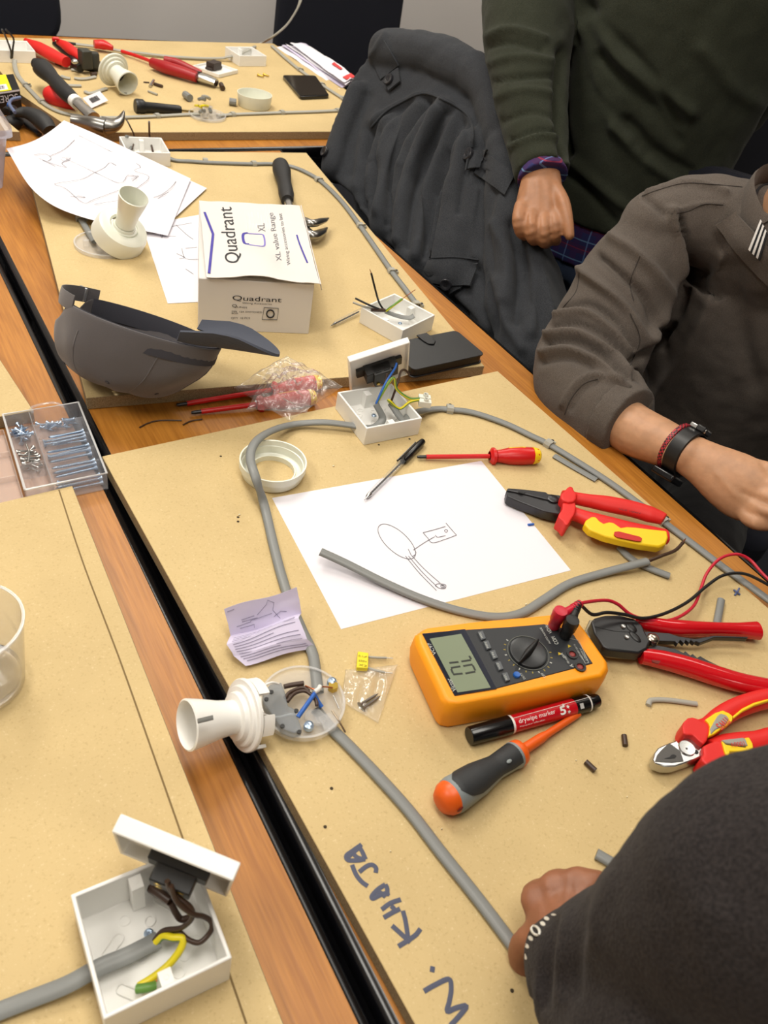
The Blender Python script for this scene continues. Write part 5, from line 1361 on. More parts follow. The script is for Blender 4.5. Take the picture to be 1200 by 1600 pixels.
# closed cap, base plate, knocked-about bits
cover_ring('shallow cream cover cap standing open side up on the farthest board', 397, 166, R=.043, h=.030, closed=True)
rb3 = rose('round clear base plate with yellow and grey wire ends, on the farthest board', W(324, 182, .0005), .043)
r3 = lambda x, y, z=.012: W(200 + x / 6, 60 + y / 6, z)
for x, y, r in ((720, 740, .006), (690, 690, .007), (770, 680, .006), (850, 745, .005), (800, 720, .006), (740, 700, .005)):
    b = MB(rb3); b.lathe([(0, .011), (r, .010), (r, 0)], 12, r3(x, y, .003)); b.build('moulded_boss', M_CLEARH)
for x, y, x2, y2, m in ((630, 630, 690, 650, M_YEL), (670, 640, 750, 635, M_YEL), (665, 570, 720, 575, M_GREYC), (700, 545, 765, 565, M_GREYC2), (675, 690, 715, 680, M_GREYC), (765, 660, 775, 690, M_GREYC)):
    b = MB(rb3); b.tube([r3(x, y, .016), r3((x + x2) / 2, (y + y2) / 2 - 8, .024), r3(x2, y2, .016)], .004 if m is not M_YEL else .0026, n=10, k=3); b.build('core_wire', m, label='yellow wire end' if m is M_YEL else 'grey wire end')
scr = [('tiny grey connector block with a wire, left of the far clear base plate', (535, 525), (582, 560), .010, M_GREYC), ('tiny grey connector bit touching the far cover cap', (950, 590), (1015, 600), .010, M_GREYC), ('small dark rolled scrap right of the shiny tool end', (872, 432), (890, 468), .0075, M_BROWN),
       ('small brown wire bit beside the silver pin', (245, 425), (322, 450), .0045, M_BROWN), ('silver pin standing between brown wire scraps', (205, 450), (240, 395), .004, M_STEEL), ('thin brown wire bit left of the silver pin', (145, 410), (200, 414), .002, M_BROWN), ('pale sliver below the silver pin', (190, 495), (275, 528), .003, M_GREYC2)]
for lb, a, c_, r, m in scr:
    b = MB(); b.tube([W(200 + a[0] / 6, 60 + a[1] / 6, r * .9), W(200 + c_[0] / 6, 60 + c_[1] / 6, r * .9)], r * .85, n=10); tag(b.build('wire_scrap', m), lb, 'wire scrap')
g3 = lambda x, y: (30 + x / 6, 50 + y / 6)
for lb, pts, w in (('pale cable offcut below the dark jaws of the far stripper, stubby', [(490, 352), (570, 364)], .012), ('pale cable offcut just behind the hammer grip, upper', [(400, 415), (440, 430), (480, 436)], .011), ('curved pale cable offcut left of the far lampholder', [(520, 432), (570, 440), (640, 436), (712, 420)], .011),
                   ('straight pale cable offcut partly behind the hammer grip', [(460, 500), (520, 504), (578, 504)], .011), ('curved pale cable offcut behind the barcode tag', [(620, 560), (660, 575), (730, 560), (815, 530)], .011), ('stubby pale cable offcut under the mouth of the far lampholder', [(940, 575), (1010, 580)], .010)):
    offcut(lb, [g3(*p) for p in pts], w=w, m=M_GREYC2)
for lb, a, c_ in (('brownish sheath scrap beside the red handle of the far stripper', (345, 285), (400, 305)), ('dark wire scrap left of the far lampholder flange', (675, 398), (722, 392))):
    b = MB(); b.tube([W(*g3(*a), .005), W(*g3(*c_), .005)], .0045, n=10); tag(b.build('wire_scrap', M_BROWN), lb, 'wire scrap')
for lb, a, c_ in (('tiny brass screw between the far wiring box and the smartphone, left', (403, 117), (412, 120)), ('tiny brass screw between the far wiring box and the smartphone, right', (412, 116), (420, 119))):
    t = thing('brass_screw', lb, 'screw', W(*a, 0)); A_, B_ = W(*a, .004), W(*c_, .004); L = (B_ - A_).length
    b = MB(t); b.lathe([(0, 0), (.0045, 0), (.0025, .003), (.002, L), (0, L)], 10, A_, B_ - A_); b.build('shank', M_BRASS)

# far stripper with two red handles and a dark head
fs_ = thing('wire_stripper', 'far red handled wire stripper with a stubby black head, beside the hammer grip', 'wire stripper', W(100, 90))
b = MB(fs_); b.tube([W(40, 64, .022), W(60, 74, .022), W(82, 86, .020), W(104, 97, .018)], [(.006, .007), (.016, .013), (.018, .014), (.014, .012)], n=14, k=4); b.build('handle', M_REDR, smooth=60)
b = MB(fs_); b.tube([W(92, 66, .030), W(104, 73, .030), W(116, 82, .028), W(128, 93, .022)], [(.008, .008), (.013, .012), (.013, .012), (.009, .009)], n=14, k=4); b.build('handle', M_REDR, smooth=60)
b = MB(fs_); b.tube([W(84, 64, .034), W(84, 60, .040), W(92, 61, .040)], (.004, .004), n=8, k=3); b.build('red_catch', M_REDR)
b = MB(fs_); b.tube([W(85, 68, .020), W(98, 78, .020), W(112, 88, .016), W(116, 98, .014), W(126, 107, .012)], [(.006, .007), (.008, .008), (.010, .009), (.012, .010), (.010, .009)], n=12, k=4); b.build('dark_arm', M_BLK, smooth=60)
b = MB(fs_); b.lathe([(0, 0), (.030, 0), (.032, .003), (.032, .010), (.028, .013), (0, .013)], 28, W(142, 106, 0)); b.build('round_foot', M_BLK, bevel=.001)
b = MB(fs_); p = W(134, 106, .013); b.box((p.x, p.y, .033), (.026, .028, .042), .2); b.build('head', mat('olive_black', (50, 50, 44), .5), bevel=.003)
b = MB(fs_); p = W(147, 104, .013); b.lathe([(0, .032), (.012, .032), (.014, .028), (.014, 0)], 18, p); b.build('adjuster', MATS['olive_black'])
b = MB(fs_); p = W(117, 96, .030); b.ball(p, (.009, .009, .006), 8); b.build('pivot', M_STEEL)

# far red pliers
fp = thing('long_nose_pliers', 'far red pliers with handles crossing under the cable, shiny end by the plate', 'pliers', W(270, 98))
b = MB(fp); b.tube([W(147, 69, .018), W(162, 70, .018), W(176, 75, .016)], [(.010, .010), (.013, .012), (.004, .006)], n=12, k=3); b.build('handle_end', M_RED, smooth=60)
b = MB(fp); b.tube([W(190, 80, .010), W(215, 88, .010), W(242, 98, .012)], (.0045, .0045), n=10, k=3); b.build('shaft', M_RED)
b = MB(fp); b.tube([W(238, 98, .016), W(258, 105, .018), W(285, 113, .018), W(308, 121, .016)], [(.012, .012), (.017, .015), (.016, .014), (.013, .012)], n=16, k=4); b.build('handle', mat('deep_red_grip', (158, 16, 24), .4), smooth=60)
b = MB(fp); b.tube([W(257, 94, .026), W(275, 98, .026), W(297, 107, .022), W(314, 115, .016)], [(.009, .010), (.011, .011), (.009, .009), (.007, .008)], n=14, k=4); b.build('handle', MATS['deep_red_grip'], smooth=60)
b = MB(fp); b.tube([W(304, 119, .014), W(322, 124, .014), W(338, 130, .012)], [(.014, .012), (.0155, .012), (.013, .010)], n=10, k=3); b.build('jaw', M_STEEL, smooth=40, label='shiny steel jaw')
b = MB(fp); b.tube([W(309, 120, .0145), W(312, 121, .0145)], (.0160, .0135), n=12); b.build('dark_band', M_BLK)

# red screwdriver under the hammer grip; its barcode tag; black handled screwdriver
A_, B_ = W(70, 144, .018), W(150, 178, .006)
L = (B_ - A_).length
driver('red handled screwdriver lying under the hammer with the black grip', A_, B_, [('handle', M_REDR, [(0, 0), (.003, .012), (.012, .0185), (.03, .0195), (.06, .016), (.075, .010), (.08, .006)], 20, None), ('shaft', M_STEELD, [(.078, .0035), (L, .003), (L, 0)], 10, 'dark steel shaft')])
tg = thing('barcode_tag', 'small white barcode tag leaning by the neck of the black gripped hammer', 'tag', W(145, 158))
tq = [D(129, 152, 1.93), D(156, 141, 1.98), D(168, 155, 1.95), D(143, 169, 1.90)]
tq = [W(129, 153, .022), W(156, 142, .022), W(169, 157, .006), (W(143, 169, .004))]
def tf(a, c_): return tq[0].lerp(tq[1], a).lerp(tq[3].lerp(tq[2], a), c_)
b = MB(tg); b.sheet(tf, 3, 3, .0005); b.build('tag_card', M_PAPER, smooth=0)
b = MB(tg)
rnd = random.Random(5)
for k in range(14):
    a0 = .22 + k * .034
    b.prism([tf(a0, .25) + V((0, -.0006, .0007)), tf(a0 + .012 + .012 * rnd.random(), .25) + V((0, -.0006, .0007)), tf(a0 + .02, .68) + V((0, -.0006, .0007)), tf(a0, .68) + V((0, -.0006, .0007))], .0001)
b.build('barcode', M_INKD, smooth=0)
A_, B_ = W(211, 166, .013), W(302, 174, .004); L = (B_ - A_).length
driver('screwdriver with a straight black handle lying on the farthest board', A_, B_, [('handle', M_BLK, [(0, 0), (0, .015), (.003, .0165), (.018, .016), (.024, .0115), (L * .74, .0105), (L * .78, .009), (L * .79, .004)], 10, 'black flanged handle'), ('shaft', mat('brassy_steel', (150, 132, 92), .35, .9), [(L * .78, .003), (L, .0026), (L, 0)], 10, None)])

# smartphone and the stack of creased papers
ph = thing('smartphone', 'black smartphone lying face up on the farthest board', 'phone', W(478, 134))
c4_ = [W(441, 117, .009), W(493, 117.5, .009), W(515, 149, .009), W(470, 151, .009)]
b = MB(ph); b.prism(dz(rrect(c4_, .012), .009), .0085); b.build('phone_body', M_BLKG, bevel=.0015, seg=3)
cc_ = sum(c4_, V((0, 0, 0))) / 4
b = MB(ph); b.prism(dz(rrect([cc_ + (p - cc_) * .93 for p in c4_], .010), .0094), .0006); b.build('screen', mat('phone_glass', (52, 46, 40), .12), smooth=0, label='dark glass screen')
pl = [([(432, 74), (480, 70), (554, 130), (530, 139)], 'lowest pale grey sheet of the creased papers at the back right', .0005), ([(440, 72), (478, 67), (556, 126), (534, 135)], 'second sheet up in the creased papers at the back right', .005),
      ([(446, 70), (484, 70), (557, 123), (540, 132)], 'third sheet up in the creased papers at the back right', .010), ([(453, 67), (470, 69), (520, 92), (556, 121), (538, 127)][:1] + [(474, 68), (557, 121), (536, 128)], 'topmost creased sheet with red print at the back right', .016)]
for i, (c_, lb, z) in enumerate(pl):
    t, f = paper(lb, c_, z=z, m=(M_PAPERL if i == 1 else M_PAPER), nu=10, nv=12, lift=lambda a, c2, i=i: .004 * math.sin(a * 9 + i) * math.sin(c2 * 4 + i) + .004 * noise.noise(V((a * 3, c2 * 5, i))), group='creased papers at the back right')
    if i == 3:
        b = MB(t)
        P = [f(.72, .62), f(.9, .62), f(.9, .78), f(.72, .78)]
        b.prism([p + V((0, 0, .003)) for p in P], .0005); b.prism([f(x, y) + V((0, 0, .003)) for x, y in ((.25, .93), (.98, .90), (.98, .99), (.3, .99))], .0005)
        b.build('red_print', mat('print_red2', (210, 60, 60), .7), smooth=0)

# ---------------------------------------------------------------- left edge: yellow carton, cutters, tub
bx = thing('screw_set_box', 'small yellow and black carton with a barcode, at the left edge of the picture', 'box', V((.30, 2.08, TT)))
a = W(31, 139, .030); e = (W(0, 143.5, .030) - a).normalized(); c_ = a + e * .15; n = (W(20, 113, .030) - a).normalized()
wd, dp = (c_ - a).length, .105
lo = [V((p.x, p.y, TT)) for p in (a, c_, c_ + n * dp, a + n * dp)]; hi = [a, c_, c_ + n * dp, a + n * dp]
b = MB(bx); b.prism(hi, bottom=lo); b.build('carton_body', M_BLK, bevel=.001, seg=1, smooth=0)
b = MB(bx); k1 = (a - e * -.022); b.prism([p + V((0, 0, .0006)) for p in (a + e * .020, c_, c_ + n * dp, a + e * .020 + n * dp)], .0005); b.build('yellow_label', mat('label_yellow', (236, 222, 30), .5), smooth=0)
b = MB(bx); b.prism([p + V((0, 0, .0012)) for p in (a + e * .028 + n * .006, c_ + n * .006, c_ + n * .040, a + e * .028 + n * .040)], .0004); b.build('white_label', M_PAPER, smooth=0)
b = MB(bx)
for k in range(14):
    q = a + e * (.034 + k * .0022) + n * .011; w_k = .0007 + .0009 * ((k * 7) % 3) / 2
    b.prism([p + V((0, 0, .0016)) for p in (q, q + e * w_k, q + e * w_k + n * .022, q + n * .022)], .0003)
b.build('barcode', M_INKD, smooth=0)
text(bx, 'SCREW SET', a - n * .0008 + e * .008 + V((0, 0, -.008)), a - n * .0008 + e * .105 + V((0, 0, -.008)), V((0, 0, -1)), M_PAPER, h=.014, name='lettering', th=.0004)
b = MB(bx); b.prism([a + e * .001 - n * .0006 + V((0, 0, -.001)), c_ - n * .0006 + V((0, 0, -.001)), c_ - n * .0006 + V((0, 0, -.004)), a + e * .001 - n * .0006 + V((0, 0, -.004))], bottom=[p + n * .0004 for p in (a + e * .001 - n * .0006 + V((0, 0, -.001)), c_ - n * .0006 + V((0, 0, -.001)), c_ - n * .0006 + V((0, 0, -.004)), a + e * .001 - n * .0006 + V((0, 0, -.004)))]); b.build('white_line', M_PAPER, smooth=0)

ct = thing('side_cutters', 'black handled hand tool with a blue wire, between the tub and farthest board', 'cutters', W(45, 190, TT))
h_ = lambda x, y, z=.012: W(x / 6, 120 + y / 6, z + TT)
b = MB(ct); b.tube([h_(130, 345, .034), h_(230, 335, .036), h_(330, 370, .034), (h_(420, 440, .028)), h_(470, 510, .020)], [(.007, .007), (.013, .012), (.018, .016), (.019, .018), (.015, .014)], n=16, k=4); b.build('handle', M_BLKR, smooth=60)
b = MB(ct); b.tube([h_(60, 430, .014), h_(150, 420, .014), h_(150, 400, .014)], [(.014, .012), (.016, .013), (.012, .012)], n=14, k=3); b.build('handle', M_BLKR, smooth=60)
b = MB(ct); b.tube([h_(180, 375, .010), h_(270, 450, .008), h_(370, 540, .006)], [(.006, .004), (.009, .005), (.006, .004)], n=12, k=3); b.build('spring_arm', M_STEELD, smooth=60)
b = MB(ct); b.tube([h_(60, 330, .018), h_(110, 300, .02), h_(130, 345, .024)], [(.012, .008), (.012, .008), (.008, .008)], n=12, k=3); b.build('jaw', M_STEELD, smooth=60)
core(ct, [h_(140, 335, .040), h_(90, 260, .044), h_(110, 215, .046), h_(190, 195, .046)], mat('slate_wire', (92, 104, 138), .4), r=.0035, label='blue-grey wire')
core(ct, [h_(75, 270, .036), h_(95, 230, .040), h_(170, 205, .042)], MATS['blue_wire'], r=.0028, label='blue wire')

tub = thing('plastic_tub', 'tall hazy plastic tub cut off by the left edge of the picture', 'tub', V((.18, 1.70, TT)))
M_TUB = clear('tub_plastic', haze=.42, rough=.25, hazecol=(206, 204, 214), tint=(236, 236, 244))
def tubring(x0, x1, y0, y1, z): return rrect([V((x0, y0, z)), V((x1, y0, z)), V((x1, y1, z)), V((x0, y1, z))], .02, 4)
L1, L2, L3, L4 = tubring(.02, .252, 1.61, 1.83, TT + .001), tubring(.005, .268, 1.595, 1.845, TT + .098), tubring(-.003, .276, 1.587, 1.853, TT + .098), tubring(-.003, .276, 1.587, 1.853, TT + .112)
b = MB(tub); vs = L1 + L2 + L3 + L4; n_ = len(L1)
b.add(vs, [tuple(range(n_))] + [(k * n_ + i, k * n_ + (i + 1) % n_, (k + 1) * n_ + (i + 1) % n_, (k + 1) * n_ + i) for k in range(3) for i in range(n_)]); b.build('tub_body', M_TUB, smooth=30)

# ---------------------------------------------------------------- tray of screws on the left table
tr = thing('screw_tray', 'clear compartment box full of zinc screws, its lid folded open at the left', 'screw box', V((.14, .82, TT)))
x0, x1, y0, y1 = .094, .183, .744, .889
tz, th = TT + .0005, .024
M_TRAY = clear('tray_plastic', haze=.16, rough=.08, hazecol=(225, 226, 232))
def trp(x, y, z=0): return V((x + (y - .744) * .05, y, tz + z))
def wall(b, xa, ya, xb, yb, h=th, w=.0012, z=0):
    p, q = trp(xa, ya), trp(xb, yb); d = (q - p).normalized(); n = V((-d.y, d.x, 0)) * w / 2
    b.prism([p + n + V((0, 0, h)), q + n + V((0, 0, h)), q - n + V((0, 0, h)), p - n + V((0, 0, h))], h - z)
b = MB(tr); b.prism([trp(x0, y0, .0012), trp(x1, y0, .0012), trp(x1, y1, .0012), trp(x0, y1, .0012)], .0012)
for w_4 in ((x0, y0, x1, y0), (x1, y0, x1, y1), (x1, y1, x0, y1), (x0, y1, x0, y0)): wall(b, *w_4)
b.build('tray_body', M_TRAY, smooth=0)
xm = .1235
rows_y = [.744, .773, .800, .828, .860, .889]
for w_4 in [(xm, y0, xm, y1)] + [(xm, y, x1, y) for y in rows_y[1:-1]] + [(x0, y, xm, y) for y in (.790, .842)]:
    b = MB(tr); wall(b, *w_4, h=th * .92); b.build('divider', M_TRAY, smooth=0)
b = MB(tr); b.tube([trp(x0, y0, th), trp(x1, y0, th), trp(x1, y1, th), trp(x0, y1, th), trp(x0, y0, th)], (.0015, .0012), n=6); b.build('rim', clear('rim_tray', haze=.5, rough=.1), smooth=0)
b = MB(tr)
lx0 = x0 - .090
b.prism([trp(lx0, y0, .0015), trp(x0 - .003, y0, .0015), trp(x0 - .003, y1 - .01, .0015), trp(lx0, y1 - .01, .0015)], .0012)
for w_4 in ((lx0, y0, x0 - .003, y0), (x0 - .003, y0, x0 - .003, y1 - .01), (lx0, y1 - .01, x0 - .003, y1 - .01), (lx0, .79, x0 - .003, .79), (lx0, .835, x0 - .003, .835)): wall(b, *w_4, h=.009)
b.build('open_lid', clear('lid_tray', haze=.30, rough=.1, hazecol=(236, 218, 208)), smooth=0, label='open lid of the clear box')
b = MB(tr); b.tube([trp(.128, y1, .020), trp(.130, y1 + .014, .018), trp(.155, y1 + .016, .018), trp(.166, y1, .020)], (.002, .0014), n=8, k=3); b.build('hanging_handle', M_TRAY)
scc = 0
protos = {}
def screw(label, p, ang, L, r=.0017, tilt=0.0, m=M_ZINC, grp='zinc screws in the clear box'):
    k = (round(L, 4), round(r, 4), m.name)
    o = thing('zinc_screw', label, 'screw', p, 0, grp)
    o.matrix_world = Matrix.Translation(p) @ Matrix.Rotation(ang, 4, 'Z') @ Matrix.Rotation(-tilt, 4, 'Y')
    if k not in protos:
        b = MB(o, False)
        prof = [(0, .0002), (.0008, .0006), (.0034 if r > .0014 else .0028, 0), (.0034 if r > .0014 else .0028, .0006), (r, .0030)]
        n = int(L / .0022)
        for i in range(n):
            z = .0035 + (L - .008) * i / n
            prof += [(r, z), (r * .72, z + .0009)]
        prof += [(r * .7, L - .004), (0, L)]
        b.lathe(prof, 9, V((0, 0, 0)), V((1, 0, 0)))
        protos[k] = b.build('shank', m, smooth=50)
    else:
        c = protos[k].copy(); COL.objects.link(c); c.parent = o; c.matrix_parent_inverse = Matrix()
rnd = random.Random(11)
cells = [('zinc screw in the nearest long compartment of the clear box', xm + .001, x1, .744, .773, 5, .052, .0019), ('zinc screw in the second long compartment from the near side of the box', xm + .001, x1, .773, .800, 5, .050, .0017),
         ('zinc screw in the middle long compartment of the clear box', xm + .001, x1, .800, .828, 4, .050, .0018), ('zinc screw in the fourth long compartment from the near side of the box', xm + .001, x1, .828, .860, 7, .042, .0016)]
for lb, xa, xb, ya, yb, n, L, r in cells:
    for i in range(n):
        yy = ya + .005 + (yb - ya - .011) * (i + .5) / n; zz = .004 + .0038 * (i % 2)
        fl = rnd.random() < .75
        ang = rnd.uniform(-.07, .07) + (PI if fl else 0) + .02
        px_ = (xb - .004) if fl else (xa + .006)
        screw(lb, trp(px_, yy, zz + .001), ang, L, r, rnd.uniform(-.01, .03))
for lb, xa, xb, ya, yb, n in (('short zinc screw heaped in the back right compartment of the clear box', xm + .004, x1 - .004, .863, .884, 16), ('short pale screw heaped in the front left compartment', x0 + .006, xm - .004, .794, .838, 20), ('short zinc screw heaped in the back left compartment', x0 + .006, xm - .004, .847, .884, 18)):
    for i in range(n):
        L = .018 if 'right' in lb else .021
        a_ = rnd.uniform(0, 2 * PI) if 'right' not in lb else rnd.choice((0, PI)) + rnd.uniform(-.7, .7)
        mx_, my_ = rnd.uniform(xa + .008, xb - .008), rnd.uniform(ya + .007, yb - .007)
        p = trp(mx_, my_, .0040 + .0042 * (i // 6)) - V((math.cos(a_), math.sin(a_), 0)) * L * .5
        screw(lb, p, a_, L, .0013, rnd.uniform(-.1, .15), m=M_STEEL if 'pale' in lb else M_ZINC)

# clear cup with a little water
cu = thing('plastic_cup', 'clear plastic cup holding a little water, cut off by the left edge', 'cup', V((.003, .507, .0)))
b = MB(cu); cO = V((.003, .507, .0005))
b.lathe([(0, .003), (.0335, .003), (.0345, 0), (.0365, .003), (.0440, .080), (.0452, .080), (.0452, .083), (.0430, .083), (.0425, .078), (.0353, .005), (0, .0045)], 56, cO); b.build('cup_wall', clear('cup_plastic', haze=.13, rough=.06), smooth=50)
b = MB(cu); b.lathe([(.0438, .0800), (.0452, .0808), (.0452, .0822), (.0438, .0830), (.0430, .0815), (.0438, .0800)], 56, cO + V((0, 0, .0006))); b.build('cup_rim', clear('cup_rim', haze=.5, rough=.05), smooth=60)
b = MB(cu); b.lathe([(0, .012), (.0345, .012), (.0350, .0126), (.034, .006), (0, .0055)], 48, cO)
mwat = bpy.data.materials.new('water'); mwat.use_nodes = True; q = mwat.node_tree.nodes['Principled BSDF']; q.inputs['Transmission Weight'].default_value = 1; q.inputs['Roughness'].default_value = .0; q.inputs['IOR'].default_value = 1.33
tag(b.build('water', mwat, smooth=60), 'shallow water', None)

# ---------------------------------------------------------------- open wiring box in the foreground with its plate
box2 = surface_box('white open wiring box in the lower left foreground, black wires looping out', .0632, .2299, -.0282, .0409)
v_ = lambda x, y, z: W(60 + x / 3.3333, 1240 + y / 3.3333, z)
c7 = cable('wide grey cable entering the foreground wiring box from the left edge', [W(-160, 1640, .0040), W(-60, 1603, .0040), W(30, 1568, .0045), W(100, 1541, .008), v_(270, 930, .0110), v_(350, 890, .0115), v_(450, 850, .0105), v_(560, 795, .0095), v_(625, 760, .009)], w=.0125, h=.0055, k=5)
core(c7, [v_(600, 770, .010), v_(650, 715, .018), v_(740, 700, .026), v_(800, 650, .040), v_(790, 590, .052), v_(700, 520, .062), v_(670, 455, .075)], M_BROWN, r=.0019, label='dark brown inner wire')
core(c7, [v_(640, 735, .012), v_(720, 715, .020), v_(780, 760, .022), v_(840, 775, .022), v_(895, 720, .026), v_(900, 670, .032), v_(860, 640, .040), v_(800, 625, .048), v_(720, 560, .060), v_(690, 480, .074)], M_BROWN, r=.0019, label='dark brown inner wire')
core(c7, [v_(585, 490, .028), v_(640, 525, .032), v_(690, 560, .034)], M_BROWN, r=.0036, label='thick brown sleeve')
core(c7, [v_(690, 570, .034), v_(715, 620, .028), v_(745, 655, .022), v_(800, 640, .026)], M_BROWN, r=.0024, label='dark brown inner wire')
core(c7, [v_(610, 775, .010), v_(650, 742, .016), v_(700, 750, .020), v_(752, 755, .022), v_(740, 810, .018), v_(680, 890, .012), v_(600, 955, .009), v_(520, 1005, .009)], [M_YEL, M_GRN], stripes=[0, 0, 0, 0, 0, 1, 1, 1], r=.0027, label='yellow and green earth wire')
core(c7, [v_(512, 1018, .010), v_(560, 1012, .012), v_(612, 1000, .011)], [M_GRN, M_YEL], stripes=[0, 0, 0, 1, 1, 1, 1, 0], r=.0032, label='green and yellow sleeve end')
core(c7, [v_(600, 990, .012), v_(640, 950, .014), v_(665, 918, .014)], M_COPPER, r=.0005, name='copper_strand')
U1, U2, U3, U4 = D(157.5, 1294, .530), D(348, 1372, .530), D(366, 1402, .607), D(204, 1343, .607)
tw = D(171, 1268.5, .525) - D(157.5, 1294, .530)
pl2 = switch_plate('white switch plate propped on edge over the foreground wiring box', U1, U2, U3, U4, tw, th=.0125, terminals=False)
X = (U2 - U1).normalized(); Zl = (mw(pl2).to_3x3() @ V((0, 0, 1)))
b = MB(pl2, False); b.box((.004, -.004, .004), (.030, .026, .020)); b.box((.004, -.002, -.002), (.044, .024, .008))
b.build('terminal_block', M_BLK, bevel=.001, label='black terminal block')
for k in (-1, 1):
    for s_ in (-1, 1):
        b = MB(pl2, False); b.lathe([(0, .0168), (.0028, .0166), (.0030, .012)], 12, V((.004 + k * .008, -.004 + s_ * .007, -.0022))); b.build('terminal_screw', M_BRASS, label='brass terminal screw')

# ---------------------------------------------------------------- chairs by the wall
M_NAVY = mat('navy_upholstery', (10, 13, 27), .95, bump=(900, .5))
def office_chair(label, cx, yy, zb, zt, w, face=-1, group='navy chairs by the back wall', corner=.06):
    t = thing('upholstered_chair', label, 'chair', (cx, yy, FZ), 0, group)
    b = MB(t, False)
    def f(a, c_):
        s_ = a * 2 - 1
        return V((s_ * w / 2 * (1 - .06 * c_), .035 * s_ * s_ * -1 + .03 - .10 * c_, 0))
    pts = []
    z0, z1 = zb - FZ, zt - FZ
    P = rrect([V((-w / 2, 0, z0)), V((w / 2, 0, z0)), V((w / 2 * .94, 0, z1)), V((-w / 2 * .94, 0, z1))], corner, 6)
    P = [V((p.x, -.05 * (1 - (2 * p.x / w) ** 2) * 0, p.z)) for p in P]
    b.prism([p + V((0, -.03, 0)) for p in P], bottom=[p + V((0, .03, 0)) for p in P]); b.build('backrest', M_NAVY, bevel=.02, seg=4, smooth=60)
    b = MB(t, False); b.prism(rrect([V((-w / 2, .0, .47)), V((w / 2, .0, .47)), V((w / 2, face * .44, .47)), V((-w / 2, face * .44, .47))], .05), .07); b.build('seat', M_NAVY, bevel=.02, seg=3, smooth=60)
    for sx in (-1, 1):
        b = MB(t, False); b.tube([V((sx * w * .42, .03, z0 + .12)), V((sx * w * .42, .035, .42)), V((sx * w * .44, .05, .005))], .011, n=10); b.build('leg', M_STEELD)
        b = MB(t, False); b.tube([V((sx * w * .42, face * .36, .42)), V((sx * w * .44, face * .40, .005))], .011, n=10); b.build('leg', M_STEELD)
    return t
office_chair('navy upholstered chair between the papers and the coat, against the back wall', 1.625, 2.88, -.26, .36, .50)
office_chair('navy upholstered chair at the top left corner, its lower edge curved', .415, 2.88, -.10, .42, .52, corner=.09)

# ---------------------------------------------------------------- cloth and bodies
import numpy as np
RCn = np.array([[RC[i][j] for j in range(3)] for i in range(3)])
CAMn = np.array([0, 0, CAMZ])
def bake(mb, voxel, it):
    me = bpy.data.meshes.new('tmp'); me.from_pydata([tuple(v) for v in mb.v], [], mb.f)
    bm = bmesh.new(); bm.from_mesh(me); bmesh.ops.recalc_face_normals(bm, faces=bm.faces); bm.to_mesh(me); bm.free()
    o = bpy.data.objects.new('tmp', me); COL.objects.link(o)
    r = o.modifiers.new('r', 'REMESH'); r.mode = 'VOXEL'; r.voxel_size = voxel
    if it:
        r = o.modifiers.new('s', 'SMOOTH'); r.factor = .5; r.iterations = it
    out = bpy.data.meshes.new_from_object(o.evaluated_get(bpy.context.evaluated_depsgraph_get()))
    bpy.data.objects.remove(o)
    return out
def shape(parent, name, m, mb, voxel=.005, it=6, folds=(), rough=0.0, rfreq=30, label=None, post=None):
    """remesh the collected volumes into one skin (world coordinates), then raise folds along lines seen in the picture"""
    me = bake(mb, voxel, it)
    n = len(me.vertices)
    co = np.empty(n * 3); me.vertices.foreach_get('co', co); co = co.reshape(-1, 3)
    no = np.empty(n * 3); me.vertices.foreach_get('normal', no); no = no.reshape(-1, 3)
    d = (co - CAMn) @ RCn
    u = 600 + FPX * d[:, 0] / np.maximum(d[:, 2], .05); v = 800 + FPX * d[:, 1] / np.maximum(d[:, 2], .05)
    view = CAMn - co; view /= np.linalg.norm(view, axis=1)[:, None]
    face = np.clip((no * view).sum(1) * 2.5, 0, 1)
    off = np.zeros(n)
    for pts, amp, w in folds:
        P = [V((p[0], p[1], 0)) for p in pts]; P = catmull(P, 5)
        best = np.full(n, 1e9)
        for a, b_ in zip(P, P[1:]):
            ax_, ay_ = b_.x - a.x, b_.y - a.y; L2 = ax_ * ax_ + ay_ * ay_ + 1e-9
            t = np.clip(((u - a.x) * ax_ + (v - a.y) * ay_) / L2, 0, 1)
            best = np.minimum(best, (u - a.x - t * ax_) ** 2 + (v - a.y - t * ay_) ** 2)
        off += amp * np.exp(-best / (w * w)) * face
    if rough:
        off += np.array([noise.noise(V(p) * rfreq) + .5 * noise.noise(V(p) * rfreq * 2.3) for p in co]) * rough
    co = co + no * off[:, None]
    if post is not None:
        co = post(co, u, v)
    T = mw(parent).inverted(); Tn = np.array([[T[i][j] for j in range(4)] for i in range(4)])
    bvh = BVHTree.FromPolygons([tuple(p) for p in co], [tuple(p.vertices) for p in me.polygons])
    co = co @ Tn[:3, :3].T + Tn[:3, 3]
    me.vertices.foreach_set('co', co.reshape(-1)); me.update()
    me.polygons.foreach_set('use_smooth', [True] * len(me.polygons))
    me.materials.clear(); me.materials.append(m); me.name = name
    o = bpy.data.objects.new(name, me); COL.objects.link(o); o.parent = parent
    if label: o['label'] = label
    return o, bvh
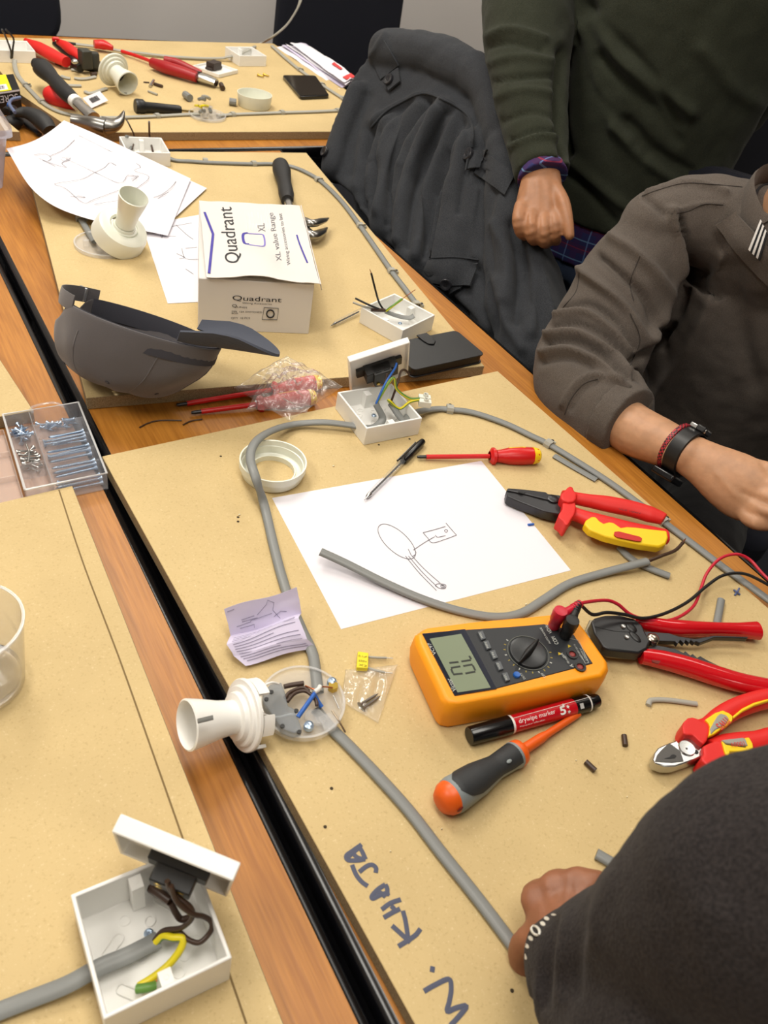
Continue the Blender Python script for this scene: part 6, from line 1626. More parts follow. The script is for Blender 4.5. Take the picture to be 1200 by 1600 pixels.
def chain(mb, pts, n=20, k=3, flat=1.0, up=None, ends=True):
    """pts: (point, radius) or (u, v, distance, radius in pixels) or with (ra, rb)"""
    P = []; R = []
    for p in pts:
        if len(p) == 4:
            P.append(D(p[0], p[1], p[2])); r = p[3]; s_ = p[2] / FPX
            R.append((r[0] * s_, r[1] * s_) if isinstance(r, tuple) else (r * s_, r * s_ * flat))
        else:
            P.append(V(p[0])); r = p[1]; R.append(r if isinstance(r, tuple) else (r, r * flat))
    upv = up or V((0, 0, 1))
    Pk = catmull(P, k); Rk = catmull([V((a, b_, 0)) for a, b_ in R], k)
    m = len(Pk); vs = []; side0 = None
    for i in range(m):
        t = (Pk[min(i + 1, m - 1)] - Pk[max(i - 1, 0)]).normalized()
        w_ = upv - t * upv.dot(t)
        if w_.length < .05: w_ = t.orthogonal()
        w_.normalize(); sd = t.cross(w_)
        if side0 is not None and sd.dot(side0) < 0: sd = -sd; w_ = -w_
        side0 = sd
        for j in range(n):
            q = 2 * PI * j / n
            vs.append(Pk[i] + sd * (Rk[i].x * math.cos(q)) + w_ * (Rk[i].y * math.sin(q)))
    fs = [(i * n + j, i * n + (j + 1) % n, (i + 1) * n + (j + 1) % n, (i + 1) * n + j) for i in range(m - 1) for j in range(n)]
    fs += [tuple(range(n - 1, -1, -1)), tuple((m - 1) * n + j for j in range(n))]
    mb.add(vs, fs)
    if ends:
        for i in (0, m - 1):
            r = (Rk[i].x + Rk[i].y) / 2 * .98
            mb.ball(Pk[i], (min(Rk[i].x, Rk[i].y) * .99,) * 3, 8)
def on(bvh, u, v, off=.002):
    d = ray(u, v).normalized()
    h = bvh.ray_cast(CAM, d)
    return (h[0] - d * off) if h[0] is not None else None
def patch(parent, bvh, name, quad, m, th=.003, nu=8, nv=8, off=.001, label=None, smooth=60):
    """a piece of cloth laid over the surface inside four picture points"""
    Q_ = [V((q[0], q[1], 0)) for q in quad]
    last = [None]
    def f(a, c_):
        p = Q_[0].lerp(Q_[1], a).lerp(Q_[3].lerp(Q_[2], a), c_)
        h = on(bvh, p.x, p.y, off + th)
        if h is None: h = last[0] or D(p.x, p.y, 1.6)
        last[0] = h
        return h
    b = MB(parent); b.sheet(f, nu, nv, -th if True else th)
    return b.build(name, m, smooth=smooth, label=label)
def line_on(parent, bvh, name, pts, r, m, off=.001, k=6):
    P = catmull([V((p[0], p[1], 0)) for p in pts], k)
    q = [on(bvh, p.x, p.y, off) for p in P]; q = [x for x in q if x is not None]
    b = MB(parent); b.tube(q, r, n=8); return b.build(name, m, smooth=60)
def button(parent, bvh, u, v, r, m, name='button', lift=.002):
    h = bvh.ray_cast(CAM, ray(u, v).normalized())
    if h[0] is None: return
    N = h[1] if h[1].dot(CAM - h[0]) > 0 else -h[1]
    b = MB(parent); b.lathe([(0, .0048), (r * .45, .0046), (r * .55, .0056), (r * .9, .0060), (r, .0046), (r, .0)], 22, h[0] + N * lift, N); b.build(name, m, smooth=50)
    for a in range(4):
        X = N.orthogonal().normalized(); Y = N.cross(X); q = h[0] + N * (lift + .005) + (X * math.cos(a * PI / 2) + Y * math.sin(a * PI / 2)) * r * .22
        b = MB(parent); b.lathe([(0, .0002), (r * .1, .0002), (r * .1, -.0006)], 8, q, N); b.build('button_hole', M_BLK, smooth=0)

def cloth_mat(name, col, col2, s1=900, s2=14, bump=.5, sheen=.06, rough=.95):
    m = bpy.data.materials.new(name); m.use_nodes = True
    nt = m.node_tree; b = nt.nodes['Principled BSDF']; L = nt.links.new
    tc = nt.nodes.new('ShaderNodeTexCoord')
    n1 = nt.nodes.new('ShaderNodeTexNoise'); n1.inputs['Scale'].default_value = s1; n1.inputs['Detail'].default_value = 3
    L(tc.outputs['Object'], n1.inputs['Vector'])
    r = nt.nodes.new('ShaderNodeValToRGB'); r.color_ramp.elements[0].position = .35; r.color_ramp.elements[1].position = .65
    r.color_ramp.elements[0].color = lin(col); r.color_ramp.elements[1].color = lin(col2)
    L(n1.outputs['Fac'], r.inputs['Fac']); L(r.outputs['Color'], b.inputs['Base Color'])
    b.inputs['Roughness'].default_value = rough; b.inputs['Sheen Weight'].default_value = sheen; b.inputs['Specular IOR Level'].default_value = .15
    k = nt.nodes.new('ShaderNodeBump'); k.inputs['Strength'].default_value = bump; k.inputs['Distance'].default_value = .001
    n2 = nt.nodes.new('ShaderNodeTexNoise'); n2.inputs['Scale'].default_value = s2; n2.inputs['Detail'].default_value = 5
    L(tc.outputs['Object'], n2.inputs['Vector'])
    k2 = nt.nodes.new('ShaderNodeBump'); k2.inputs['Strength'].default_value = .35; k2.inputs['Distance'].default_value = .012
    L(n1.outputs['Fac'], k.inputs['Height']); L(n2.outputs['Fac'], k2.inputs['Height']); L(k2.outputs['Normal'], k.inputs['Normal']); L(k.outputs['Normal'], b.inputs['Normal'])
    MATS[name] = m
    return m
M_COAT = cloth_mat('charcoal_wool', (40, 42, 46), (61, 63, 67), bump=.7)
M_SWG = cloth_mat('dark_green_knit', (39, 42, 33), (54, 57, 46), bump=.5)
M_SWA = cloth_mat('brown_grey_knit', (80, 73, 68), (99, 91, 84), bump=.5)
M_SLV = cloth_mat('dark_sleeve_fleece', (35, 32, 33), (52, 48, 48), s1=500, bump=.8)
M_JEAN = cloth_mat('faded_jeans', (36, 46, 66), (58, 70, 92), s1=1200)
M_TROU = cloth_mat('dark_trousers', (26, 25, 26), (36, 35, 36))
def skin_mat(name, col, hair=0):
    m = mat(name, col, .5, sss=.12, bump=(260, .25, .0008), speck=(60, tuple(int(c * .86) for c in col), .6))
    return m
M_SKA = skin_mat('skin_light_tan', (196, 148, 112))
M_SKB = skin_mat('skin_tan', (172, 120, 84))
M_SKC = skin_mat('skin_brown', (150, 98, 70))
M_HAIR = mat('dark_hair', (18, 14, 12), .6, bump=(500, .8))
def head(bm_body, parent, c, facing, s=1.0):
    """adds a head to the body volumes; returns the pieces (hair, eyes) to be made afterwards"""
    F_ = V(facing).normalized(); U_ = V((0, 0, 1)); S_ = F_.cross(U_)
    R = Matrix((S_, F_, U_)).transposed()
    P = lambda x, y, z: c + R @ V((x * s, y * s, z * s))
    bm_body.ball(P(0, -.012, .025), (.075 * s, .094 * s, .095 * s), 16, R=R)
    bm_body.ball(P(0, .022, -.030), (.057 * s, .064 * s, .078 * s), 14, R=R)
    bm_body.ball(P(0, .050, -.078), (.026 * s, .028 * s, .024 * s), 10, R=R)
    bm_body.tube([P(0, .084, .020), P(0, .104, -.016), P(0, .098, -.022)], [(.009 * s, .009 * s), (.014 * s, .013 * s), (.012 * s, .009 * s)], n=12)
    bm_body.tube([P(-.040, .078, .032), P(0, .090, .034), P(.040, .078, .032)], (.008 * s, .007 * s), n=10)
    for z, r in ((-.050, .0075), (-.061, .0085)):
        bm_body.tube([P(-.024, .078, z), P(0, .089, z), P(.024, .078, z)], [(r * .5 * s, r * .5 * s), (r * s, r * s), (r * .5 * s, r * .5 * s)], n=10)
    for q in (-1, 1):                      # eyelids
        bm_body.tube([P(q * .014, .079, .019), P(q * .031, .084, .021), P(q * .046, .073, .018)], (.006 * s, .005 * s), n=8)
        bm_body.tube([P(q * .014, .079, .001), P(q * .031, .082, -.001), P(q * .046, .072, .002)], (.005 * s, .004 * s), n=8)
    for q in (-1, 1):
        bm_body.ball(P(q * .077, -.006, .000), (.008 * s, .020 * s, .032 * s), 10, R=R)
    def finish():
        b = MB(parent); b.ball(P(0, -.022, .040), (.083 * s, .098 * s, .096 * s), 18, R=R)
        vs = b.v; b2 = MB(parent)
        inv = R.transposed()
        def cut(co, u, v):
            loc = (co - np.array(c)) @ np.array([[R[i][j] for j in range(3)] for i in range(3)])
            low = loc[:, 2] < .055 * s
            fr_ = loc[:, 1] > .035 * s
            k = np.where(fr_ & low, .86, 1.0)
            return np.array(c) + (co - np.array(c)) * k[:, None]
        b.M = Matrix(); b3 = MB(None); b3.ball(P(0, -.022, .040), (.083 * s, .098 * s, .096 * s), 18, R=R)
        shape(parent, 'hair', M_HAIR, b3, .005, 2, rough=.003, rfreq=60, post=cut)
        for q in (-1, 1):
            b = MB(parent); b.ball(P(q * .030, .0735, .010), .0125 * s, 8); b.build('eye', mat('eye_white', (230, 228, 222), .2))
            b = MB(parent); b.ball(P(q * .030, .0840, .010), (.0052 * s, .0028 * s, .0052 * s), 8, R=R); b.build('iris', mat('iris_dark', (36, 24, 16), .15))
            b = MB(parent); b.tube([P(q * .014, .088, .036), P(q * .034, .086, .041), P(q * .050, .074, .034)], (.003 * s, .003 * s), n=8, k=3); b.build('eyebrow', M_HAIR)
    return finish
def finger(mb, pts, r0, r1):
    """pts as (u, v, distance); a jointed, tapering finger"""
    n = len(pts)
    chain(mb, [(p[0], p[1], p[2], (r0 + (r1 - r0) * i / (n - 1)) * (1.06 if 0 < i < n - 1 else 1)) for i, p in enumerate(pts)], n=12, k=3)

# ---- the coat over a chair back
chc = office_chair('navy upholstered chair hidden under the charcoal wool coat', 1.13, 1.40, -.20, .10, .42, face=1, group='navy chairs at the tables')
chc.rotation_euler = (0, 0, PI / 2 - .05)
ct_ = thing('wool_coat', 'charcoal wool coat with epaulettes and buttons, draped over a chair', 'coat', (1.02, 1.35, -.05))
cn = V((.83205, 0, -.5547)); cp0 = V((.955, 1.0, -.05))
outl = [(590, 66), (603, 50), (628, 41), (652, 45), (700, 60), (745, 84), (772, 112), (786, 150), (800, 200), (812, 260), (818, 330), (850, 400), (868, 480), (860, 560), (845, 600), (820, 590), (790, 560), (745, 500), (715, 470), (690, 452), (655, 432), (635, 412), (600, 375), (560, 325), (545, 300), (522, 282), (504, 268), (503, 240), (515, 198), (540, 142), (563, 100)]
cb = MB(None)
ft = [plane_hit(u, v, cp0, cn) for u, v in outl]
cc_ = sum(ft, V((0, 0, 0))) / len(ft)
bk = [p + cn * .10 for p in ft]
cb.prism([cc_ + (p - cc_) * .985 for p in ft], bottom=[cc_ + cn * .10 + (p - cc_) * .97 for p in ft])
def cpt(u, v, lift=0): return plane_hit(u, v, cp0, cn) - cn * lift
for pts, r in (([(600, 75), (680, 85), (760, 130), (785, 200)], .045), ([(560, 150), (530, 220), (520, 260)], .035), ([(690, 180), (640, 260), (640, 380), (650, 410)], .040), ([(735, 230), (720, 320), (700, 430)], .042), ([(790, 230), (790, 340), (790, 460), (820, 560)], .045), ([(610, 200), (590, 280), (600, 350)], .036)):
    chain(cb, [(cpt(u, v, -.010), r) for u, v in pts], n=14)
# skirt of the coat hanging below the table edge
chain(cb, [(V((1.02, 1.55, -.05)), (.05, .05)), (V((1.03, 1.5, -.35)), (.05, .10)), (V((1.04, 1.48, -.50)), (.04, .10))], up=V((0, 1, 0)))
chain(cb, [(V((1.01, 1.25, -.05)), (.05, .14)), (V((1.02, 1.2, -.35)), (.05, .16)), (V((1.03, 1.18, -.55)), (.04, .17))], up=V((0, 1, 0)))
chain(cb, [(V((.99, 1.0, -.05)), (.04, .10)), (V((1.0, .98, -.3)), (.05, .12)), (V((1.02, .98, -.5)), (.04, .13))], up=V((0, 1, 0)))
folds = [([(655, 158), (622, 215), (600, 270), (590, 330)], .013, 9), ([(683, 165), (655, 225), (632, 290), (622, 375)], .014, 9), ([(712, 182), (690, 240), (664, 310), (650, 400)], .014, 9), ([(724, 210), (712, 262), (690, 330), (674, 410)], .012, 9),
         ([(670, 165), (640, 220), (614, 290), (606, 350)], -.013, 6), ([(698, 178), (672, 240), (648, 310), (636, 385)], -.013, 6), ([(722, 195), (702, 250), (678, 320), (664, 400)], -.012, 6),
         ([(580, 205), (576, 240), (582, 270), (570, 330)], -.022, 9), ([(580, 200), (600, 178), (623, 163), (660, 147), (693, 157), (727, 177), (738, 200), (738, 232)], .008, 4), ([(586, 208), (604, 188), (626, 172), (660, 157), (690, 167), (718, 186)], -.007, 5),
         ([(560, 110), (545, 160), (530, 220), (520, 265)], .008, 12), ([(575, 150), (556, 210), (548, 270)], -.006, 8), ([(590, 180), (565, 230), (555, 290)], .007, 8),
         ([(738, 232), (724, 285), (716, 330)], -.010, 5), ([(700, 240), (690, 262), (682, 300)], -.012, 6), ([(745, 300), (738, 350), (742, 400)], .007, 8), ([(772, 300), (762, 350), (765, 420)], -.008, 7), ([(770, 350), (790, 400), (790, 470)], .010, 9), ([(800, 350), (815, 420), (805, 500)], -.014, 9),
         ([(825, 380), (838, 440), (828, 520)], .012, 10), ([(745, 420), (770, 480), (765, 530)], -.012, 9), ([(775, 440), (790, 500), (815, 545)], .010, 8), ([(602, 52), (596, 62), (575, 92)], .005, 4)]
coat, cbv = shape(ct_, 'coat_cloth', M_COAT, cb, .0055, 5, folds, rough=.0035, rfreq=14)
patch(ct_, cbv, 'epaulette', [(599, 62), (578, 88), (594, 124), (622, 103)], M_COAT, .004, off=.003)
patch(ct_, cbv, 'button_tab', [(601, 124), (623, 106), (626, 128), (608, 143)], M_COAT, .004, off=.006)
patch(ct_, cbv, 'epaulette', [(757, 238), (741, 270), (788, 304), (806, 270)], M_COAT, .004, off=.004)
patch(ct_, cbv, 'button_tab', [(731, 236), (763, 234), (748, 262), (726, 266)], M_COAT, .004, off=.008)
patch(ct_, cbv, 'pocket_flap', [(672, 408), (747, 411), (736, 448), (657, 440)], M_COAT, .005, off=.006)
patch(ct_, cbv, 'pocket_flap', [(690, 437), (730, 438), (720, 452), (703, 458)], M_COAT, .004, off=.004)
for u, v, r, l_ in ((613, 129, .0125, .011), (738, 247, .0130, .012), (509, 238, .0115, .002), (699, 441, .0115, .012)):
    button(ct_, cbv, u, v, r, mat('dark_button', (40, 40, 44), .3), lift=l_)
line_on(ct_, cbv, 'seam_piping', [(580, 199), (600, 177), (623, 162), (660, 146), (693, 156), (727, 176), (738, 199), (738, 230)], .0024, M_COAT)
line_on(ct_, cbv, 'stitch_line', [(674, 403), (710, 402), (748, 406)], .0016, M_COAT)
line_on(ct_, cbv, 'stitch_line', [(664, 439), (700, 451), (738, 441)], .0010, mat('thread_grey', (78, 80, 84), .9), off=.009)

# ---- standing person in the dark green jumper
pB = thing('person', 'person standing behind the coat in a dark green jumper, one hand hanging down', 'person', (1.42, 1.22, FZ))
cB = V((1.43, 1.22, 0))
fB = V((-.75, -.66, 0)); sB = V((.66, -.75, 0))              # facing and the side away from the picture's left
bb = MB(None)
chain(bb, [(cB + V((0, 0, -.02)), (.14, .09)), (cB + V((0, 0, .20)), (.13, .085)), (cB + V((0, 0, .45)), (.15, .09)), (cB + V((0, 0, .60)), (.14, .07)), (cB + V((0, 0, .68)), (.06, .055)), (cB + fB * .01 + V((0, 0, .76)), (.055, .055))], up=fB)
finB = head(bb, pB, cB + fB * .025 + V((0, 0, .835)), fB)
chain(bb, [(cB - sB * .16 + V((0, 0, .58)), .032), (D(826, 20, 1.57), .030), (D(830, 60, 1.56), .032), (D(840, 180, 1.52), .034), (D(846, 262, 1.47), .026)], n=16)
chain(bb, [(846, 262, 1.47, (27, 22)), (845, 290, 1.46, (33, 19)), (843, 318, 1.455, (37, 19)), (841, 336, 1.45, (36, 17))], n=18, up=-ray(846, 300).normalized())
finger(bb, [(814, 322, 1.45), (810, 345, 1.435), (814, 362, 1.45), (820, 368, 1.48)], 11, 8.5)
finger(bb, [(832, 328, 1.448), (829, 355, 1.43), (832, 371, 1.445), (837, 376, 1.48)], 11.5, 9)
finger(bb, [(850, 330, 1.448), (849, 358, 1.43), (850, 376, 1.445), (853, 380, 1.48)], 11.5, 9)
finger(bb, [(866, 326, 1.448), (867, 352, 1.43), (867, 370, 1.445), (869, 376, 1.48)], 11, 8.5)
finger(bb, [(862, 286, 1.455), (879, 315, 1.435), (886, 343, 1.425), (890, 368, 1.425)], 12, 8)
chain(bb, [(cB + sB * .17 + V((0, 0, .60)), .045), (cB + sB * .20 - fB * .13 + V((0, 0, .34)), .036), (cB + sB * .10 - fB * .16 + V((0, 0, .10)), .028)], n=14)
chain(bb, [(cB + sB * .10 - fB * .16 + V((0, 0, .10)), (.03, .02)), (cB + sB * .09 - fB * .165 + V((0, 0, .01)), (.036, .018))], n=12)
for q in (-1, 1):
    chain(bb, [(cB + sB * .08 * q + V((0, 0, -.02)), .075), (cB + sB * .10 * q + V((0, 0, -.38)), .050), (cB + sB * .10 * q + V((0, 0, -.70)), .035)])
skB, _ = shape(pB, 'body', M_SKB, bb, .0034, 3, [([(825, 282), (822, 318)], .0012, 5), ([(840, 285), (841, 325)], .0012, 5), ([(857, 285), (858, 325)], .0012, 5), ([(822, 335), (822, 362)], -.002, 2.5), ([(841, 340), (842, 368)], -.002, 2.5), ([(860, 340), (861, 368)], -.002, 2.5)])
finB()
sw = MB(None)
chain(sw, [(cB + V((0, 0, .03)), (.195, .125)), (cB + V((0, 0, .20)), (.195, .125)), (cB + V((0, 0, .42)), (.215, .130)), (cB + V((0, 0, .58)), (.20, .11)), (cB + V((0, 0, .66)), (.10, .08))], up=fB, ends=False)
chain(sw, [(cB - sB * .18 + V((0, 0, .58)), .085), (D(836, -40, 1.58), .088), (D(826, 55, 1.56), .086), (D(828, 110, 1.54), .075), (D(832, 170, 1.52), .066), (D(840, 225, 1.50), .056), (D(847, 274, 1.472), .0490)], n=24, ends=False)
sw.ball(cB - sB * .18 + V((0, 0, .58)), .085, 10)
chain(sw, [(cB + sB * .18 + V((0, 0, .58)), .085), (cB + sB * .20 - fB * .13 + V((0, 0, .34)), .065), (cB + sB * .10 - fB * .16 + V((0, 0, .14)), .05)], n=24)
fo = [([(760, 55), (800, 45), (850, 60)], .008, 6), ([(757, 75), (800, 66), (845, 78)], -.008, 5), ([(764, 98), (810, 88), (862, 96)], .007, 6), ([(772, 128), (820, 120), (866, 118)], -.008, 5), ([(776, 150), (820, 140), (868, 146)], .006, 6), ([(785, 190), (830, 176), (868, 184)], -.005, 5), ([(798, 228), (840, 212), (874, 216)], .009, 5), ([(800, 220), (840, 205), (872, 206)], -.008, 4),
      ([(905, 40), (920, 110), (955, 180), (985, 215)], .012, 10), ([(905, 60), (930, 140), (980, 205), (1010, 240)], -.012, 9), ([(935, 30), (970, 90), (1030, 140), (1080, 175)], .014, 12), ([(920, 10), (960, 60), (1010, 110), (1060, 190)], -.012, 10), ([(940, 90), (975, 130), (1030, 180), (1060, 220)], -.010, 9),
      ([(980, 190), (1030, 240), (1080, 270)], -.012, 9), ([(960, 200), (1010, 250), (1050, 280)], .010, 9), ([(880, 80), (875, 160), (885, 240)], -.02, 9), ([(1100, 80), (1150, 140), (1180, 160)], .008, 14), ([(880, 270), (920, 300), (960, 345)], -.010, 7), ([(895, 255), (935, 290), (985, 330)], .010, 8)]
swo, swb = shape(pB, 'jumper', M_SWG, sw, .006, 6, fo, rough=.003, rfreq=16, label='dark green jumper')
M_PLAID = bpy.data.materials.new('plaid_cloth'); M_PLAID.use_nodes = True
nt = M_PLAID.node_tree; bs = nt.nodes['Principled BSDF']; tc = nt.nodes.new('ShaderNodeTexCoord')
base = None
def band(scale, axis, lo, hi, phase=0):
    sx = nt.nodes.new('ShaderNodeSeparateXYZ'); nt.links.new(tc.outputs['Object'], sx.inputs[0])
    a = nt.nodes.new('ShaderNodeMath'); a.operation = 'MULTIPLY_ADD'; a.inputs[1].default_value = scale; a.inputs[2].default_value = phase; nt.links.new(sx.outputs[axis], a.inputs[0])
    f = nt.nodes.new('ShaderNodeMath'); f.operation = 'FRACT'; nt.links.new(a.outputs[0], f.inputs[0])
    g1 = nt.nodes.new('ShaderNodeMath'); g1.operation = 'GREATER_THAN'; g1.inputs[1].default_value = lo; nt.links.new(f.outputs[0], g1.inputs[0])
    g2 = nt.nodes.new('ShaderNodeMath'); g2.operation = 'LESS_THAN'; g2.inputs[1].default_value = hi; nt.links.new(f.outputs[0], g2.inputs[0])
    m_ = nt.nodes.new('ShaderNodeMath'); m_.operation = 'MULTIPLY'; nt.links.new(g1.outputs[0], m_.inputs[0]); nt.links.new(g2.outputs[0], m_.inputs[1])
    return m_.outputs[0]
prev = None
for k, (fac, colr) in enumerate(((band(22, 2, .1, .5), (70, 26, 70)), (band(26, 1, .1, .45), (60, 30, 84)), (band(22, 2, .7, .76), (110, 150, 190)), (band(26, 1, .7, .76), (100, 130, 180)), (band(22, 2, .28, .32), (150, 40, 60)))):
    mx = nt.nodes.new('ShaderNodeMix'); mx.data_type = 'RGBA'; mx.inputs[7].default_value = lin(colr)
    if prev is None: mx.inputs[6].default_value = lin((38, 40, 92))
    else: nt.links.new(prev, mx.inputs[6])
    sc_ = nt.nodes.new('ShaderNodeMath'); sc_.operation = 'MULTIPLY'; sc_.inputs[1].default_value = .7; nt.links.new(fac, sc_.inputs[0]); nt.links.new(sc_.outputs[0], mx.inputs[0]); prev = mx.outputs[2]
nt.links.new(prev, bs.inputs['Base Color']); bs.inputs['Roughness'].default_value = .9
b = MB(None); chain(b, [(D(845, 262, 1.475), .040), (D(848, 279, 1.469), .0462)], n=24, ends=False)
shape(pB, 'shirt_cuff', M_PLAID, b, .003, 1, label='plaid shirt cuff')
b = MB(None); chain(b, [(cB + V((0, 0, -.06)), (.180, .118)), (cB + V((0, 0, .06)), (.180, .118))], up=fB, ends=False)
shape(pB, 'shirt_tail', M_PLAID, b, .006, 3, rough=.003, rfreq=14, label='plaid shirt tail showing below the jumper')
b = MB(None)
chain(b, [(cB + V((0, 0, .0)), (.165, .105)), (cB + V((0, 0, -.10)), (.170, .11))], up=fB)
for q in (-1, 1):
    chain(b, [(cB + sB * .085 * q + V((0, 0, -.06)), .095), (cB + sB * .10 * q + V((0, 0, -.38)), .075), (cB + sB * .10 * q + V((0, 0, -.70)), .065)], ends=False)
shape(pB, 'jeans', M_JEAN, b, .008, 4, rough=.006, rfreq=16, label='blue jeans')
for q in (-1, 1):
    b = MB(pB); c_ = cB + sB * .10 * q + V((0, 0, -.735)); b.ball(c_ + fB * .05 + V((0, 0, .005)), (.045, .12, .045), 10, R=Matrix((sB, fB, V((0, 0, 1)))).transposed()); b.box(c_ + fB * .05 + V((0, 0, -.015)), (.08, .22, .018), math.atan2(fB.y, fB.x) - PI / 2); b.build('shoe', M_BLKR)

# ---- seated person in the grey zip-neck top
pA = thing('person', 'person seated at the right in a grey zip-neck top, sleeve pushed up, watch on', 'person', (1.33, .78, FZ))
nA = V((1.197, .690, .290)); fA = V((-.83, -.56, 0)).normalized(); sA = V((.56, -.83, 0)).normalized()
bb = MB(None)
chain(bb, [(V((1.36, .80, -.27)), (.14, .10)), (V((1.31, .76, -.05)), (.12, .085)), (V((1.27, .71, .12)), (.14, .09)), (V((1.245, .69, .23)), (.12, .07)), (nA, (.058, .058)), (nA + V((0, 0, .08)), (.055, .055))], up=fA)
finA = head(bb, pA, nA + fA * .035 + V((0, 0, .150)), fA)
sR = V((1.085, .875, .215)); sL = V((1.36, .50, .215))
chain(bb, [(sR + V((.02, -.02, 0)), .036), (D(950, 500, 1.31), .028), (D(925, 600, 1.275), .030), (D(975, 662, 1.205), .038), (D(1030, 690, 1.165), .034), (D(1072, 708, 1.135), .0285)], n=18)
chain(bb, [(1072, 708, 1.135, (32, 24)), (1100, 724, 1.12, (36, 24)), (1135, 746, 1.105, (46, 26)), (1165, 765, 1.095, (50, 26)), (1185, 778, 1.09, (46, 24))], n=20, up=-ray(1130, 745).normalized())
finger(bb, [(1162, 800, 1.09), (1180, 815, 1.075), (1205, 818, 1.075), (1225, 812, 1.09)], 14, 10)
finger(bb, [(1172, 788, 1.085), (1200, 800, 1.065), (1228, 800, 1.065), (1245, 794, 1.08)], 14, 10)
finger(bb, [(1182, 770, 1.085), (1208, 780, 1.065), (1236, 778, 1.065), (1250, 772, 1.08)], 14, 10)
finger(bb, [(1185, 752, 1.09), (1212, 760, 1.07), (1238, 758, 1.07), (1252, 754, 1.08)], 13, 9)
finger(bb, [(1130, 722, 1.11), (1165, 728, 1.095), (1200, 734, 1.085), (1228, 745, 1.075)], 15, 11)
chain(bb, [(sL, .045), (V((1.24, .26, .06)), .036), (V((1.10, .20, .05)), .030), (V((1.02, .19, .05)), .027)], n=16)
chain(bb, [(V((1.02, .19, .05)), (.028, .02)), (V((.99, .19, .045)), (.038, .018)), (V((.965, .19, .04)), (.036, .016))], n=14)
for q in (-1, 1):
    chain(bb, [(V((1.33, .77, -.29)) + sA * .09 * q, .055), (V((1.00, .565, -.30)) + sA * .09 * q, .036), (V((.99, .56, -.70)) + sA * .09 * q, .030)])
skA, _ = shape(pA, 'body', M_SKA, bb, .0034, 3, [([(1120, 740), (1150, 775)], .0012, 5), ([(1150, 812), (1178, 822)], .001, 6), ([(1160, 770), (1200, 788)], -.002, 4), ([(1165, 800), (1200, 810)], -.0015, 3), ([(1192, 725), (1202, 736)], -.003, 4)])
finA()
sw = MB(None)
chain(sw, [(V((1.37, .80, -.30)), (.19, .135)), (V((1.33, .76, -.12)), (.18, .13)), (V((1.285, .715, .06)), (.19, .125)), (V((1.25, .69, .19)), (.18, .105)), (nA + V((0, 0, -.055)), (.10, .088)), (nA + V((0, 0, -.034)), (.082, .080))], up=fA, ends=False)
chain(sw, [(V((1.235, .70, .22)), .075), (V((1.14, .80, .222)), .070), (D(1022, 352, 1.27), .056)], n=20)
chain(sw, [(1030, 366, 1.28, (60, 56)), (981, 434, 1.29, (72, 62)), (951, 502, 1.30, (80, 66)), (918, 570, 1.285, (84, 66)), (920, 612, 1.265, (80, 62)), (950, 645, 1.235, (74, 58)), (972, 662, 1.215, (66, 55))], n=28, k=4, ends=False, up=-ray(940, 520).normalized())
chain(sw, [(V((1.28, .62, .22)), .08), (sL, .075), (V((1.24, .28, .07)), .068), (V((1.13, .22, .05)), .052)], n=20)
fo = [([(905, 420), (930, 440), (975, 478), (1010, 540)], .010, 7), ([(935, 400), (965, 425), (1010, 470), (1035, 540)], -.010, 6), ([(958, 372), (1000, 400), (1040, 450), (1050, 500)], .009, 8), ([(1050, 330), (1062, 400), (1050, 470), (1015, 530)], .012, 7), ([(1064, 345), (1075, 420), (1055, 500), (1000, 560)], -.012, 6),
      ([(875, 482), (920, 475), (960, 500), (990, 545)], -.008, 5), ([(868, 492), (915, 488), (955, 515), (985, 555)], .008, 5), ([(862, 510), (905, 505), (950, 530), (983, 570)], -.008, 4.5), ([(856, 522), (900, 518), (945, 543), (985, 582)], .008, 5), ([(852, 536), (895, 532), (940, 555), (980, 592)], -.008, 4.5), ([(847, 550), (890, 545), (935, 567), (970, 598)], .008, 5), ([(845, 566), (885, 560), (925, 574)], -.006, 5),
      ([(880, 632), (900, 600), (930, 585), (965, 597), (990, 610)], .006, 4), ([(892, 640), (908, 612), (934, 596)], -.004, 4), ([(1012, 285), (1000, 300), (1040, 335)], -.006, 5), ([(1000, 305), (1040, 290), (1090, 285), (1135, 300)], .005, 4), ([(1048, 332), (1090, 320), (1130, 318)], .003, 3),
      ([(1130, 400), (1110, 470), (1080, 540), (1040, 600), (1010, 640)], .008, 12), ([(1150, 420), (1160, 520), (1180, 600)], -.005, 14), ([(990, 560), (1000, 600), (985, 625)], -.012, 8)]
fo = [(p, k_a * 1.35, w) for p, k_a, w in fo]
swo, sab = shape(pA, 'zip_neck_top', M_SWA, sw, .005, 5, fo, rough=.0022, rfreq=18, label='brown-grey zip-neck top')
b = MB(None); chain(b, [(D(957, 650, 1.225), .060), (D(984, 665, 1.205), .058)], n=28, ends=False)
shape(pA, 'sleeve_cuff', M_SWA, b, .0035, 2, label='ribbed cuff of the pushed-up sleeve')
b = MB(None)
for k in range(13):                         # standing collar
    pass
ring = []
for k in range(30):
    a = -2.5 + 5.0 * k / 29
    ring.append(nA + V((0, 0, .0)) + (-fA * math.cos(a) + sA * math.sin(a)) * .080 + V((0, 0, .006 * math.cos(a))) - V((0, 0, .035 * (abs(a) / 2.5) ** 3)))
b = MB(pA); b.tube(ring, (.006, .030), n=10); b.build('collar', M_SWA, label='open zip collar')
b = MB(pA); ring2 = [nA + (-fA * math.cos(a) + sA * math.sin(a)) * .068 + V((0, 0, -.03 * (abs(a) / 2.6) ** 3)) for a in [-2.6 + 5.2 * k / 29 for k in range(30)]]
for k in range(4):
    b.tube([p + V((0, 0, .008 * k - .02)) for p in ring2], (.003, .0036), n=8, mi=k % 2)
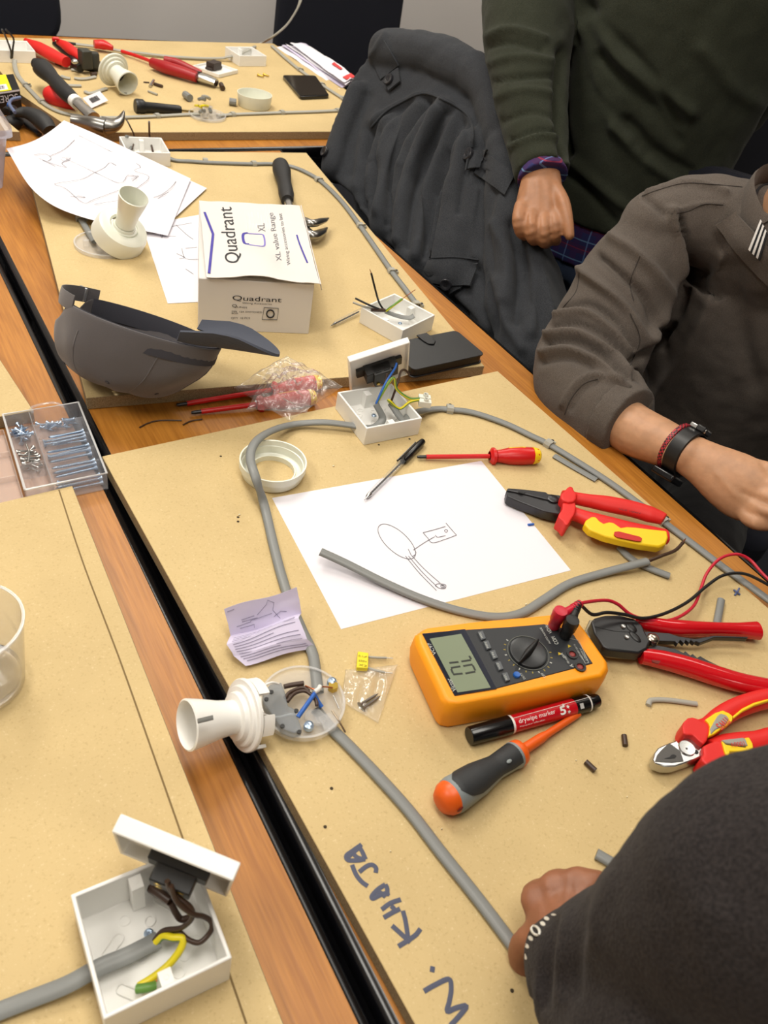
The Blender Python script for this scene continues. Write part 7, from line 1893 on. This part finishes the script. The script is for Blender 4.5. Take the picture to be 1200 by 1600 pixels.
b.build('undershirt', [mat('stripe_white', (224, 222, 220), .9), mat('stripe_black', (30, 30, 34), .9)], label='black and white striped undershirt')
b = MB(None)
chain(b, [(V((1.37, .80, -.26)), (.17, .12)), (V((1.36, .80, -.34)), (.18, .12))], up=fA)
for q in (-1, 1):
    chain(b, [(V((1.34, .78, -.30)) + sA * .09 * q, .095), (V((.98, .55, -.29)) + sA * .09 * q, .075), (V((.99, .56, -.66)) + sA * .09 * q, .07)])
shape(pA, 'trousers', M_TROU, b, .008, 4, rough=.005, rfreq=15, label='dark trousers')
for q in (-1, 1):
    b = MB(pA); c_ = V((.99, .56, -.735)) + sA * .09 * q; b.ball(c_ + fA * .05 + V((0, 0, .005)), (.045, .12, .045), 10, R=Matrix((sA, fA, V((0, 0, 1)))).transposed()); b.box(c_ + fA * .05 + V((0, 0, -.015)), (.08, .22, .018), math.atan2(fA.y, fA.x) - PI / 2); b.build('shoe', M_BLKR)
M_SEAM = mat('seam_thread', (58, 52, 48), .9)
for pts in ([(1003, 306), (1030, 296), (1070, 286), (1115, 288), (1160, 292)], [(1050, 334), (1075, 330), (1100, 319), (1130, 320)], [(882, 648), (893, 622), (912, 600), (934, 592)], [(905, 425), (900, 455), (880, 480)], [(1000, 400), (985, 440), (990, 470)], [(985, 490), (1000, 530), (985, 570)]):
    line_on(pA, sab, 'seam', pts, .0007, M_SEAM, off=.0004)
patch(pA, sab, 'collar_flap', [(1117, 352), (1150, 332), (1212, 398), (1212, 460)], M_SWA, .004, off=.006, label='folded-back collar flap')
for k in range(6):
    a, c_ = k / 6, (k + 1) / 6
    q0, q1, q2, q3 = [V((x, y, 0)) for x, y in ((1169, 390), (1188, 343), (1199, 366), (1187, 408))]
    patch(pA, sab, 'undershirt_stripe', [tuple(q0.lerp(q3, a)[:2]), tuple(q0.lerp(q3, c_)[:2]), tuple(q1.lerp(q2, c_)[:2]), tuple(q1.lerp(q2, a)[:2])], mat('stripe_black', (30, 30, 34), .9) if k % 2 else mat('stripe_white', (224, 222, 220), .9), .002, nu=3, nv=5, off=.017, label='black stripe of the undershirt' if k % 2 else 'white stripe of the undershirt')
# watch: band, woven strip, case
wa, wb = D(1058, 700, 1.150), D(1088, 717, 1.130)
wax = (wb - wa).normalized()
b = MB(pA); b.lathe([(.0320, 0), (.0352, .001), (.0352, .021), (.0320, .022), (.0315, .011), (.0320, 0)], 40, wa + wax * .002, wax); b.build('watch_strap', M_BLK, smooth=50, label='black watch strap')
M_CHK = bpy.data.materials.new('red_black_weave'); M_CHK.use_nodes = True
nt = M_CHK.node_tree; ck = nt.nodes.new('ShaderNodeTexChecker'); ck.inputs['Scale'].default_value = 330; ck.inputs['Color1'].default_value = lin((176, 40, 52)); ck.inputs['Color2'].default_value = lin((40, 18, 24))
tc = nt.nodes.new('ShaderNodeTexCoord'); nt.links.new(tc.outputs['Object'], ck.inputs['Vector']); nt.links.new(ck.outputs['Color'], nt.nodes['Principled BSDF'].inputs['Base Color'])
b = MB(pA); b.lathe([(.0325, 0), (.0362, .001), (.0362, .0070), (.0325, .0080), (.0320, .003), (.0325, 0)], 40, wa - wax * .0058, wax); b.build('woven_strip', M_CHK, smooth=50, label='red and black woven edge')
upw = (D(1092, 670, 1.135) - D(1072, 708, 1.14)).normalized()
upw = (upw - wax * upw.dot(wax)).normalized()
RR = Matrix((wax, upw.cross(wax), upw)).transposed()
b = MB(pA); b.box(wa + wax * .013 + upw * .0375, (.026, .022, .007), R=RR); b.build('watch_buckle', M_STEEL, bevel=.0015, label='silver buckle')
b = MB(pA); b.box(wa + wax * .018 + upw * .0380, (.014, .026, .009), R=RR); b.build('strap_loop', M_BLK, bevel=.002)
b = MB(pA); b.box(wa + wax * .011 - upw * .040, (.036, .038, .011), R=RR); b.build('watch_case', M_BLKG, bevel=.003, seg=3, label='black watch case')
chA = office_chair('navy upholstered chair under the seated person', 1.56, .93, -.05, .20, .46, face=1, group='navy chairs at the tables')
chA.rotation_euler = (0, 0, math.atan2(fA.y, fA.x) - PI / 2)

# ---- near arm of the person leaning in at lower right
pC = thing('person', 'person leaning in at lower right, only a dark fleece sleeve and hand in view', 'person', (1.05, -.32, FZ))
bb = MB(None)
chain(bb, [(D(915, 1500, .575), .026), (D(1010, 1470, .50), .034), (D(1110, 1430, .44), .040), (V((.50, .0, .36)), .042), (V((.92, -.20, .46)), .045)], n=18)
chain(bb, [(905, 1470, .585, (52, 45)), (880, 1448, .605, (66, 48)), (868, 1432, .615, (64, 44))], n=18, up=-ray(880, 1440).normalized())
for pts in ([(905, 1412, .612), (915, 1385, .612), (935, 1378, .618), (955, 1395, .625)], [(885, 1405, .615), (888, 1382, .615), (905, 1372, .62), (925, 1380, .632)], [(862, 1408, .617), (858, 1388, .617), (870, 1376, .624), (890, 1378, .636)], [(842, 1425, .617), (832, 1405, .618), (840, 1392, .627), (856, 1390, .638)]):
    finger(bb, pts, 21, 16)
finger(bb, [(850, 1470, .60), (824, 1468, .61), (812, 1490, .618), (818, 1515, .622)], 24, 17)
cC = V((1.14, -.34, 0))
fC = V((-.8, .55, 0)).normalized(); sC = V((.55, .8, 0)).normalized()
chain(bb, [(cC + V((0, 0, .0)), (.14, .09)), (cC + V((0, 0, .25)) + fC * .03, (.13, .09)), (cC + fC * .08 + V((0, 0, .48)), (.14, .08)), (cC + fC * .10 + V((0, 0, .58)), (.058, .055)), (cC + fC * .12 + V((0, 0, .66)), (.055, .055))], up=fC)
finC = head(bb, pC, cC + fC * .15 + V((0, 0, .70)), fC)
for q in (-1, 1):
    chain(bb, [(cC + sC * .08 * q + V((0, 0, -.02)), .075), (cC + sC * .10 * q + V((0, 0, -.38)), .050), (cC + sC * .10 * q + V((0, 0, -.70)), .035)])
chain(bb, [(cC + sC * .20 + fC * .08 + V((0, 0, .48)), .045), (cC + sC * .30 + V((0, 0, .2)), .038), (cC + sC * .26 + fC * .06 + V((0, 0, -.03)), .027)], n=16)
shape(pC, 'body', M_SKC, bb, .0036, 3, [([(842, 1440), (850, 1405)], .001, 8), ([(868, 1440), (878, 1400)], .001, 8), ([(852, 1420), (846, 1390)], -.0015, 5), ([(876, 1410), (880, 1378)], -.0015, 5), ([(898, 1405), (905, 1375)], -.0015, 5)])
finC()
sw = MB(None)
chain(sw, [(896, 1508, .565, 82), (930, 1508, .545, 98), (1000, 1492, .50, 118), (1085, 1456, .455, 157), (1200, 1408, .415, 214), (1320, 1405, .39, 246)], n=30, k=4)
chain(sw, [(D(1320, 1405, .39), .075), (V((.66, -.08, .42)), .080), (V((.96, -.22, .46)), .085)], n=26)
chain(sw, [(D(930, 1560, .53), .040), (D(1000, 1620, .49), .055), (D(1120, 1640, .44), .062)], n=20)
chain(sw, [(cC + V((0, 0, .02)), (.19, .13)), (cC + V((0, 0, .25)) + fC * .03, (.18, .13)), (cC + fC * .08 + V((0, 0, .44)), (.20, .12)), (cC + fC * .10 + V((0, 0, .56)), (.08, .075))], up=fC, ends=False)
chain(sw, [(cC + sC * .18 + fC * .08 + V((0, 0, .46)), .08), (cC + sC * .30 + V((0, 0, .2)), .065), (cC + sC * .26 + fC * .05 + V((0, 0, .02)), .05)], n=20)
fo = [([(842, 1455), (835, 1500), (832, 1560)], .004, 10), ([(865, 1440), (858, 1490), (852, 1570)], -.004, 9), ([(885, 1425), (882, 1480), (875, 1560)], .004, 9), ([(915, 1410), (905, 1470), (900, 1550)], -.003, 9), ([(950, 1370), (935, 1420), (925, 1480)], .003, 12)]
_, scb = shape(pC, 'fleece_top', M_SLV, sw, .0045, 4, fo, rough=.002, rfreq=26, label='dark charcoal fleece top')
# white printed cuff edge with lettering
cuff = [(818, 1498), (820, 1480), (827, 1462), (838, 1446), (850, 1434), (862, 1424)]
M_CUFFW = mat('cuff_print', (222, 220, 210), .8)
for i, (u, v, ru, rv) in enumerate(((834, 1452, 7.5, 9), (817, 1492, 3, 7), (820, 1476, 4, 5), (826, 1464, 4.5, 5), (845, 1441, 5, 4.5), (851, 1433, 5, 4), (862, 1427, 5, 2))):
    P = []
    for k in range(14):
        a = 2 * PI * k / 14
        q = on(scb, u + 3 + (ru * math.cos(a) + rv * .35 * math.sin(a)) * .8, v + 2 + rv * .8 * math.sin(a), .0015)
        if q is not None: P.append(q)
    if len(P) > 6:
        b = MB(pC); b.tube(P + [P[0]], (.0011, .0008), n=6) if i == 0 else b.prism(P, bottom=[p + ray(u, v).normalized() * .002 for p in P]); b.build('cuff_lettering', M_CUFFW, smooth=0)
b = MB(None)
chain(b, [(cC + V((0, 0, .0)), (.165, .105)), (cC + V((0, 0, -.10)), (.170, .11))], up=fC)
for q in (-1, 1):
    chain(b, [(cC + sC * .085 * q + V((0, 0, -.06)), .095), (cC + sC * .10 * q + V((0, 0, -.38)), .075), (cC + sC * .10 * q + V((0, 0, -.70)), .065)], ends=False)
shape(pC, 'trousers', M_TROU, b, .008, 4, label='dark trousers')
for q in (-1, 1):
    b = MB(pC); c_ = cC + sC * .10 * q + V((0, 0, -.735)); b.ball(c_ + fC * .05 + V((0, 0, .005)), (.045, .12, .045), 10, R=Matrix((sC, fC, V((0, 0, 1)))).transposed()); b.box(c_ + fC * .05 + V((0, 0, -.015)), (.08, .22, .018), math.atan2(fC.y, fC.x) - PI / 2); b.build('shoe', M_BLKR)

_q = D(1180, 215, 2.15)
office_chair('navy upholstered chair behind the two people at the right', _q.x, _q.y, -.25, .26, .55, face=1, group='navy chairs at the tables')

# ---- small details become parts of the part they sit on
RULES = {'button_hole': 'button', 'iris': 'eye', 'nail': 'clip_body', 'terminal_screw': 'terminal_block', 'dial_pointer': 'dial', 'dial_ring': 'dial', 'display_digits': 'display_screen', 'socket_ring': 'socket',
         'range_mark': 'dial', 'stitch_line': 'peak', 'pivot_cross': 'pivot', 'copper_end': 'core_wire', 'jaw_bevel': 'jaw', 'jaw_gap': 'jaw', 'badge': 'grip_inlay', 'barcode': 'tag_card', 'connector_screw': 'connector_body',
         'buckle': 'strap', 'bayonet_slot': 'bulb_mouth', 'flange_lug': 'flange', 'handle_slot': 'handle', 'tape_band': 'shaft', 'watch_buckle': 'watch_strap', 'strap_loop': 'watch_strap', 'printed_symbol': 'carton_body'}
def stem(o): return o.name.split('.')[0]
def mid(o):
    c = [V(x) for x in o.bound_box]; return sum(c, V((0, 0, 0))) / 8
kids = {}
for o in bpy.data.objects:
    if o.parent is not None and o.type == 'MESH': kids.setdefault(o.parent.name, []).append(o)
for pn, ch in list(kids.items()):
    if bpy.data.objects[pn].type != 'EMPTY': continue
    for o in ch:
        want = RULES.get(stem(o))
        if stem(o) == 'printed_text' and pn.startswith('multimeter'): want = 'face_panel'
        c = [k for k in ch if want and stem(k) == want]
        if c:
            o.parent = min(c, key=lambda k: (mid(k) - mid(o)).length)
